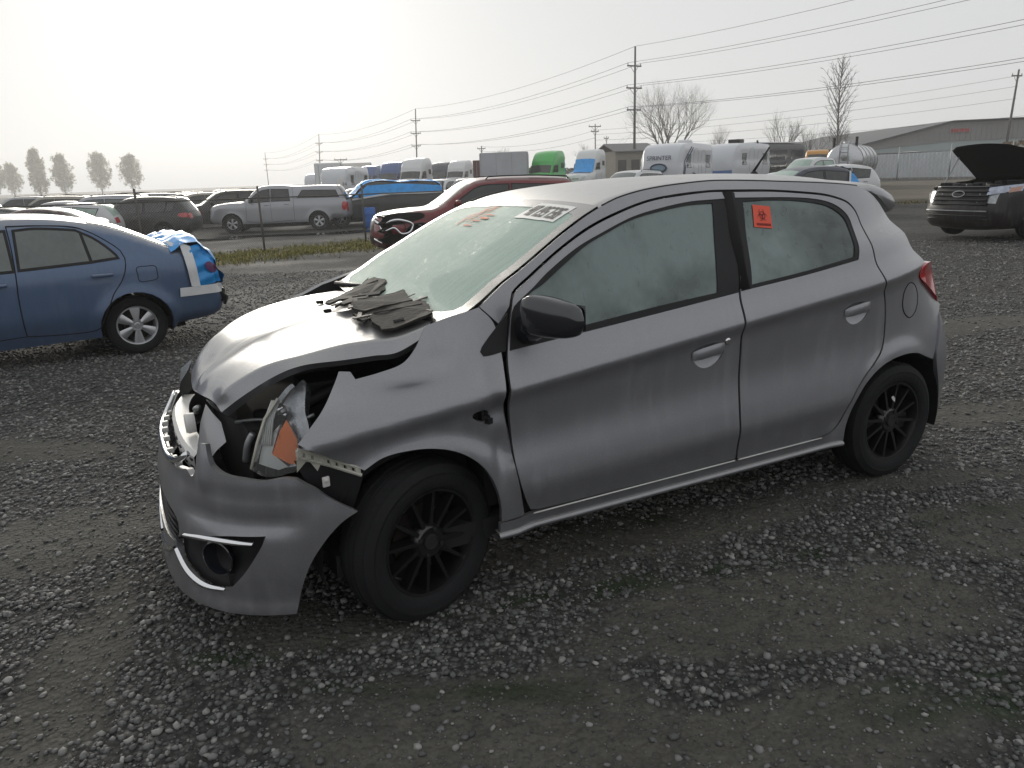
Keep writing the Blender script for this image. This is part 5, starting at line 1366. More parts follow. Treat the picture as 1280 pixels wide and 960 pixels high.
SUV = dict(w=1.96, wb=2.86, wr=0.365, belt=1.13, yt=0.76, r=0.09, bow=0.14, rimk=0.66, spokes=5, sill=0.26, cladding=0.36, flare=1, seg=0.08,
    top=[(-0.48, 0.36), (-1.02, 0.42), (-1.10, 0.62), (-1.08, 0.82), (-1.05, 1.05), (-0.93, 1.42), (-0.80, 1.66), (-0.55, 1.715), (0.4, 1.76), (1.3, 1.74), (1.62, 1.66), (2.42, 1.14), (2.95, 1.08), (3.45, 1.02), (3.66, 0.92), (3.74, 0.70), (3.76, 0.48), (3.70, 0.26), (3.38, 0.22)],
    segs=[('rear_bumper', 0, 3, 'p'), ('tailgate', 3, 4, 'p'), ('rear_window', 4, 6, 'rglass'), ('roof', 6, 10, 'p'), ('windscreen', 10, 11, 'glass'), ('bonnet', 11, 14, 'p'), ('front_bumper', 14, 18, 'p')],
    windows=[[(-0.78, 1.53, 1), (-0.30, 1.57, 1), (-0.26, 1.17, 1), (-0.86, 1.20, 1)], [(-0.22, 1.575, 1), (0.66, 1.61, 1), (0.68, 1.16, 1), (-0.18, 1.17, 1)], [(0.76, 1.61, 1), (1.35, 1.595), (1.60, 1.50), (2.02, 1.20), (2.03, 1.15, 1), (0.77, 1.155, 1)]],
    seams=[[(0.72, 1.62), (0.74, 1.1), (0.72, 0.5), (0.70, 0.36)], [(-0.24, 1.60), (-0.22, 1.1), (-0.05, 0.88), (0.36, 0.72), (0.44, 0.4)], [(2.10, 1.15), (2.14, 0.9), (2.10, 0.42), (0.5, 0.38)]],
    handles=[(0.02, 1.03), (1.02, 1.01)], mirror=(1.98, 1.16), rails=(-0.7, 1.2),
    lamps=[('headlamp', 14.05, 15.0, 0.55, 0.99, M_HEAD), ('tail_lamp', 2.9, 3.9, 0.72, 0.99, M_REDLENS)],
    side_lamps=[('tail_lamp_side', [(-1.02, 1.12), (-0.88, 1.10), (-0.90, 0.98), (-1.04, 0.98)], M_REDLENS)], patches=[('grille', 14.2, 15.4, -0.5, 0.5, M_BLACK), ('bumper_intake', 15.9, 16.6, -0.6, 0.6, M_BLACK)])
CROSS = dict(SUV, w=1.84, wb=2.70, wr=0.345, belt=1.05, top=[(-0.45, 0.34), (-0.88, 0.40), (-0.95, 0.60), (-0.94, 0.85), (-0.88, 1.02), (-0.66, 1.36), (-0.50, 1.56), (-0.25, 1.62), (0.5, 1.665), (1.2, 1.64), (1.5, 1.56), (2.28, 1.08), (2.75, 1.03), (3.2, 0.95), (3.42, 0.84), (3.52, 0.66), (3.53, 0.46), (3.44, 0.30), (3.18, 0.26)], yt=0.72,
    windows=[[(-0.50, 1.42, 1), (-0.22, 1.47, 1), (-0.12, 1.11, 1), (-0.36, 1.13, 1)], [(-0.16, 1.48, 1), (0.62, 1.53, 1), (0.64, 1.09, 1), (-0.06, 1.10, 1)], [(0.72, 1.53, 1), (1.25, 1.50), (1.5, 1.40), (1.88, 1.13), (1.89, 1.08, 1), (0.73, 1.085, 1)]],
    seams=[[(0.68, 1.56), (0.70, 1.0), (0.68, 0.36)], [(2.0, 1.07), (2.02, 0.8), (1.95, 0.38), (0.5, 0.36)]], handles=[(0.05, 0.97), (1.0, 0.95)], mirror=(1.86, 1.08), rails=(-0.5, 1.0), spokes=10,
    side_lamps=[('tail_lamp_side', [(-0.90, 1.03), (-0.58, 1.00), (-0.66, 0.90), (-0.93, 0.90)], M_REDLENS)])
HATCH = dict(SEDAN, w=1.75, wb=2.6, wr=0.315, belt=0.98, top=[(-0.42, 0.30), (-0.76, 0.36), (-0.82, 0.55), (-0.80, 0.82), (-0.74, 0.98), (-0.42, 1.36), (-0.15, 1.45), (0.5, 1.50), (1.1, 1.47), (1.45, 1.38), (2.2, 1.0), (2.7, 0.92), (3.1, 0.80), (3.34, 0.66), (3.42, 0.45), (3.34, 0.26), (3.0, 0.23)],
    segs=[('rear_bumper', 0, 3, 'p'), ('tailgate', 3, 4, 'p'), ('rear_window', 4, 6, 'rglass'), ('roof', 6, 9, 'p'), ('windscreen', 9, 10, 'glass'), ('bonnet', 10, 13, 'p'), ('front_bumper', 13, 16, 'p')],
    windows=[[(-0.25, 1.30, 1), (0.60, 1.38, 1), (0.62, 1.02, 1), (-0.12, 1.04, 1)], [(0.70, 1.38, 1), (1.2, 1.34), (1.5, 1.22), (1.8, 1.03, 1), (0.71, 1.01, 1)]], seams=[[(0.66, 1.42), (0.68, 0.9), (0.66, 0.32)]], handles=[(0.1, 0.90), (1.0, 0.88)], mirror=(1.75, 1.0),
    lamps=[('headlamp', 12.4, 13.4, 0.55, 0.98, M_HEAD), ('tail_lamp', 2.8, 3.8, 0.65, 0.98, M_REDLENS)], patches=[('grille', 13.2, 14.0, -0.45, 0.45, M_BLACK)])
PICKUP = dict(SUV, w=2.03, wb=3.67, wr=0.40, belt=1.22, yt=0.74, sill=0.36, cladding=None, rimk=0.58, rails=None, flare=None, crown=0.03,
    top=[(-0.60, 0.50), (-1.18, 0.55), (-1.20, 0.72), (-1.19, 1.18), (-1.12, 1.30), (-0.92, 1.74), (-0.80, 1.84), (0.0, 1.875), (0.98, 1.87), (1.10, 1.885), (1.5, 1.935), (2.2, 1.925), (2.5, 1.84), (3.12, 1.30), (3.6, 1.27), (4.25, 1.20), (4.50, 1.08), (4.58, 0.80), (4.62, 0.62), (4.52, 0.46), (4.25, 0.42)],
    segs=[('rear_bumper', 0, 2, 'p'), ('tailgate', 2, 3, 'p'), ('canopy_hatch', 3, 6, 'rglass'), ('canopy_roof', 6, 9, 'p'), ('cab_roof', 9, 12, 'p'), ('windscreen', 12, 13, 'glass'), ('bonnet', 13, 16, 'p'), ('front_bumper', 16, 20, 'p')],
    windows=[[(-0.78, 1.66, 1), (0.62, 1.70, 1), (0.82, 1.42, 1), (-0.90, 1.40, 1)], [(1.22, 1.76, 1), (1.92, 1.78, 1), (1.94, 1.30, 1), (1.18, 1.30, 1)], [(2.02, 1.78, 1), (2.30, 1.74), (2.55, 1.62), (2.86, 1.34), (2.88, 1.27, 1), (2.03, 1.29, 1)]],
    seams=[[(1.04, 1.86), (1.02, 1.3), (1.02, 0.45)], [(1.97, 1.82), (1.99, 1.2), (1.98, 0.48)], [(3.0, 1.30), (3.02, 0.9), (2.98, 0.48), (1.1, 0.46)], [(-1.15, 1.36), (0.0, 1.37), (1.02, 1.38)]], handles=[(1.32, 1.15), (2.15, 1.14)], mirror=(2.80, 1.28), mir_paint=0,
    lamps=[('headlamp', 15.9, 16.9, 0.62, 0.99, M_HEAD), ('tail_lamp', 2.1, 2.9, 0.80, 0.99, M_REDLENS)], side_lamps=[('tail_lamp_side', [(-1.19, 1.16), (-1.05, 1.15), (-1.05, 0.85), (-1.19, 0.85)], M_REDLENS)],
    patches=[('grille', 16.0, 17.0, -0.55, 0.55, M_BLACK), ('chrome_bumper', 17.3, 18.6, -0.98, 0.98, M_CHROME)])

# ---------------------------------------------------------------- blue sedan with its smashed tail wrapped
YAW_Y = 3.789
P_BLUE = paint('blue_metallic_paint', (0.078, 0.130, 0.235), metal=0.4, rough=0.36, coat=0.7, dew=0.2, streak=0.12, dew_sheen_top=0.7)
YAR, YS = make_car('sedan_car', 'blue sedan with its smashed tail wrapped in blue plastic and white tape', SEDAN, (-4.301, 8.336, gz(-4.3, 8.3)), YAW_Y, P_BLUE, glass_s=G_GREY, wheel='petal', sp_=0.05, detail=1)
f_ = YS.side(1, 0.002); ff2 = cr([(-0.066, 0.886), (-0.15, 0.895), (-0.242, 0.886), (-0.25, 0.82), (-0.245, 0.765), (-0.15, 0.745), (-0.075, 0.752), (-0.066, 0.82)], seg=0.02)
b = MB(); b.tube([f_(x, z) for x, z in ff2+[ff2[0]]], 0.0035, 5); b.build('fuel_flap_seam', M_DARK, YAR)
# wrap: crumpled sheet over the boot and tail
def wrap_pt(u, v):
    """u across -1..1 (left +1), v 0 (window foot) .. 1 (bumper)"""
    p0 = [(-0.42, 1.06), (-0.56, 1.135), (-0.70, 1.13), (-0.82, 1.02), (-0.885, 0.86), (-0.92, 0.70), (-0.93, 0.60)]
    t = v*6; k = min(5, int(t)); f = t-k
    x, z = lerp(p0[k][0], p0[k+1][0], f), lerp(p0[k][1], p0[k+1][1], f)
    ye = YS.y0(x, min(z, 0.95))-0.01
    n = noise.noise(Vector((u*3.0, v*5.5, 1.0)))*0.05+noise.noise(Vector((u*7, v*12, 4.0)))*0.028
    e = 1-abs(u)**3
    return (x-0.05*e*v-n*0.8-0.02*abs(math.sin(u*6+v*9))*e, u*ye, z+0.05*e*(1-v)+n*e-0.05*(abs(u)**4)*(1-v))
g = MB(); g.grid([[wrap_pt(u, v) for u in np.linspace(-1, 1, 49)] for v in np.linspace(0, 1, 41)]); wr_ = g.build('wrap_sheet', M_TARP, YAR, smooth=True)
# flank part of the wrap
panel('wrap_flank', [(-0.60, 1.05), (-0.72, 1.07), (-0.84, 0.93), (-0.90, 0.66), (-0.66, 0.63)], lambda x, z: tuple(Vector(YS.side(1, 0.015)(x, min(z, 0.98)))+Vector((0, 0.014*math.sin(z*40+x*11)-0.25*max(0, z-0.98), z-min(z, 0.98)))), M_TARP, YAR, sp=0.02, thick=0.004, inward=(1.2, 0, 0.6))
panel('torn_patch', cr([(-0.74, 0.86), (-0.80, 0.88), (-0.87, 0.81), (-0.84, 0.76), (-0.77, 0.79)], seg=0.02), lambda x, z: tuple(Vector(YS.side(1, 0.034)(x, z))), mat('maroon_film', (0.10, 0.02, 0.10), 0.4, var=0.4, vscale=15), YAR, sp=0.02, thick=0.003, inward=(1.2, 0, 0.6))
panel('tape_strip', [(-0.52, 1.10), (-0.625, 1.055), (-0.66, 0.63), (-0.565, 0.645)], lambda x, z: tuple(Vector(YS.side(1, 0.034)(x, min(z, 0.99)))+Vector((0, -0.4*max(0, z-0.99)+0.004*math.sin(z*25), z-min(z, 0.99)))), M_TAPE, YAR, sp=0.025, thick=0.003, inward=(1.2, 0, 0.6))
panel('tape_strip', [(-0.445, 0.640), (-0.895, 0.640), (-0.90, 0.545), (-0.435, 0.550)], lambda x, z: tuple(Vector(YS.side(1, 0.030)(x, z))+Vector((0, 0.004*math.sin(x*30), 0))), M_TAPE, YAR, sp=0.025, thick=0.003, inward=(1.2, 0, 0.6))
panel('tape_strip', [(-0.40, 1.11), (-0.60, 1.085), (-0.63, 1.045), (-0.44, 1.06)], lambda x, z: tuple(Vector((x, YS.y0(x, 0.97)-0.05-(z-1.04)*1.2, z+0.012*math.sin(x*40)))), M_TAPE, YAR, sp=0.02, thick=0.003, inward=(1.2, 0, 0.6))
g = MB(); g.grid([[wrap_pt(u, v)[:1][0:1] and tuple(Vector(wrap_pt(u, v))+Vector((-0.006, 0, 0.004))) for u in np.linspace(-1, 1, 25)] for v in np.linspace(0.88, 0.99, 4)]); g.build('tape_strip', M_TAPE, YAR, smooth=True)
b = MB(); b.rbox((-0.90, 0.60, 0.50), (0.10, 0.20, 0.16), 0.03); b.tube([(-0.88, 0.70, 0.56), (-0.95, 0.72, 0.48), (-0.92, 0.70, 0.40)], 0.018, 6); b.build('broken_bumper_end', M_BLACK, YAR)
# ---------------------------------------------------------------- black SUV, bonnet up, at the right edge
P_BLK = paint('black_car_paint', (0.007, 0.007, 0.008), metal=0.0, rough=0.35, coat=0.35, dew=0.25, streak=0.15, dew_sheen_top=0.25)
P_PLUM = paint('dark_plum_paint', (0.010, 0.007, 0.008), metal=0.2, rough=0.4, coat=0.3, dew=0.25, streak=0.2, dew_sheen_top=0.2)
P_RED = paint('dark_red_paint', (0.17, 0.009, 0.015), metal=0.25, rough=0.35, coat=0.7, dew=0.2, streak=0.1, dew_sheen_top=0.6)
P_SILV = paint('silver_paint', (0.36, 0.37, 0.40), metal=0.5, rough=0.4, coat=0.5, dew=0.2, streak=0.15, dew_sheen_top=0.4)
P_WHITE = paint('white_car_paint', (0.62, 0.63, 0.64), metal=0.0, rough=0.35, coat=0.5, dew=0.2, streak=0.1)
P_NAVY = paint('navy_paint', (0.012, 0.018, 0.045), metal=0.3, rough=0.35, coat=0.6, dew=0.2, streak=0.1, dew_sheen_top=0.2)
P_DGREY = paint('dark_grey_paint', (0.045, 0.047, 0.05), metal=0.4, rough=0.35, coat=0.6, dew=0.2, streak=0.1, dew_sheen_top=0.35)
P_MAROON = paint('maroon_paint', (0.045, 0.008, 0.012), metal=0.3, rough=0.35, coat=0.6, dew=0.2, streak=0.1, dew_sheen_top=0.3)
P_TAN = paint('champagne_paint', (0.30, 0.28, 0.24), metal=0.4, rough=0.4, coat=0.5, dew=0.2, streak=0.1, dew_sheen_top=0.4)
EX, ES = make_car('suv_car', 'black SUV at the right edge with its bonnet propped open', SUV, (12.55, 16.65, gz(12.5, 16.6)), 3.50, P_PLUM, sp_=0.07, skip=('bonnet', 'grille', 'bumper_intake'), wheel='multi')
b = MB(); rows = []
for k in range(9):
    t = k/8; a = R(37); x = 2.44+1.18*t*math.cos(a); z = 1.17+1.18*t*math.sin(a)-0.10*t*t
    rows.append([(x+0.0*abs(u), u*(0.82-0.06*t*t-0.9*max(0, t-0.72)**2*(1 if t > 0.72 else 0)-0.12*max(0, (t-0.9)/0.1)), z+0.05*(1-u*u)*math.cos(a)) for u in np.linspace(-1, 1, 15)])
b.grid(rows); bo_ = b.build('bonnet', P_PLUM, EX, smooth=True)
b = MB(); b.grid([[(x-0.012, y*0.97, z-0.03) for x, y, z in r_] for r_ in rows]); b.build('bonnet_lining', M_DARK, bo_, smooth=True)
b = MB(); b.tube([(3.45, -0.72, 1.02), (3.05, -0.74, 1.60)], 0.012, 6); b.build('bonnet_prop', M_STEEL, EX)
b = MB(); b.box((3.0, 0, 0.92), (1.15, 1.66, 0.16)); b.build('engine_bay', M_DARK, EX)
rg = random.Random(9)
for k in range(16):
    b = MB(); x, y = rg.uniform(2.6, 3.5), rg.uniform(-0.75, 0.75); d_ = (rg.uniform(.10, .35), rg.uniform(.10, .35), rg.uniform(.05, .12)); b.rbox((x, y, 1.0+d_[2]/2), d_, 0.02, rz=rg.uniform(0, 1)); b.build('engine_cover', rg.choice([M_BLACK, M_UNDER, M_TRIM]), EX)
def exf(y, z, d=0.0):     # front face of the SUV
    x = interp(z, [(0.3, 3.60), (0.5, 3.74), (0.7, 3.73), (0.92, 3.66), (1.05, 3.58)])+0.12*(1-abs(y/0.95)**2.2)+d
    return (x, y, z)
gp = MB(); gp.grid([[exf(y, z, 0.03) for y in np.linspace(-0.60, 0.60, 9)] for z in (0.66, 0.80, 0.94, 1.03)]); go = gp.build('grille', M_BLACK, EX, smooth=True)
for z in (0.69, 0.77, 0.85, 0.93, 1.01):
    b = MB(); b.tube([exf(y, z, 0.045) for y in np.linspace(-0.58, 0.58, 13)], 0.016, 6); b.build('grille_bar', M_TRIM if z < 1 else M_GLOSSBLACK, go, smooth=True)
for z in (0.40, 0.47, 0.56):
    b = MB(); b.tube([exf(y, z, 0.04) for y in np.linspace(-0.72, 0.62, 13)], 0.013, 6); b.build('intake_bar', M_STEEL if z == 0.56 else M_TRIM, EX, smooth=True)
b = MB(); ring = [(exf(0.13*math.cos(a), 0.88+0.055*math.sin(a), 0.075)) for a in np.linspace(0, 2*PI, 25)]; b.tube(ring, 0.010, 5); b.build('oval_badge', M_STEEL, EX, smooth=False, fix=False)
g = MB(); g.grid([[exf(lerp(0.56, 0.96, u), lerp(lerp(0.86, 0.93, u), lerp(1.0, 1.06, u), v), 0.05-0.30*u*u) for u in np.linspace(0, 1, 9)] for v in np.linspace(0, 1, 5)]); hl_ = g.build('headlamp', mat('blue_clear_lamp', (0.40, 0.44, 0.55), 0.1, coat=1.0, var=0.4, vscale=10), EX, smooth=True)
g = MB(); g.grid([[exf(lerp(0.84, 0.95, u), lerp(lerp(0.90, 0.93, u), lerp(0.99, 1.02, u), v), 0.06-0.30*lerp(0.7, 0.97, u)**2) for u in np.linspace(0, 1, 4)] for v in np.linspace(0, 1, 4)]); g.build('indicator', mat('pale_amber', (0.45, 0.25, 0.2), 0.3, coat=0.5), hl_, smooth=True)
b = MB(); b.rbox((3.45, -0.90, 0.82), (0.16, 0.14, 0.14), 0.04); b.tube([(3.50, -0.88, 0.92), (3.42, -0.93, 0.98), (3.38, -0.90, 1.02)], 0.02, 6); b.build('broken_headlamp', M_BEIGEPL, EX, smooth=True)
for y0, y1 in ((-0.05, -0.45), (0.5, 0.15)):
    f0, f1 = ES.strip(lerp(ES.kidx[11], ES.kidx[10], 0.05), y0/0.75, 0.03), ES.strip(lerp(ES.kidx[11], ES.kidx[10], 0.28), y1/0.75, 0.03)
    b = MB(); b.tube([f0, f1], 0.012, 5); b.build('wiper_arm', M_BLACK, EX)

# ---------------------------------------------------------------- dark red SUV with crushed front corner
RS, RSh = make_car('suv_car', 'dark red SUV with roof rails and crushed front corner behind the grey hatchback', SUV, (0.66, 20.6, gz(-0.5, 20.6)), 3.40, P_RED, sp_=0.07, skip=('headlamp',))
RS.scale = (1.09, 1.03, 1.03)
b = MB(); rg = random.Random(4); pts = []
for i in range(9):
    pts.append([(3.76-0.15*(i % 2)+rg.uniform(-.08, .08), lerp(0.98, 0.1, j/7)+rg.uniform(-.04, .04), lerp(0.28, 1.0, i/8)) for j in range(8)])
b.grid(pts); b.build('crushed_front', M_DARK, RS)
f2 = RSh.side(1, 0.02)
panel('torn_opening', cr([(3.55, 1.02), (3.0, 1.05), (2.75, 0.98), (2.95, 0.86), (3.25, 0.80), (3.6, 0.62), (3.7, 0.40), (3.35, 0.36), (3.30, 0.55), (3.70, 0.85)], seg=0.06), f2, M_DARK, RS, sp=0.06, thick=0.01, inward=(1.4, 0, 0.6))
b = MB(); b.rbox((3.55, 0.55, 0.92), (0.20, 0.45, 0.22), 0.06, rz=0.3); b.build('headlamp', M_HEAD, RS, smooth=True)
b = MB(); b.tube(cat_pts([(3.68, 0.70, 0.70), (3.60, 0.95, 0.84), (3.35, 1.05, 0.90), (3.05, 1.05, 0.80), (3.10, 1.06, 0.62), (3.30, 1.06, 0.58), (3.45, 1.05, 0.72), (3.62, 0.95, 0.66), (3.68, 0.72, 0.70)], 40), 0.030, 7); b.build('hanging_lamp_bezel', M_CHROME, RS, smooth=True)
b = MB(); b.tube([(3.78, 0.1, 0.92), (3.82, 0.5, 0.90), (3.72, 0.75, 0.78), (3.70, 0.85, 0.62)], 0.035, 7); b.tube([(3.80, 0.0, 0.50), (3.84, 0.5, 0.44), (3.70, 0.80, 0.36)], 0.03, 7); b.build('grille_surround', M_CHROME, RS, smooth=True)
b = MB(); b.rbox((3.35, 1.0, 0.68), (0.30, 0.12, 0.22), 0.05); b.build('bent_panel', P_RED, RS, smooth=True)

# ---------------------------------------------------------------- silver pickup with canopy
make_car('pickup_truck', 'silver crew cab pickup with matching canopy behind the fence', PICKUP, (-8.2, 34.6, gz(-8.2, 34.6)), 3.23, P_SILV, cat='pickup', glass_s=G_DARK, wheel='petal', sp_=0.10)
# ---------------------------------------------------------------- rows of wrecks behind the fence
LOTG = 'cars parked in rows behind the fence'
def rear_at(x, y): return (x, y, gz(x, y))
make_car('crossover_car', 'black crossover with bright alloy wheels facing left behind the fence', CROSS, rear_at(-13.1, 30.4), 3.20, P_BLK, group=LOTG, sp_=0.10)
P_LB0 = paint('light_blue_paint', (0.03, 0.16, 0.36), metal=0.2, rough=0.35, coat=0.6)
lot = [
    ('suv_car', 'black SUV with chrome grille just left of the silver pickup', SUV, (-13.0, 40.0), 3.55, P_BLK, G_MINT, G_DARK),
    ('suv_car', 'dark grey SUV with a pale misted windscreen behind the silver pickup', SUV, (-12.5, 45.5), 3.55, P_DGREY, G_MINT, G_DARK),
    ('suv_car', 'champagne SUV in the row behind the black SUV with chrome grille', CROSS, (-16.6, 45.0), 3.55, P_TAN, G_MINT, G_DARK),
    ('crossover_car', 'dark green-windowed crossover above the black crossover', CROSS, (-19.2, 46.5), 3.5, P_DGREY, G_MINT, G_MINT),
    ('crossover_car', 'black crossover in the middle of the far row', CROSS, (-22.5, 52.0), 3.5, P_BLK, G_MINT, G_DARK),
    ('hatchback_car', 'white hatchback with misted green side windows behind the blue sedan', HATCH, (-15.4, 29.4), 3.3, P_WHITE, G_MINT, G_MINT),
    ('hatchback_car', 'silver hatchback left of the white hatchback', HATCH, (-22.0, 40.0), 3.35, P_SILV, G_MINT, G_GREY),
    ('sedan_car', 'maroon sedan at the left edge behind the blue sedan', SEDAN, (-14.1, 25.4), 3.25, P_MAROON, G_MINT, G_DARK),
    ('sedan_car', 'dark grey sedan behind the maroon sedan', SEDAN, (-19.6, 32.0), 3.3, P_DGREY, G_MINT, G_GREY),
    ('suv_car', 'silver SUV at the far left of the back row', SUV, (-31.0, 52.0), 3.5, P_SILV, G_MINT, G_DARK),
    ('suv_car', 'dark SUV with roof rails at the back of the far row', SUV, (-26.0, 56.0), 3.5, P_NAVY, G_MINT, G_DARK),
    ('suv_car', 'tan SUV among the far roofs left of the pickup', SUV, (-20.5, 60.0), 3.5, P_TAN, G_MINT, G_DARK),
    ('crossover_car', 'white crossover furthest back in the far row', CROSS, (-27.5, 66.0), 3.5, P_WHITE, G_MINT, G_DARK),
    ('crossover_car', 'silver crossover beyond the pickup cab', CROSS, (-15.0, 58.0), 3.5, P_SILV, G_MINT, G_DARK),
    ('suv_car', 'black SUV far back between pale roofs', SUV, (-36.0, 64.0), 3.45, P_BLK, G_MINT, G_DARK),
    ('sedan_car', 'white sedan at the far left beyond the silver hatchback', SEDAN, (-28.5, 44.0), 3.35, P_WHITE, G_MINT, G_GREY),
    ('suv_car', 'silver SUV squeezed between the black crossover and the white hatchback', SUV, (-17.0, 39.0), 3.3, P_SILV, G_MINT, G_DARK),
    ('sedan_car', 'navy sedan in the far row above the silver hatchback', SEDAN, (-26.0, 48.5), 3.4, P_NAVY, G_MINT, G_GREY),
    ('crossover_car', 'maroon crossover in the far row left of the tan SUV', CROSS, (-24.5, 60.5), 3.5, P_MAROON, G_MINT, G_DARK),
    ('suv_car', 'white SUV at the far end of the row above the pickup bonnet', SUV, (-20.0, 70.0), 3.5, P_WHITE, G_MINT, G_DARK),
    ('hatchback_car', 'blue hatchback far back left of the semi cabs', HATCH, (-12.8, 56.0), 3.9, P_LB0, G_MINT, G_DARK),
    ('crossover_car', 'grey crossover at the left end of the farthest row', CROSS, (-41.0, 70.0), 3.45, P_DGREY, G_MINT, G_DARK),
    ('sedan_car', 'silver sedan in the farthest row on the left', SEDAN, (-33.0, 72.0), 3.45, P_SILV, G_MINT, G_DARK),
    ('crossover_car', 'tan crossover between silver sedan and white crossover in the farthest row', CROSS, (-30.0, 76.0), 3.5, P_TAN, G_MINT, G_DARK),
    ('suv_car', 'silver SUV directly above the roof of the blue sedan', SUV, (-16.3, 33.8), 3.3, P_SILV, G_MINT, G_GREY),
    ('crossover_car', 'white crossover at the left edge above the maroon sedan', CROSS, (-24.5, 36.5), 3.3, P_WHITE, G_MINT, G_GREY),
    ('suv_car', 'champagne SUV far left above the blue sedan roof', SUV, (-24.0, 43.5), 3.35, P_TAN, G_MINT, G_DARK),
    ('suv_car', 'dark grey SUV between the white hatchback and black crossover', SUV, (-19.6, 42.3), 3.35, P_DGREY, G_MINT, G_DARK),
]
for nm, lb, sp, (x, y), yw, pm, gf, gs in lot:
    make_car(nm, lb, sp, rear_at(x, y), yw, pm, group=LOTG, glass_f=gf, glass_s=gs, sp_=0.14)
# dark pickup under a blue tarp, wreck with tarped tail
TP, TPS = make_car('pickup_truck', 'black pickup with a blue tarp taped over its cab beside the blue drum', PICKUP, rear_at(-4.2, 37.0), 3.45, P_BLK, cat='pickup', sp_=0.12, skip=('windscreen',))
def tarp_on(parent, pts_fn, name='tarp', m=M_TARP):
    g = MB(); g.grid([[pts_fn(u, v) for u in np.linspace(-1, 1, 21)] for v in np.linspace(0, 1, 25)]); return g.build(name, m, parent, smooth=True)
def tp(u, v):
    i = lerp(TPS.kidx[4], TPS.kidx[14], v); q = Vector(TPS.strip(i, max(-1, min(1, u*1.0)), 0.05)); n = noise.noise(Vector((u*4, v*9, 2)))*0.09
    return tuple(q+Vector((0, 0.03*u, n)))
tarp_on(TP, tp)
for sg in (1, -1):
    fn = TPS.side(sg, 0.03); panel('tarp_skirt', [(-1.0, 1.70), (0.9, 1.84), (2.4, 1.80), (3.1, 1.30), (2.6, 1.28), (1.4, 1.42), (0.0, 1.40), (-1.1, 1.42)], fn, M_TARP, TP, sp=0.14, thick=0.01, inward=(1.8, 0, 0.8))
    b = MB(); b.tube([TPS.side(sg, 0.04)(x, z) for x, z in [(-1.1, 1.40), (0, 1.38), (1.4, 1.40), (2.6, 1.26), (3.15, 1.20)]], 0.045, 5); b.build('tape_strip', M_TAPE, TP)
WC, WCS = make_car('crossover_car', 'silver and red wreck with a tarp strapped over its tail behind the pickup', CROSS, rear_at(-6.2, 38.2), 3.3, P_TAN, sp_=0.12)
tarp_on(WC, lambda u, v: tuple(Vector(WCS.strip(lerp(WCS.kidx[1], WCS.kidx[5], v), u*0.9, 0.04))+Vector((0, 0, noise.noise(Vector((u*4, v*6, 7)))*0.05))))
# white pickups and vans beyond the red SUV
PICKN = dict(PICKUP, top=[(-0.60, 0.50), (-1.18, 0.55), (-1.20, 0.72), (-1.19, 1.30), (-1.10, 1.33), (-0.8, 1.32), (-0.5, 1.31), (0.0, 1.31), (0.92, 1.32), (1.02, 1.80), (1.5, 1.935), (2.2, 1.925), (2.5, 1.84), (3.12, 1.30), (3.6, 1.27), (4.25, 1.20), (4.50, 1.08), (4.58, 0.80), (4.62, 0.62), (4.52, 0.46), (4.25, 0.42)], windows=PICKUP['windows'][1:],
    segs=[('rear_bumper', 0, 2, 'p'), ('tailgate', 2, 4, 'p'), ('bed_cover', 4, 8, 'p'), ('cab_rear', 8, 10, 'rglass'), ('cab_roof', 10, 12, 'p'), ('windscreen', 12, 13, 'glass'), ('bonnet', 13, 16, 'p'), ('front_bumper', 16, 20, 'p')])
make_car('pickup_truck', 'white pickup facing the camera below the white semi cabs, on the left of two', PICKN, rear_at(-3.6, 56.5), 4.25, P_WHITE, cat='pickup', glass_f=G_GREY, sp_=0.16)
make_car('pickup_truck', 'white pickup with dark grille facing the camera, on the right of two', PICKN, rear_at(-1.5, 55.0), 4.2, P_WHITE, cat='pickup', glass_f=G_GREY, sp_=0.16)
make_car('suv_car', 'white SUV with misted windscreen just above the red SUV tail', SUV, rear_at(7.2, 41.0), 4.0, P_WHITE, glass_f=G_GREY, sp_=0.16)
make_car('sedan_car', 'pale car roof between the white pickups and the grey box', HATCH, rear_at(0.4, 60.0), 4.0, P_WHITE, sp_=0.16)
make_car('pickup_truck', 'white pickup with misted glass in front of the school bus', PICKN, rear_at(18.4, 43.5), 3.6, P_WHITE, cat='pickup', glass_f=G_MINT, glass_s=G_MINT, sp_=0.16)
NV, NVS = make_car('hatchback_car', 'navy hatchback with blue tarp over its tail beyond the grey hatchback roof', HATCH, rear_at(10.5, 25.6), 3.45, P_NAVY, sp_=0.10)
tarp_on(NV, lambda u, v: tuple(Vector(NVS.strip(lerp(NVS.kidx[3], NVS.kidx[6]-1, v), u, 0.03))+Vector((0, 0, noise.noise(Vector((u*4, v*6, 3)))*0.04))))
fn = NVS.side(1, 0.02); panel('tarp_skirt', [(-0.74, 0.95), (-0.50, 1.25), (-0.36, 1.33), (-0.25, 1.0), (-0.5, 0.86)], fn, M_TARP, NV, sp=0.08, thick=0.01, inward=(1.4, 0, 0.6))
bvv = MB(); bvv.tube([NVS.side(1, 0.03)(x, z) for x, z in [(-0.25, 1.0), (-0.36, 1.34)]], 0.03, 5); bvv.build('tape_strip', M_TAPE, NV)
make_car('hatchback_car', 'white car bonnet peeking over the rear of the hatchback roof', HATCH, rear_at(13.5, 30.5), 3.5, P_WHITE, sp_=0.14)
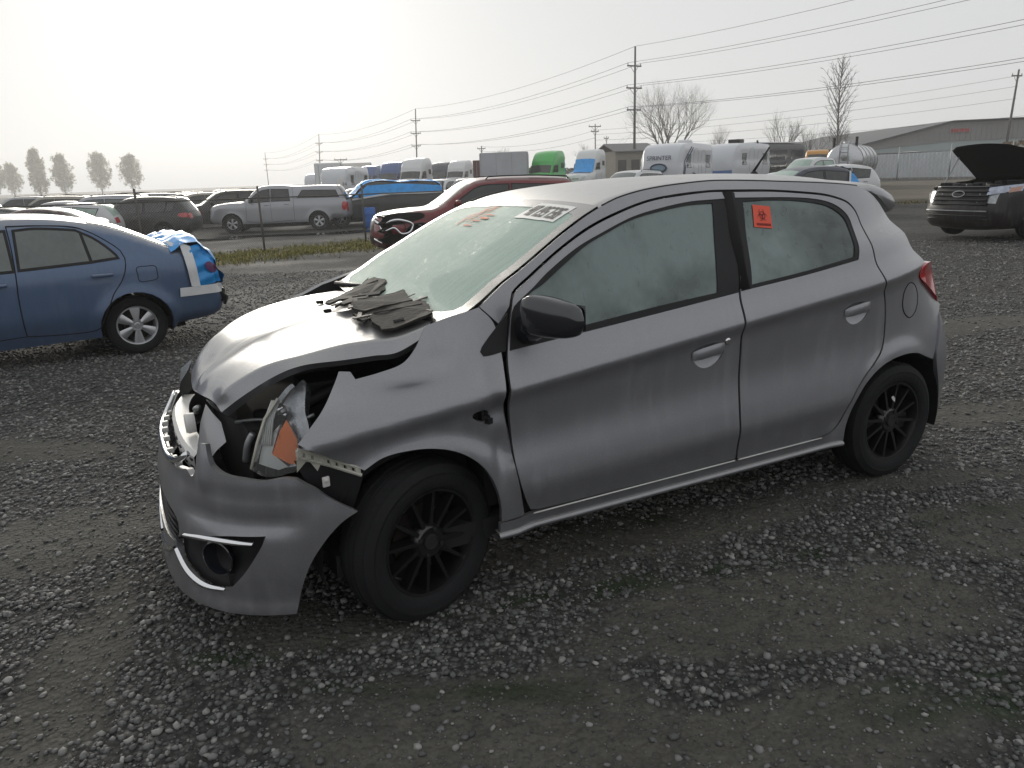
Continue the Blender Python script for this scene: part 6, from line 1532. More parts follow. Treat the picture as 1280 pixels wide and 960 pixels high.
# blue drum, jug
bd = thing('plastic_drum', 'blue plastic drum standing by the fence post', 'drum', rear_at(-6.0, 34.0))
b = MB(); b.lathe([(0.0, 0.0), (0.0, 0.26), (0.05, 0.285), (0.28, 0.285), (0.30, 0.295), (0.33, 0.285), (0.58, 0.285), (0.60, 0.295), (0.63, 0.285), (0.84, 0.28), (0.88, 0.26), (0.88, 0.24), (0.86, 0.0)], 24, 'z'); b.build('drum_body', mat('drum_blue', (0.01, 0.11, 0.42), 0.4, var=0.15), bd, smooth=True, sharp=40)
for y in (-0.13, 0.13):
    b = MB(); b.lathe([(0.86, 0.045), (0.90, 0.045), (0.905, 0.0)], 10, 'z', (0, y, 0)); b.build('drum_bung', M_BLACK, bd)
jg = thing('plastic_jug', 'pale plastic jug lying beside the blue drum', 'jug', rear_at(-5.35, 33.2))
b = MB(); b.rbox((0, 0, 0.18), (0.42, 0.34, 0.34), 0.09); b.build('jug_body', M_WHITEPL, jg, smooth=True); b = MB(); b.lathe([(0.34, 0.07), (0.42, 0.06), (0.43, 0.0)], 12, 'z'); b.build('jug_cap', M_STEEL, jg, smooth=True)

# ---------------------------------------------------------------- lorries, caravans, bus, tanker
CAB = dict(w=2.45, wb=3.7, wr=0.50, belt=1.95, yt=0.90, r=0.14, bow=0.18, rimk=0.6, spokes=6, sill=0.5, crown=0.06, tf=0.55, tr=0.0, seg=0.14,
    top=[(-0.8, 0.9), (-0.85, 1.2), (-0.85, 3.7), (-0.6, 3.92), (0.3, 3.95), (1.2, 3.75), (1.85, 3.05), (1.95, 2.75), (2.45, 2.02), (3.4, 1.80), (4.25, 1.55), (4.5, 1.2), (4.55, 0.7), (4.3, 0.5)],
    segs=[('frame_rear', 0, 1, 'trim'), ('sleeper_back', 1, 3, 'p'), ('roof_fairing', 3, 6, 'p'), ('visor', 6, 7, 'p'), ('windscreen', 7, 8, 'glass'), ('bonnet', 8, 10, 'p'), ('nose', 10, 13, 'p')],
    windows=[[(1.0, 2.75, 1), (1.80, 2.70, 1), (2.12, 2.10, 1), (1.0, 2.0, 1)], [(-0.3, 2.9, 1), (0.3, 2.9, 1), (0.3, 2.5, 1), (-0.3, 2.5, 1)]],
    seams=[[(0.85, 2.85), (0.85, 0.9)], [(2.2, 2.0), (2.2, 0.9)]], handles=[(1.1, 1.8)], mirror=(2.1, 2.2), mir_paint=0,
    lamps=[('headlamp', 10.2, 11.2, 0.6, 0.97, M_HEAD)], side_lamps=[], patches=[('grille', 10.1, 12.0, -0.42, 0.42, M_BLACK)])
P_LBLUE = paint('truck_blue', (0.02, 0.07, 0.24), metal=0.1, rough=0.35, coat=0.6)
P_LGREEN = paint('truck_green', (0.03, 0.42, 0.06), metal=0.0, rough=0.35, coat=0.6)
TG_ = 'lorry cabs beyond the wrecks'
make_car('semi_truck', 'blue semi cab with tall roof fairing, left of the white cab', CAB, (-12.2, 88.0, -0.45), 4.45, P_LBLUE, cat='truck', group=TG_, glass_f=G_DARK, sp_=0.3)
make_car('semi_truck', 'white semi cab between the blue cab and the white pickups', CAB, (-8.3, 76.0, -0.45), 4.45, P_WHITE, cat='truck', group=TG_, glass_f=G_DARK, sp_=0.3)
make_car('semi_truck', 'white semi cab behind the two white pickups', CAB, (-5.0, 92.0, -0.45), 4.4, P_WHITE, cat='truck', group=TG_, glass_f=G_DARK, sp_=0.3)
make_car('semi_truck', 'bright green semi cab beside the grey box body', CAB, (4.2, 71.5, -0.35), 4.25, P_LGREEN, cat='truck', group=TG_, glass_f=G_DARK, sp_=0.3)
WB_, WBS = make_car('semi_truck', 'white semi cab with a blue tarp over its windscreen', CAB, (8.6, 77.0, -0.2), 4.25, P_WHITE, cat='truck', group=TG_, glass_f=G_DARK, sp_=0.3)
tarp_on(WB_, lambda u, v: WBS.strip(lerp(WBS.kidx[6], WBS.kidx[9], v), u*0.98, 0.06))
make_car('semi_truck', 'blue semi cab far back at the left end of the cabs', CAB, (-17.5, 104.0, -0.45), 4.4, P_LBLUE, cat='truck', group=TG_, glass_f=G_DARK, sp_=0.3)
make_car('semi_truck', 'dark semi cab half hidden between the two white cabs', CAB, (-7.6, 98.0, -0.45), 4.4, P_NAVY, cat='truck', group=TG_, glass_f=G_DARK, sp_=0.3)
def box_body(name, label, loc, yaw, L, W, H, m, cat='trailer', z0=0.95, wheels=(0.18, 0.28), door=True, rear_m=None):
    t = thing(name, label, cat, loc, yaw)
    b = MB(); b.rbox((L/2, 0, z0+(H-z0)/2), (L, W, H-z0), 0.05); bd_ = b.build('box_body', m, t)
    for sg in (1, -1):
        for k in range(int(L/1.2)+1):
            x = 0.06+k*(L-0.12)/max(1, int(L/1.2)); b = MB(); b.box((x, sg*(W/2+0.012), z0+(H-z0)/2), (0.05, 0.024, H-z0-0.1)); b.build('side_rib', M_STEEL, bd_)
    for y in (-W/4, W/4):
        b = MB(); b.box((-0.02, y, z0+(H-z0)/2), (0.03, W/2-0.08, H-z0-0.16)); dd = b.build('rear_door', rear_m or m, t); b = MB(); b.tube([(-0.05, y+0.25, z0+0.15), (-0.05, y+0.25, H-0.2)], 0.02, 6); b.build('lock_rod', M_STEEL, dd)
        b = MB(); b.box((L+0.02, y, z0+(H-z0)/2), (0.03, W/2-0.10, H-z0-0.2)); b.build('front_panel', m, t)
    b = MB(); b.box((L/2, 0, z0-0.12), (L*0.98, W*0.5, 0.2)); b.build('chassis', M_UNDER, t)
    for wx in wheels:
        for sg in (1, -1): make_wheel('wheel', t, (L*wx, sg*(W/2-0.16), 0.48), r=0.48, w=0.26, rim=0.28, sg=sg, spokes=6, rim_mat=M_RIMSIL, style='petal', detail=0)
    b = MB(); b.tube([(L*0.85, 0.5, z0-0.1), (L*0.85, 0.5, 0)], 0.05, 6); b.tube([(L*0.85, -0.5, z0-0.1), (L*0.85, -0.5, 0)], 0.05, 6); b.build('landing_leg', M_STEEL, t)
    return t
M_BOXG = mat('weathered_grey_panel', (0.40, 0.41, 0.45), 0.5, var=0.12, vscale=0.7)
box_body('box_trailer', 'pale grey box body with ribbed sides in the middle distance', (2.1, 70.0, -0.4), 3.12, 4.2, 2.5, 4.0, M_BOXG)
box_body('box_trailer', 'dark maroon container end left of the grey box', (-1.9, 78.0, -0.4), 1.6, 6.0, 2.4, 3.6, mat('maroon_panel', (0.09, 0.02, 0.02), 0.6, var=0.2))
box_body('box_trailer', 'white van trailer with its rear doors to the camera far left of the trucks', (-17.5, 78.0, -0.45), 1.75, 8.0, 2.5, 3.9, M_WHITE)
CARAVAN = dict(w=2.44, wb=1.0, wr=0.34, belt=2.0, yt=0.965, r=0.12, bow=0.20, rimk=0.6, spokes=5, sill=0.42, crown=0.04, tf=0.10, tr=0.02, seg=0.16,
    top=[(-3.0, 0.5), (-3.05, 0.9), (-3.05, 3.0), (-2.9, 3.12), (0.0, 3.18), (2.4, 3.12), (3.1, 2.9), (3.45, 2.3), (3.5, 1.3), (3.3, 0.7), (2.6, 0.5)],
    segs=[('rear_valance', 0, 1, 'p'), ('rear_wall', 1, 3, 'p'), ('roof', 3, 5, 'p'), ('nose_cap', 5, 8, 'p'), ('lower_nose', 8, 10, 'p')],
    windows=[[(-2.4, 2.5, 1), (-1.5, 2.5, 1), (-1.5, 1.8, 1), (-2.4, 1.8, 1)], [(1.5, 2.5, 1), (2.3, 2.5, 1), (2.3, 1.8, 1), (1.5, 1.8, 1)]],
    seams=[[(0.2, 0.6), (0.2, 2.7), (0.95, 2.7), (0.95, 0.6)], [(-1.3, 0.6), (-1.3, 2.6), (-0.6, 2.6), (-0.6, 0.6)]], handles=[(0.85, 1.5)], lamps=[], side_lamps=[], patches=[])
def add_text(txt, size, parent, mat4, m, name='lettering', ext=0.004):
    cu = bpy.data.curves.new(name, 'FONT'); cu.body = txt; cu.size = size; cu.extrude = ext; cu.align_x = 'CENTER'; cu.align_y = 'CENTER'
    tmp = bpy.data.objects.new('tmp_text', cu); COL.objects.link(tmp)
    dg = bpy.context.evaluated_depsgraph_get(); dg.update()
    me = bpy.data.meshes.new_from_object(tmp.evaluated_get(dg)); me.name = name
    bpy.data.objects.remove(tmp)
    o = link(name, me, m, parent); o.matrix_local = mat4
    return o
P_CARAV = paint('caravan_white', (0.60, 0.62, 0.66), metal=0.0, rough=0.35, coat=0.5, dew=0.2, streak=0.15)
CV, CVS = make_car('travel_trailer', 'white caravan with a lettered rounded nose and oval emblem', CARAVAN, (10.6, 47.6, -0.12), 4.18, P_CARAV, cat='caravan', sp_=0.2, glass_s=G_GREY)
nose = CVS.strip((CVS.kidx[7]+CVS.kidx[6])/2, 0.0, 0.05)
def nose_m(z, sc=1.0):
    i = min(range(CVS.kidx[5], CVS.kidx[9]), key=lambda k: abs(CVS.path[k][1]-z)); q = CVS.strip(i, 0.0, 0.05); q2 = CVS.strip(i+1, 0.0, 0.05)
    up = (Vector(q)-Vector(q2)).normalized(); rt = Vector((0, 1, 0)); nn = rt.cross(up).normalized()
    return Matrix(((rt.x, up.x, nn.x, q[0]), (rt.y, up.y, nn.y, q[1]), (rt.z, up.z, nn.z, q[2]), (0, 0, 0, 1)))
M_NAVYINK = mat('navy_print', (0.015, 0.03, 0.08), 0.5)
add_text('SPRINTER', 0.34, CV, nose_m(2.32), M_NAVYINK)
b = MB(); mm4 = nose_m(1.86); ring = [tuple(mm4@Vector((0.46*math.cos(a), 0.22*math.sin(a), 0.01))) for a in np.linspace(0, 2*PI, 33)]; b.tube(ring, 0.045, 5); b.build('oval_emblem', M_NAVYINK, CV)
b = MB(); b.add([tuple(mm4@Vector((0.38*math.cos(a), 0.15*math.sin(a), 0.012))) for a in np.linspace(0, 2*PI, 24, endpoint=False)], [list(range(24))]); b.build('emblem_field', mat('pale_blue_print', (0.22, 0.33, 0.42), 0.5), CV, fix=False)
for sg in (1,):
    for w_ in ([(2.9, 1.0), (2.6, 1.9), (1.2, 2.9)], [(3.05, 1.2), (2.75, 2.1), (1.5, 2.95)], [(-0.6, 0.9), (0.1, 1.3), (1.3, 1.5)]):
        b = MB(); b.tube([CVS.side(sg, 0.01)(x, z) for x, z in cr(w_, seg=0.2, closed=False)], 0.035, 4); b.build('side_stripe', M_NAVYINK, CV)
b = MB(); b.rbox((-1.0, 0, 3.32), (0.8, 0.7, 0.24), 0.06); b.build('roof_air_unit', M_WHITE, CV, smooth=True)
C2, C2S = make_car('travel_trailer', 'white caravan with a plain pale blue nose between the lettered caravan and black hauler', CARAVAN, (16.2, 54.5, -0.02), 4.05, P_CARAV, cat='caravan', sp_=0.2, glass_s=G_DARK)
b = MB(); b.rbox((0.5, 0, 3.34), (0.9, 0.8, 0.26), 0.06); b.build('roof_air_unit', M_BLACK, C2, smooth=True)
g = MB(); g.grid([[C2S.strip(i, t, 0.012) for t in np.linspace(-0.95, 0.95, 9)] for i in np.linspace(C2S.kidx[8]-1, C2S.kidx[8]+1, 3)]); g.build('nose_band', mat('blue_band', (0.12, 0.2, 0.42), 0.4), C2, smooth=True)
C3, _ = make_car('travel_trailer', 'small white caravan with a roof air unit behind the lettered caravan', dict(CARAVAN, w=2.2), (13.6, 62.0, 0), 3.9, P_CARAV, cat='caravan', sp_=0.25)
b = MB(); b.rbox((0.5, 0, 3.36), (0.9, 0.8, 0.26), 0.06); b.build('roof_air_unit', M_WHITE, C3, smooth=True)
C4, C4S = make_car('travel_trailer', 'white caravan with number sticker on its nose left of the semi cabs', dict(CARAVAN, w=2.3), (-13.3, 66.0, -0.45), 4.6, P_CARAV, cat='caravan', sp_=0.25)
mmn = nose_m(1.9)
g = MB(); g.grid([[C4S.strip(i, t, 0.015) for t in np.linspace(0.45, 0.92, 4)] for i in np.linspace(C4S.kidx[7], C4S.kidx[8], 5)]); so = g.build('number_sheet', M_WHITEPL, C4, smooth=True)
add_text('4A14', 0.42, C4, Matrix.Translation((3.62, 0.72, 1.85)) @ Matrix(((0, 0, 1, 0), (1, 0, 0, 0), (0, 1, 0, 0), (0, 0, 0, 1))), M_INK)
make_car('travel_trailer', 'white motorhome above the silver pickup canopy', dict(CARAVAN, w=2.4), (-21.5, 96.0, -0.45), 4.3, P_CARAV, cat='caravan', sp_=0.25, glass_s=G_GREY)
HAUL, HS = make_car('toy_hauler', 'black and white hauler trailer with dark open end beyond the hatchback roof', dict(CARAVAN, w=2.5, windows=[[(-2.6, 2.7, 1), (-1.2, 2.7, 1), (-1.2, 1.4, 1), (-2.6, 1.4, 1)], [(-0.6, 2.7, 1), (1.4, 2.7, 1), (1.4, 1.4, 1), (-0.6, 1.4, 1)]]), (19.6, 58.6, 0), 3.75, P_DGREY, cat='trailer', sp_=0.22)
g = MB(); g.grid([[HS.strip(i, t, 0.03) for t in np.linspace(-0.85, 0.85, 7)] for i in np.linspace(HS.kidx[6], HS.kidx[8], 5)]); g.build('open_end', M_DARK, HAUL, smooth=True)
b = MB(); b.rbox((0.2, 0, 3.25), (5.6, 2.3, 0.10), 0.04); b.build('white_roof_cap', M_WHITE, HAUL, smooth=True)
b = MB(); b.tube([HS.side(1, 0.3)(2.2, 0.9), (3.0, 1.3, 3.4)], 0.07, 6); b.build('raised_strut', M_BLACK, HAUL)
# school bus, rear view
M_YEL = paint('bus_yellow', (0.55, 0.24, 0.015), metal=0.0, rough=0.4, coat=0.4)
BUS, BSS = make_car('school_bus', 'yellow school bus with black rear windows beside the tanker', dict(CARAVAN, w=2.45, wb=5.5, wr=0.48, belt=1.9, top=[(-2.6, 0.7), (-2.65, 1.0), (-2.65, 2.7), (-2.3, 3.05), (0.0, 3.1), (7.0, 3.1), (7.6, 2.9), (7.9, 1.9), (8.6, 1.6), (9.0, 1.0), (8.9, 0.6)],
    segs=[('rear_valance', 0, 1, 'p'), ('rear_wall', 1, 3, 'p'), ('roof', 3, 6, 'p'), ('windscreen', 6, 7, 'glass'), ('bonnet', 7, 10, 'p')], windows=[[(x, 2.65, 1), (x+0.9, 2.65, 1), (x+0.9, 2.0, 1), (x, 2.0, 1)] for x in np.arange(-2.0, 6.5, 1.05)], seams=[], handles=[]), (33.4, 84.0, 0), 1.2, M_YEL, cat='bus', sp_=0.35)
g = MB(); g.grid([[BSS.strip(lerp(BSS.kidx[1], BSS.kidx[2], v), t, 0.02) for t in np.linspace(-0.85, 0.85, 7)] for v in (0.62, 0.8, 0.97)]); g.build('rear_window', G_DARK, BUS, smooth=True)
g = MB(); g.grid([[BSS.strip(lerp(BSS.kidx[1], BSS.kidx[2], v), t, 0.03) for t in np.linspace(0.05, 0.55, 5)] for v in (0.02, 0.3, 0.58)]); g.build('emergency_door', M_BLACK, BUS, smooth=True)
# tanker trailer
TK = thing('tanker_trailer', 'polished steel tanker trailer with ladder in front of the metal building', 'tanker', (21.8, 50.5, 0), 1.02)
b = MB(); b.lathe([(0.0, 0.0), (-0.10, 0.4), (0.0, 0.9), (0.18, 1.08), (0.5, 1.1), (8.5, 1.1), (8.8, 1.0), (9.0, 0.4), (9.02, 0.0)], 36, 'x', (0, 0, 1.75)); tko = b.build('tank', mat('polished_tank', (0.50, 0.51, 0.53), 0.28, metal=0.9, var=0.15, vscale=0.8), TK, smooth=True, sharp=50)
for x in (0.5, 2.5, 4.5, 6.5, 8.4):
    b = MB(); b.lathe([(x-0.04, 1.10), (x-0.04, 1.13), (x+0.04, 1.13), (x+0.04, 1.10)], 36, 'x', (0, 0, 1.75)); b.build('tank_band', M_STEEL, tko)
b = MB()
for y in (-0.25, 0.25): b.tube([(-0.16, y, 0.7), (-0.16, y, 2.75), (0.25, y, 2.95)], 0.03, 6)
for k in range(7): b.tube([(-0.16, -0.25, 0.8+k*0.3), (-0.16, 0.25, 0.8+k*0.3)], 0.02, 5)
b.build('ladder', M_STEEL, TK)
for x in (1.2, 3.0, 6.0):
    b = MB(); b.lathe([(2.8, 0.25), (2.98, 0.25), (3.02, 0.0)], 16, 'z', (x, 0, 0)); b.build('hatch_lid', M_STEEL, TK, smooth=True)
for x in (0.9, 2.1):
    for sg in (1, -1): make_wheel('wheel', TK, (x, sg*0.95, 0.5), r=0.5, w=0.3, rim=0.3, sg=sg, spokes=6, style='petal', detail=0)
b = MB(); b.box((4.2, 0, 0.72), (8.6, 0.9, 0.18)); b.box((-0.05, 0, 0.75), (0.12, 2.3, 0.3)); b.build('chassis', M_UNDER, TK)
for y, mm in ((-0.9, M_REDLENS), (0.9, M_REDLENS)):
    b = MB(); b.lathe([(-0.13, 0.0), (-0.13, 0.06), (-0.1, 0.07)], 10, 'x', (0, y, 0.78)); b.build('tail_lamp', mm, TK)
for y in (0.75, -0.6):
    b = MB(); b.tube([(0.7, y, 2.6), (0.7, y, 3.25)], 0.09, 8); b.build('vent_stack', M_BLACK, TK)
# ================================================================== fences, poles, wires, trees, buildings
# chain-link fence of the back lot
def wire_mat(name, col):
    if name in MATS: return MATS[name]
    m, nt, o = _new(name)
    v = coords(nt, (1, 1, 1), 'UV')
    d = nd(nt, 'ShaderNodeBsdfPrincipled'); d.inputs['Base Color'].default_value = rgba(col); d.inputs['Roughness'].default_value = 0.5; d.inputs['Metallic'].default_value = 0.5
    lk(nt, d.outputs[0], o.inputs[0]); return m
def chain_fence(name, label, pts, h, m, post_r=0.03, mesh=0.07, wire=0.0011, rail=True, extra=0.3):
    F = thing(name, label, 'fence', pts[0])
    o0 = Vector(pts[0]); Q = [Vector(p)-o0 for p in pts]
    for q in Q:
        b = MB(); b.tube([q+Vector((0, 0, -0.1)), q+Vector((0, 0, h+extra))], post_r, 8); b.lathe([(h+extra, post_r*1.2), (h+extra+0.03, post_r*0.6), (h+extra+0.035, 0)], 8, 'z', q); b.build('post', m, F, smooth=True)
    for a, c in zip(Q, Q[1:]):
        if rail:
            b = MB(); b.tube([a+Vector((0, 0, h)), c+Vector((0, 0, h))], 0.021, 6); b.build('top_rail', m, F, smooth=True)
        L = (c-a).length; d = (c-a)/L; n = int(L/mesh); w = MB()
        for k in range(-int(h/mesh)-1, n+1):
            for s_ in (1, -1):
                x0 = k*mesh; 
                pts2 = []
                u0, u1 = max(0, x0), min(L, x0+h)
                if u1 <= u0: continue
                z0, z1 = (u0-x0), (u1-x0)
                if s_ < 0: z0, z1 = h-z0, h-z1
                w.tube([a+d*u0+Vector((0, 0, z0)), a+d*u1+Vector((0, 0, z1))], wire, 3, cap=False)
        w.build('chain_link_mesh', M_STEEL, F, fix=False)
    return F
M_POST = mat('weathered_post', (0.10, 0.095, 0.085), 0.7, metal=0.2, var=0.3)
fp = []
for t in (-0.28, 0.0, 0.28, 0.56, 0.86, 1.15):
    x, y = -11.5+t*8.1, 17.0+9.0*t; fp.append((x, y, gz(x, y)))
chain_fence('chain_link_fence', 'low chain link fence on thin dark posts before the rows of wrecks', fp, 1.52, M_POST)
# grass verge under the fence
def grass(name, label, line, width, n, h0, h1, seed, cols, mname):
    r_ = np.random.default_rng(seed); V = []; F = []; C = []
    A = np.array(line); L = np.hypot(*(A[1:]-A[:-1]).T).sum()
    for k in range(n):
        t = r_.random()*(len(A)-1); i = int(t); q = A[i]+(A[i+1]-A[i])*(t-i); d = (A[i+1]-A[i])/np.hypot(*(A[i+1]-A[i])); off = r_.normal(0, width/2.4)
        x, y = q[0]-d[1]*off, q[1]+d[0]*off
        cl = noise.noise(Vector((x*1.3, y*1.3, seed)))
        if cl < -0.12 and r_.random() < 0.8: continue
        z = gz(x, y); h = r_.uniform(h0, h1)*(0.7+0.8*max(0, cl)); a = r_.uniform(0, 2*PI); le = r_.uniform(0.2, 0.9)*h; w = r_.uniform(0.008, 0.018)
        b0 = len(V); dx, dy = math.cos(a), math.sin(a)
        V += [(x-dy*w, y+dx*w, z), (x+dy*w, y-dx*w, z), (x+dx*le*0.4-dy*w*0.7, y+dy*le*0.4+dx*w*0.7, z+h*0.65), (x+dx*le*0.4+dy*w*0.7, y+dy*le*0.4-dx*w*0.7, z+h*0.65), (x+dx*le, y+dy*le, z+h)]
        F += [(b0, b0+1, b0+3, b0+2), (b0+2, b0+3, b0+4)]; C += [r_.random()]*5
    me = bpy.data.meshes.new(name); me.from_pydata(V, [], F); at = me.attributes.new('shade', 'FLOAT', 'POINT'); at.data.foreach_set('value', C)
    m, nt, o = _new(mname); p = nd(nt, 'ShaderNodeBsdfPrincipled'); a_ = nd(nt, 'ShaderNodeAttribute'); a_.attribute_name = 'shade'
    lk(nt, ramp(nt, a_.outputs['Fac'], cols), p.inputs['Base Color']); p.inputs['Roughness'].default_value = 0.8; p.inputs['Specular IOR Level'].default_value = 0.2
    lk(nt, p.outputs[0], o.inputs[0])
    return tag(link(name, me, m), label, kind='stuff')
GC = [(0.0, (0.07, 0.09, 0.018)), (0.4, (0.17, 0.17, 0.04)), (0.75, (0.30, 0.26, 0.09)), (1.0, (0.42, 0.35, 0.17))]
grass('grass_verge', 'rough yellow green grass along the foot of the fence', [(-12, 15.9), (-9.6, 18.2), (-7.6, 20.3), (-5.2, 22.8), (-2.6, 25.5)], 2.2, 30000, 0.03, 0.12, 3, GC, 'verge_grass')
grass('grass_bank', 'thin dry grass along the far edge of the yard', [(11.5, 30.5), (17.0, 29.5), (23.0, 28.0), (30, 26)], 0.9, 5000, 0.05, 0.16, 5, [(0.0, (0.08, 0.07, 0.03)), (1.0, (0.26, 0.22, 0.12))], 'bank_grass')
# earth bank and dirt strip on the right, puddles on the left
m = mat('bank_earth', (0.085, 0.078, 0.062), 0.95, var=0.35, vscale=0.8, bump=0.5, bscale=8, spec=0.1)
b = MB(); rows = []
for k in range(30):
    t = k/29; x = 12.5+24*t; y0 = 31.0-5.0*t
    rows.append([(x+0.25*v, y0+v, gz(x, y0+v)+0.012+0.16*math.sin(PI*min(1, v/1.6))*(0.6+0.5*noise.noise(Vector((x*0.8, v, 1)))) if v <= 1.6 else gz(x, y0+v)+0.012) for v in (0, 0.25, 0.5, 0.8, 1.1, 1.4, 1.6)])
b.grid(rows); tag(b.build('earth_kerb', m, None, smooth=True), kind='structure')
b = MB(); rows = []
for k in range(16):
    t = k/15; x = 12.7+24*t
    rows.append([(x+0.3*v, 32.6-5.0*t+v, gz(x, 35)+0.015) for v in np.linspace(0, 36, 12)])
b.grid(rows); tag(b.build('dirt_lot', mat('packed_dirt', (0.135, 0.122, 0.100), 0.95, var=0.22, vscale=0.35, bump=0.3, bscale=5, spec=0.1), None, smooth=True), kind='structure')
M_WATER = mat('puddle_water', (0.02, 0.021, 0.021), 0.03, spec=0.6)
for cx, cy_, a, b2, sd in ((-8.4, 30.6, 3.0, 0.55, 1), (-5.2, 31.5, 2.0, 0.6, 2), (-11.5, 29.3, 1.6, 0.35, 5)):
    ol_ = []
    for k in range(40):
        t = 2*PI*k/40; rr = 1+0.35*noise.noise(Vector((math.cos(t)*1.6, math.sin(t)*1.6, sd))); x, y = cx+a*rr*math.cos(t), cy_+b2*rr*math.sin(t); ol_.append((x, y, gz(cx, cy_)+0.028))
    b = MB(); b.add(ol_, [list(range(40))]); tag(b.build('puddle', M_WATER, None, fix=False), kind='structure')

# poles and wires
M_WOODP = mat('grey_pole_wood', (0.10, 0.092, 0.082), 0.9, var=0.25, vscale=3)
M_WIRE = mat('wire_black', (0.02, 0.02, 0.022), 0.6)
def pole(label, x, y, h, arms, lean=(0, 0), r0=0.17, rot=0.0, z0=None, group='utility poles'):
    z0 = gz(x, min(y, 60)) if z0 is None else z0
    P = thing('utility_pole', label, 'pole', (x, y, z0), rot, group)
    b = MB(); b.tube([(0, 0, -0.3), (lean[0]*0.5, lean[1]*0.5, h*0.5), (lean[0], lean[1], h)], [r0, r0*0.8, r0*0.6], 8); b.build('pole', M_WOODP, P, smooth=True)
    tips = []
    for z, L in arms:
        k = z/h; cx, cyy = lean[0]*k, lean[1]*k
        b = MB(); b.box((cx, cyy+0.14, z), (L, 0.12, 0.14)); b.tube([(cx-L*0.3, cyy+0.14, z), (cx, cyy+0.12, z-0.7)], 0.03, 4); b.tube([(cx+L*0.3, cyy+0.14, z), (cx, cyy+0.12, z-0.7)], 0.03, 4); a = b.build('crossarm', M_WOODP, P)
        for u in (-0.46, 0.46):
            c = MB(); c.lathe([(0, 0.04), (0.10, 0.07), (0.16, 0.05), (0.22, 0.06), (0.26, 0.0)], 8, 'z', (cx+u*L, cyy+0.14, z+0.07)); c.build('insulator', M_STEEL, a, smooth=True)
            tips.append((x+math.cos(rot)*(cx+u*L), y+math.sin(rot)*(cx+u*L), z0+z+0.3))
    tips.insert(0, (x+lean[0], y+lean[1], z0+h))
    return tips
ROT = 0.49
arms = [(12.9, 1.9), (10.6, 2.1), (8.3, 1.9)]
pA = pole('tall wooden pole with three crossarms above the caravans', 14.86, 90, 14.9, arms, rot=ROT)
pB = pole('wooden power pole rising behind the white semi cabs', -17.0, 152, 15.0, arms, rot=ROT, lean=(0.6, 0))
pC = pole('faint wooden power pole left of the white motorhome', -53.0, 225, 15.4, arms, rot=ROT, lean=(1.0, 0))
pD = pole('palest power pole fading in the haze on the left', -102.4, 340, 15.6, arms, rot=ROT, r0=0.2)
_dx, _dy = 31.9, -62.0
pE = [(a+_dx+(0 if i else 0), b_+_dy, c+0.3) for i, (a, b_, c) in enumerate(pA)]
LEV = ['topmost wire', 'first wire of the upper crossarm', 'second wire of the upper crossarm', 'first wire of the middle crossarm', 'second wire of the middle crossarm', 'first wire of the lower crossarm', 'second wire of the lower crossarm']
def wires(A, B, sag, r, where, names=LEV, grp='overhead wires'):
    for i, (a, c) in enumerate(zip(A, B)):
        a, c = Vector(a), Vector(c); pts = []
        for k in range(15):
            t = k/14; q = a.lerp(c, t); q.z -= sag*4*t*(1-t); pts.append(q)
        b = MB(); b.tube([p-pts[0] for p in pts], r, 4); o = b.build('overhead_wire', M_WIRE, None); o.location = pts[0]; tag(o, names[i]+' '+where, 'wire', grp)
wires(pA, pE, 1.1, 0.016, 'running right from the tall pole'); wires(pB, pA, 1.2, 0.020, 'from the tall pole towards the semi cabs'); wires(pC, pB, 1.3, 0.026, 'left of the semi cabs towards the faint pole'); wires(pD, pC, 1.5, 0.03, 'between the two palest poles')
pF = pole('leaning pole with a lamp arm at the right edge beyond the black SUV', 61.7, 97, 11.9, [(11.2, 1.6)], lean=(0.6, 0), rot=0.3, z0=0)
pG = pole('small double pole left of the tall pole', 15.5, 134, 9.6, [(9.2, 2.2), (8.4, 1.4)], rot=0.3, r0=0.14)
b = MB(); pH = pole('short thin pole close beside the small double pole', 18.2, 140, 7.9, [(7.5, 0.9)], rot=0.3, r0=0.09)
pI = pole('short pole with a transformer above the white cabs', -4.2, 150, 7.8, [(7.3, 1.6)], rot=0.3, r0=0.16)
pJ = pole('small pole with a short arm beyond the lettered trailer nose', -31.0, 150, 6.4, [(6.2, 2.4)], rot=0.2, r0=0.10)
low = lambda P, zs: [(P[0][0], P[0][1], z) for z in zs]
wires(low(pG, (8.6, 7.9, 7.0)), low(pF, (11.2, 10.0, 8.6)), 0.8, 0.016, 'running from the small double pole to the right edge', ['upper telephone wire', 'middle telephone wire', 'lower telephone wire'])
wires(low(pI, (7.2, 6.4)), low(pG, (8.6, 7.4)), 0.9, 0.018, 'left of the small double pole', ['upper telephone wire', 'lower telephone wire'])
wires(low(pG, (6.2,)), [(64.0, 97, 6.6)], 0.6, 0.014, 'from the small double pole towards the metal building', ['lowest telephone wire'])

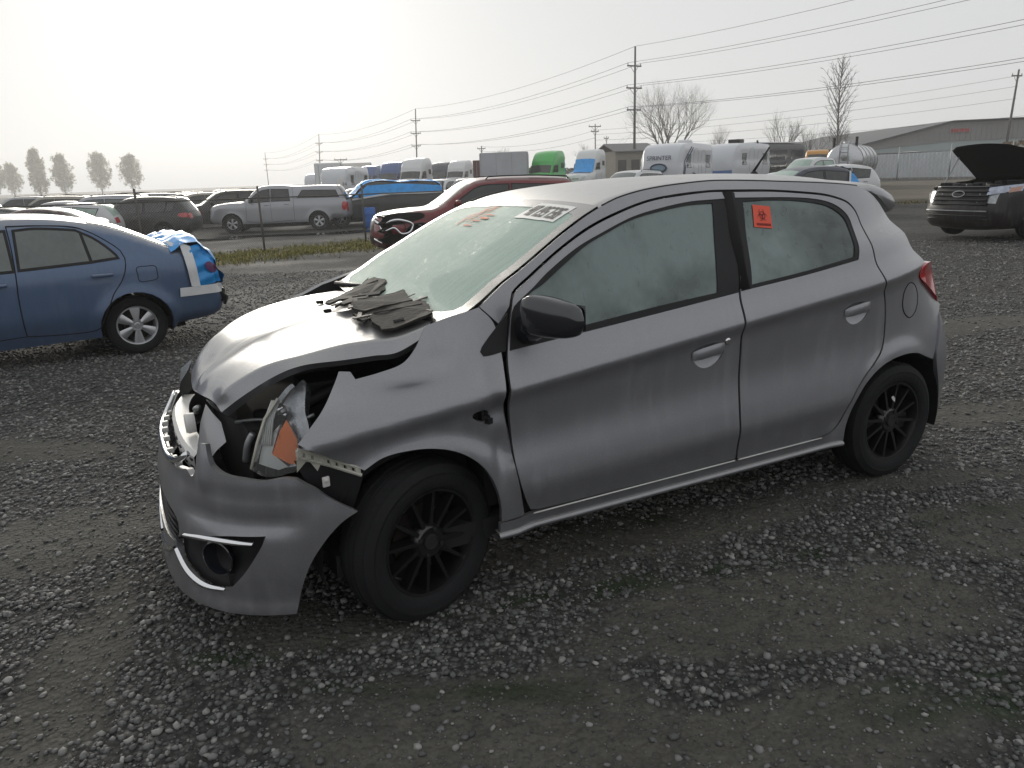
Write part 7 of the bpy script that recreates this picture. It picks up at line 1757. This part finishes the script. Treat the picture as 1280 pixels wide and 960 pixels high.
# bare trees: tapered limbs, forked to fine twigs
def bare_tree(label, x, y, h, spread, seed, m, kind='oak', z0=0.0, depth=6, group='bare trees', leaves=0, leaf_m=None):
    rg = random.Random(seed); T = thing('bare_tree' if not leaves else 'tree', label, 'tree', (x, y, z0), 0, group)
    tr = MB(); tw = MB(); tips = []
    def limb(p, d, L, r, lev):
        n = 3; pts = [p.copy()]; q = p.copy(); dd = d.copy()
        for k in range(n):
            dd = (dd+Vector((rg.gauss(0, .10), rg.gauss(0, .10), rg.gauss(0.02, .06)))).normalized(); q = q+dd*(L/n); pts.append(q.copy())
        rr = [r*(1-0.45*k/n) for k in range(n+1)]
        (tr if lev < 2 else tw).tube(pts, rr, 6 if lev < 2 else 3, cap=False)
        if lev >= depth: tips.append(pts[-1]); return
        if lev >= depth-2: tips.append(pts[-1])
        nb = (3 if lev < 3 else rg.choice((2, 3))) if kind == 'oak' else (2 if lev else 2)
        for k in range(nb):
            a = rg.uniform(0, 2*PI); sp_ = spread*rg.uniform(0.6, 1.2)
            o = dd.orthogonal().normalized(); o = Matrix.Rotation(a, 3, dd)@o
            nd_ = (dd*math.cos(sp_)+o*math.sin(sp_)+Vector((0, 0, 0.10))).normalized()
            limb(pts[-1] if k < 2 else pts[-2], nd_, L*rg.uniform(0.66, 0.84), r*0.52*rg.uniform(0.85, 1.1), lev+1)
    if kind == 'oak':
        tr.tube([(0, 0, -0.2), (0.05, 0, h*0.07), (0.1, 0.05, h*0.14)], [h*0.036, h*0.030, h*0.028], 8)
        n0 = 6 if spread > 0.35 else 4
        for k in range(n0):
            a = 2*PI*(k+rg.uniform(-.25, .25))/n0; ti = spread*rg.uniform(0.25, 1.55)
            limb(Vector((0.1, 0.05, h*(0.12+0.02*(k % 2)))), Vector((math.cos(a)*math.sin(ti), math.sin(a)*math.sin(ti), math.cos(ti))), h*0.26*rg.uniform(0.85, 1.1), h*0.018, 1)
    else:      # poplar: leading stem with many ascending side shoots
        N = 60 if not leaves else 46; stem = [Vector((0.12*math.sin(i*0.5), 0.1*math.cos(i*0.4), h*i/14)) for i in range(15)]
        tr.tube(stem, [h*(0.011 if not leaves else 0.016)*(1-0.93*i/14)+0.012 for i in range(15)], 6)
        for k in range(N):
            t = (0.14+0.84*k/N) if not leaves else (0.03+0.95*k/N); z = h*t; a = k*2.4+rg.uniform(-.4, .4); L = (h*spread*max(0.05, math.sin(PI*min(1, t**1.15)))**0.8 if not leaves else h*spread*(1.04-t)**0.6*0.8)*rg.uniform(0.65, 1.1)+0.4
            base = Vector((0.12*math.sin(t*7), 0.1*math.cos(t*5.6), z)); d = Vector((math.cos(a)*0.62, math.sin(a)*0.62, 0.78)).normalized()
            pts = [base]; q = base.copy(); 
            for j in range(4):
                d = (d+Vector((rg.gauss(0, .07), rg.gauss(0, .07), 0.08))).normalized(); q = q+d*(L/4); pts.append(q.copy())
                for s_ in range(2):
                    b0 = d.orthogonal().normalized(); b0 = Matrix.Rotation(rg.uniform(0, 2*PI), 3, d)@b0; e = (d*0.75+b0*0.65).normalized(); l2 = L*rg.uniform(0.14, 0.30); q2 = q+e*l2
                    tw.tube([q, q+e*l2*0.5+Vector((0, 0, 0.02)), q2], [h*0.0012+0.006, h*0.001+0.004, 0.004], 3, cap=False); tips.append(q2)
            tw.tube(pts, [h*0.0040*(1-0.2*j)+0.004 for j in range(5)], 3, cap=False); tips.append(q)
    tr.build('trunk', m, T, smooth=True, fix=False); crn = tw.build('crown', m, T, fix=False)
    if leaves:
        V = []; F = []
        for k in range(leaves):
            p = rg.choice(tips)+Vector((rg.gauss(0, h*0.02), rg.gauss(0, h*0.02), rg.gauss(-h*0.01, h*0.03))); s_ = h*rg.uniform(0.007, 0.016); a = rg.uniform(0, 2*PI); b = rg.uniform(0, PI)
            u = Vector((math.cos(a), math.sin(a), rg.uniform(-.5, .5)))*s_; v = Vector((-math.sin(a)*math.cos(b), math.cos(a)*math.cos(b), math.sin(b)))*s_; n0 = len(V)
            V += [p-u-v, p+u-v, p+u+v, p-u+v]; F.append((n0, n0+1, n0+2, n0+3))
        me = bpy.data.meshes.new('leaves'); me.from_pydata([tuple(q) for q in V], [], F); link('leaves', me, leaf_m, T)
    return T
M_BARK = mat('grey_bark', (0.13, 0.122, 0.11), 0.9, var=0.25, vscale=2, spec=0.2)
bare_tree('broad bare oak spreading beside the tall power pole', 24.6, 120, 13.6, 0.52, 5, M_BARK, 'oak', depth=8)
bare_tree('tall slender bare poplar left of the metal building', 46.3, 110, 15.2, 0.25, 8, M_BARK, 'poplar')
for i, (x, y, h, sd, lb) in enumerate([(38.0, 108, 8.2, 11, 'bare shrubby tree rising over the black hauler'), (43.0, 112, 7.0, 14, 'smaller bare tree between the hauler and the bus'), (34.0, 125, 7.6, 17, 'bare bush like tree right of the plain caravan'), (20.0, 150, 6.5, 19, 'low bare tree left of the tall power pole foot'), (16.5, 155, 7.2, 23, 'bare sapling right of the small double pole'), (-1.0, 160, 7.0, 29, 'faint bare tree above the maroon container'), (50.5, 118, 7.5, 31, 'bare tree at the foot of the poplar by the building')]):
    bare_tree(lb, x, y, h, 0.30, sd, M_BARK, 'oak', depth=6)
m_lf, ntf, of_ = _new('haze_lit_leaves')
_p = nd(ntf, 'ShaderNodeBsdfPrincipled'); _p.inputs['Roughness'].default_value = 0.7; _p.inputs['Specular IOR Level'].default_value = 0.2
lk(ntf, mixc(ntf, nz(ntf, coords(ntf), 0.9, 3), (0.30, 0.29, 0.20), (0.46, 0.44, 0.32)), _p.inputs['Base Color'])  # leaf colour lightened to stand for backlight and haze
_tr = nd(ntf, 'ShaderNodeBsdfTranslucent'); _tr.inputs[0].default_value = (0.50, 0.48, 0.36, 1); _ms = nd(ntf, 'ShaderNodeMixShader'); _ms.inputs[0].default_value = 0.4
lk(ntf, _p.outputs[0], _ms.inputs[1]); lk(ntf, _tr.outputs[0], _ms.inputs[2]); lk(ntf, _ms.outputs[0], of_.inputs[0])
for i, (u, h, sd, wd, lb) in enumerate([(-6, 11.0, 41, 0.24, 'pale backlit tree cut by the left edge'), (19, 12.6, 43, 0.20, 'pale backlit tree second from the left edge'), (40, 9.8, 47, 0.28, 'low rounded pale tree third from the left edge'), (72, 13.6, 53, 0.17, 'tallest pale tree, narrow, fourth from the left edge'), (102, 12.2, 59, 0.22, 'pale rounded tree fifth from the left edge'), (147, 12.4, 61, 0.26, 'broad pale tree sixth from the left edge'), (185, 10.6, 67, 0.28, 'pale tree at the right end of the left row')]):
    Yd = 395+14*(i % 3); x = (u-640)/945.7*Yd*0.985; h = h*1.62
    bare_tree(lb, x, Yd, h, wd*2.4, sd, M_BARK, 'poplar', z0=-0.45, leaves=6500, leaf_m=m_lf, group='pale trees on the left skyline')

# metal building, white panel fence, hills, hedges
BLD = thing('metal_building', 'long grey metal building with low pitched roof on the right', 'building', (45, 100, 0))
M_SID1 = mat('grey_siding', (0.235, 0.23, 0.232), 0.6, var=0.08, vscale=0.3); M_SID2 = mat('pale_teal_siding', (0.33, 0.39, 0.39), 0.6, var=0.06, vscale=0.3)
pf = [(-0.5, 3.75), (11.4, 6.35), (60, 6.9), (60, 0), (0, 0), (0, 3.7)]
b = MB(); b.prism([(0, 3.72), (11.4, 6.25), (60, 6.8), (60, 0), (0, 0)], lambda a, c, t: (a, t, c), 40); wl = b.build('wall', M_SID2, BLD)
b = MB(); b.prism([(0, 3.72), (11.4, 6.25), (60, 6.8), (60, 4.1), (11.4, 4.0), (1.2, 3.2)], lambda a, c, t: (a, -0.08+t, c), 0.07); b.build('gable_cladding', M_SID1, BLD)
b = MB(); b.prism([(-0.8, 3.62), (11.4, 6.33), (60, 6.9), (60, 7.0), (11.4, 6.45), (-0.8, 3.75)], lambda a, c, t: (a, -0.6+t, c), 41); b.build('roof', mat('dark_roof_sheet', (0.075, 0.075, 0.08), 0.5, metal=0.3), BLD)
b = MB(); b.box((30, -0.06, 2.35), (58, 0.06, 0.85)); b.build('dark_band', G_DARK, BLD)  # dark glossy band low on the wall, split by uprights
for k in range(19):
    b = MB(); b.box((2+3.1*k, -0.10, 2.35), (0.12, 0.05, 0.85)); b.build('band_upright', M_SID1, BLD)
for k in range(90):
    x = 0.8+0.66*k
    zt = 3.6+x*0.222 if x < 11 else 6.1
    b = MB(); b.box((x, -0.095, (3.95+zt)/2 if x > 2.5 else 3.4), (0.05, 0.03, max(0.3, zt-3.95-0.1) if x > 2.5 else 0.4)); b.build('siding_rib', M_SID1, BLD)
sgn = MB(); sgn.box((12.5, -0.16, 5.25), (2.6, 0.08, 0.62)); so = sgn.build('sign_board', M_SID1, BLD)
for k in range(7):
    b = MB(); b.box((11.5+0.34*k, -0.22, 5.25), (0.24, 0.05, 0.42)); b.build('sign_letter', mat('faded_red_sign', (0.42, 0.03, 0.03), 0.5), so)
b = MB(); b.tube([(27, 3, 6.5), (27, 3, 9.4)], 0.08, 6); b.build('roof_mast', M_STEEL, BLD)
WF = thing('panel_fence', 'tall white corrugated fence with steel posts before the metal building', 'fence', (36.6, 82, 0))
wfp = [Vector((0, 0, 0)), Vector((5.6, -14, 0)), Vector((11.0, -28, 0))]
for a, c in zip(wfp, wfp[1:]):
    L = (c-a).length; d = (c-a)/L; nrm = Vector((-d.y, d.x, 0))
    n_p = 12
    for k in range(n_p):
        b = MB(); rows = []
        for i in range(13):
            u = (k+i/12)*L/n_p; off = 0.03*(1 if (i//2) % 2 else -1)
            q = a+d*u+nrm*off; rows.append([(q.x, q.y, 0.15), (q.x, q.y, 2.4)])
        b.grid(rows); b.build('panel', mat('white_corrugated', (0.52, 0.55, 0.58), 0.5, var=0.08, vscale=0.5), WF)
chain_fence('chain_link_fence', 'tall security fence with barbed arms in front of the white panels', [(35.2, 79, 0), (37.4, 74.5, 0), (39.5, 69.5, 0), (41.7, 64.5, 0), (44.5, 58.0, 0)], 2.5, M_STEEL, post_r=0.05, mesh=0.5, wire=0.008, extra=0.5)
def hill(name, x0, x1, y, prof, m, depthm=400):
    b = MB(); rows = []
    for k in range(60):
        t = k/59; x = lerp(x0, x1, t); z = interp(t, prof)+1.5*noise.noise(Vector((x*0.02, 0, 1)))+0.7*noise.noise(Vector((x*0.12, 0, 4)))
        rows.append([(x, y-60, -2), (x, y-30, z*0.6), (x, y, z), (x, y+depthm, z*0.7)])
    b.grid(rows); tag(b.build(name, m, None, smooth=True), kind='structure')
hill('hill', 95, 560, 560, [(0, 1), (0.08, 8), (0.25, 15), (0.5, 25), (0.8, 30), (1.0, 22)], mat('hill_grass', (0.07, 0.075, 0.06), 0.95, var=0.3, vscale=0.02), 30)
M_HEDGE = mat('hedge_green', (0.045, 0.055, 0.028), 0.9, var=0.4, vscale=1.5)
def hedge(label, x, y, L, h, seed, col=M_HEDGE, rot=0.0, grp='hedges behind the trailers'):
    T = thing('hedge', label, 'hedge', (x, y, 0), rot, grp); V = []; F = []; rg = random.Random(seed)
    for k in range(int(900*L*h/40)+400):
        u = rg.uniform(-1, 1); top = h*(0.75+0.25*noise.noise(Vector((u*L*0.25, seed, 0)))); a = rg.uniform(0, PI); rad = rg.uniform(0.75, 1.0)
        p = Vector((u*L/2, math.cos(a)*h*0.35*rad, math.sin(a)*top*rad*(1-0.5*abs(u)**6))); s_ = rg.uniform(0.10, 0.24)
        e1 = Vector((rg.uniform(-1, 1), rg.uniform(-1, 1), rg.uniform(-1, 1))).normalized(); e2 = e1.orthogonal().normalized(); n0 = len(V); V += [p-e1*s_-e2*s_, p+e1*s_-e2*s_, p+e1*s_+e2*s_, p-e1*s_+e2*s_]; F.append((n0, n0+1, n0+2, n0+3))
    me = bpy.data.meshes.new('foliage'); me.from_pydata([tuple(q) for q in V], [], F); link('foliage', me, col, T)
    b = MB()
    for k in range(int(L/1.5)): b.tube([(-L/2+1.5*k+0.5, 0, 0), (-L/2+1.5*k+0.6, 0.1, h*0.6)], 0.06, 5)
    b.build('stems', M_BARK, T)
hedge('green hedge right of the lettered caravan roof', 23.5, 95, 9, 4.6, 3)
hedge('dark hedge behind the bus and tanker', 43.5, 104, 16, 3.6, 5)
hedge('russet clipped bush in front of the metal building at the right', 57.5, 88, 5.5, 4.6, 7, mat('russet_bush', (0.12, 0.075, 0.035), 0.9, var=0.4, vscale=1.2))
hedge('low scrub behind the semi cabs', -8, 175, 60, 4.4, 13)
# far sheds by the lorries
def shed(label, x, y, L, W, H, rot, m):
    T = thing('shed', label, 'building', (x, y, -0.3), rot); b = MB(); b.box((0, 0, H/2), (L, W, H)); b.build('wall', m, T)
    b = MB(); b.prism([(-W/2-0.4, H), (0, H+0.9), (W/2+0.4, H), (W/2+0.4, H-0.12), (0, H+0.75), (-W/2-0.4, H-0.12)], lambda a, c, t: (-L/2-0.3+t, a, c), L+0.6); b.build('roof', mat('shed_roof', (0.13, 0.13, 0.135), 0.6), T)
    for k in range(3):
        b = MB(); b.box((-L/3+k*L/3, -W/2-0.03, H*0.42), (L*0.2, 0.06, H*0.7)); b.build('door', M_TRIM, T)
shed('grey shed with flat roof left of the blue semi cab', -23.0, 118, 5.5, 6, 3.7, 0.1, mat('shed_grey', (0.16, 0.16, 0.165), 0.7, var=0.1, vscale=0.4))
shed('tan shed behind the white tarped semi cab', 14.2, 92, 5, 5, 4.2, 0.3, mat('shed_tan', (0.24, 0.22, 0.18), 0.7, var=0.1, vscale=0.4))
# ------------------------------------------------------------------ haze
hz = bpy.data.meshes.new('haze')
_b = bmesh.new(); bmesh.ops.create_cube(_b, size=1.0); bmesh.ops.scale(_b, vec=(1300, 720, 38), verts=_b.verts); bmesh.ops.translate(_b, vec=(0, 300, 16), verts=_b.verts); _b.to_mesh(hz); _b.free()
m, nt, o = _new('haze_air')
pv = nd(nt, 'ShaderNodeVolumePrincipled'); pv.inputs['Color'].default_value = (1.0, 1.0, 1.0, 1); pv.inputs['Density'].default_value = 0.0009; pv.inputs['Anisotropy'].default_value = 0.45
lk(nt, pv.outputs[0], o.inputs['Volume'])
tag(link('haze', hz, m), 'thin pale haze filling the air over the yard', kind='stuff')
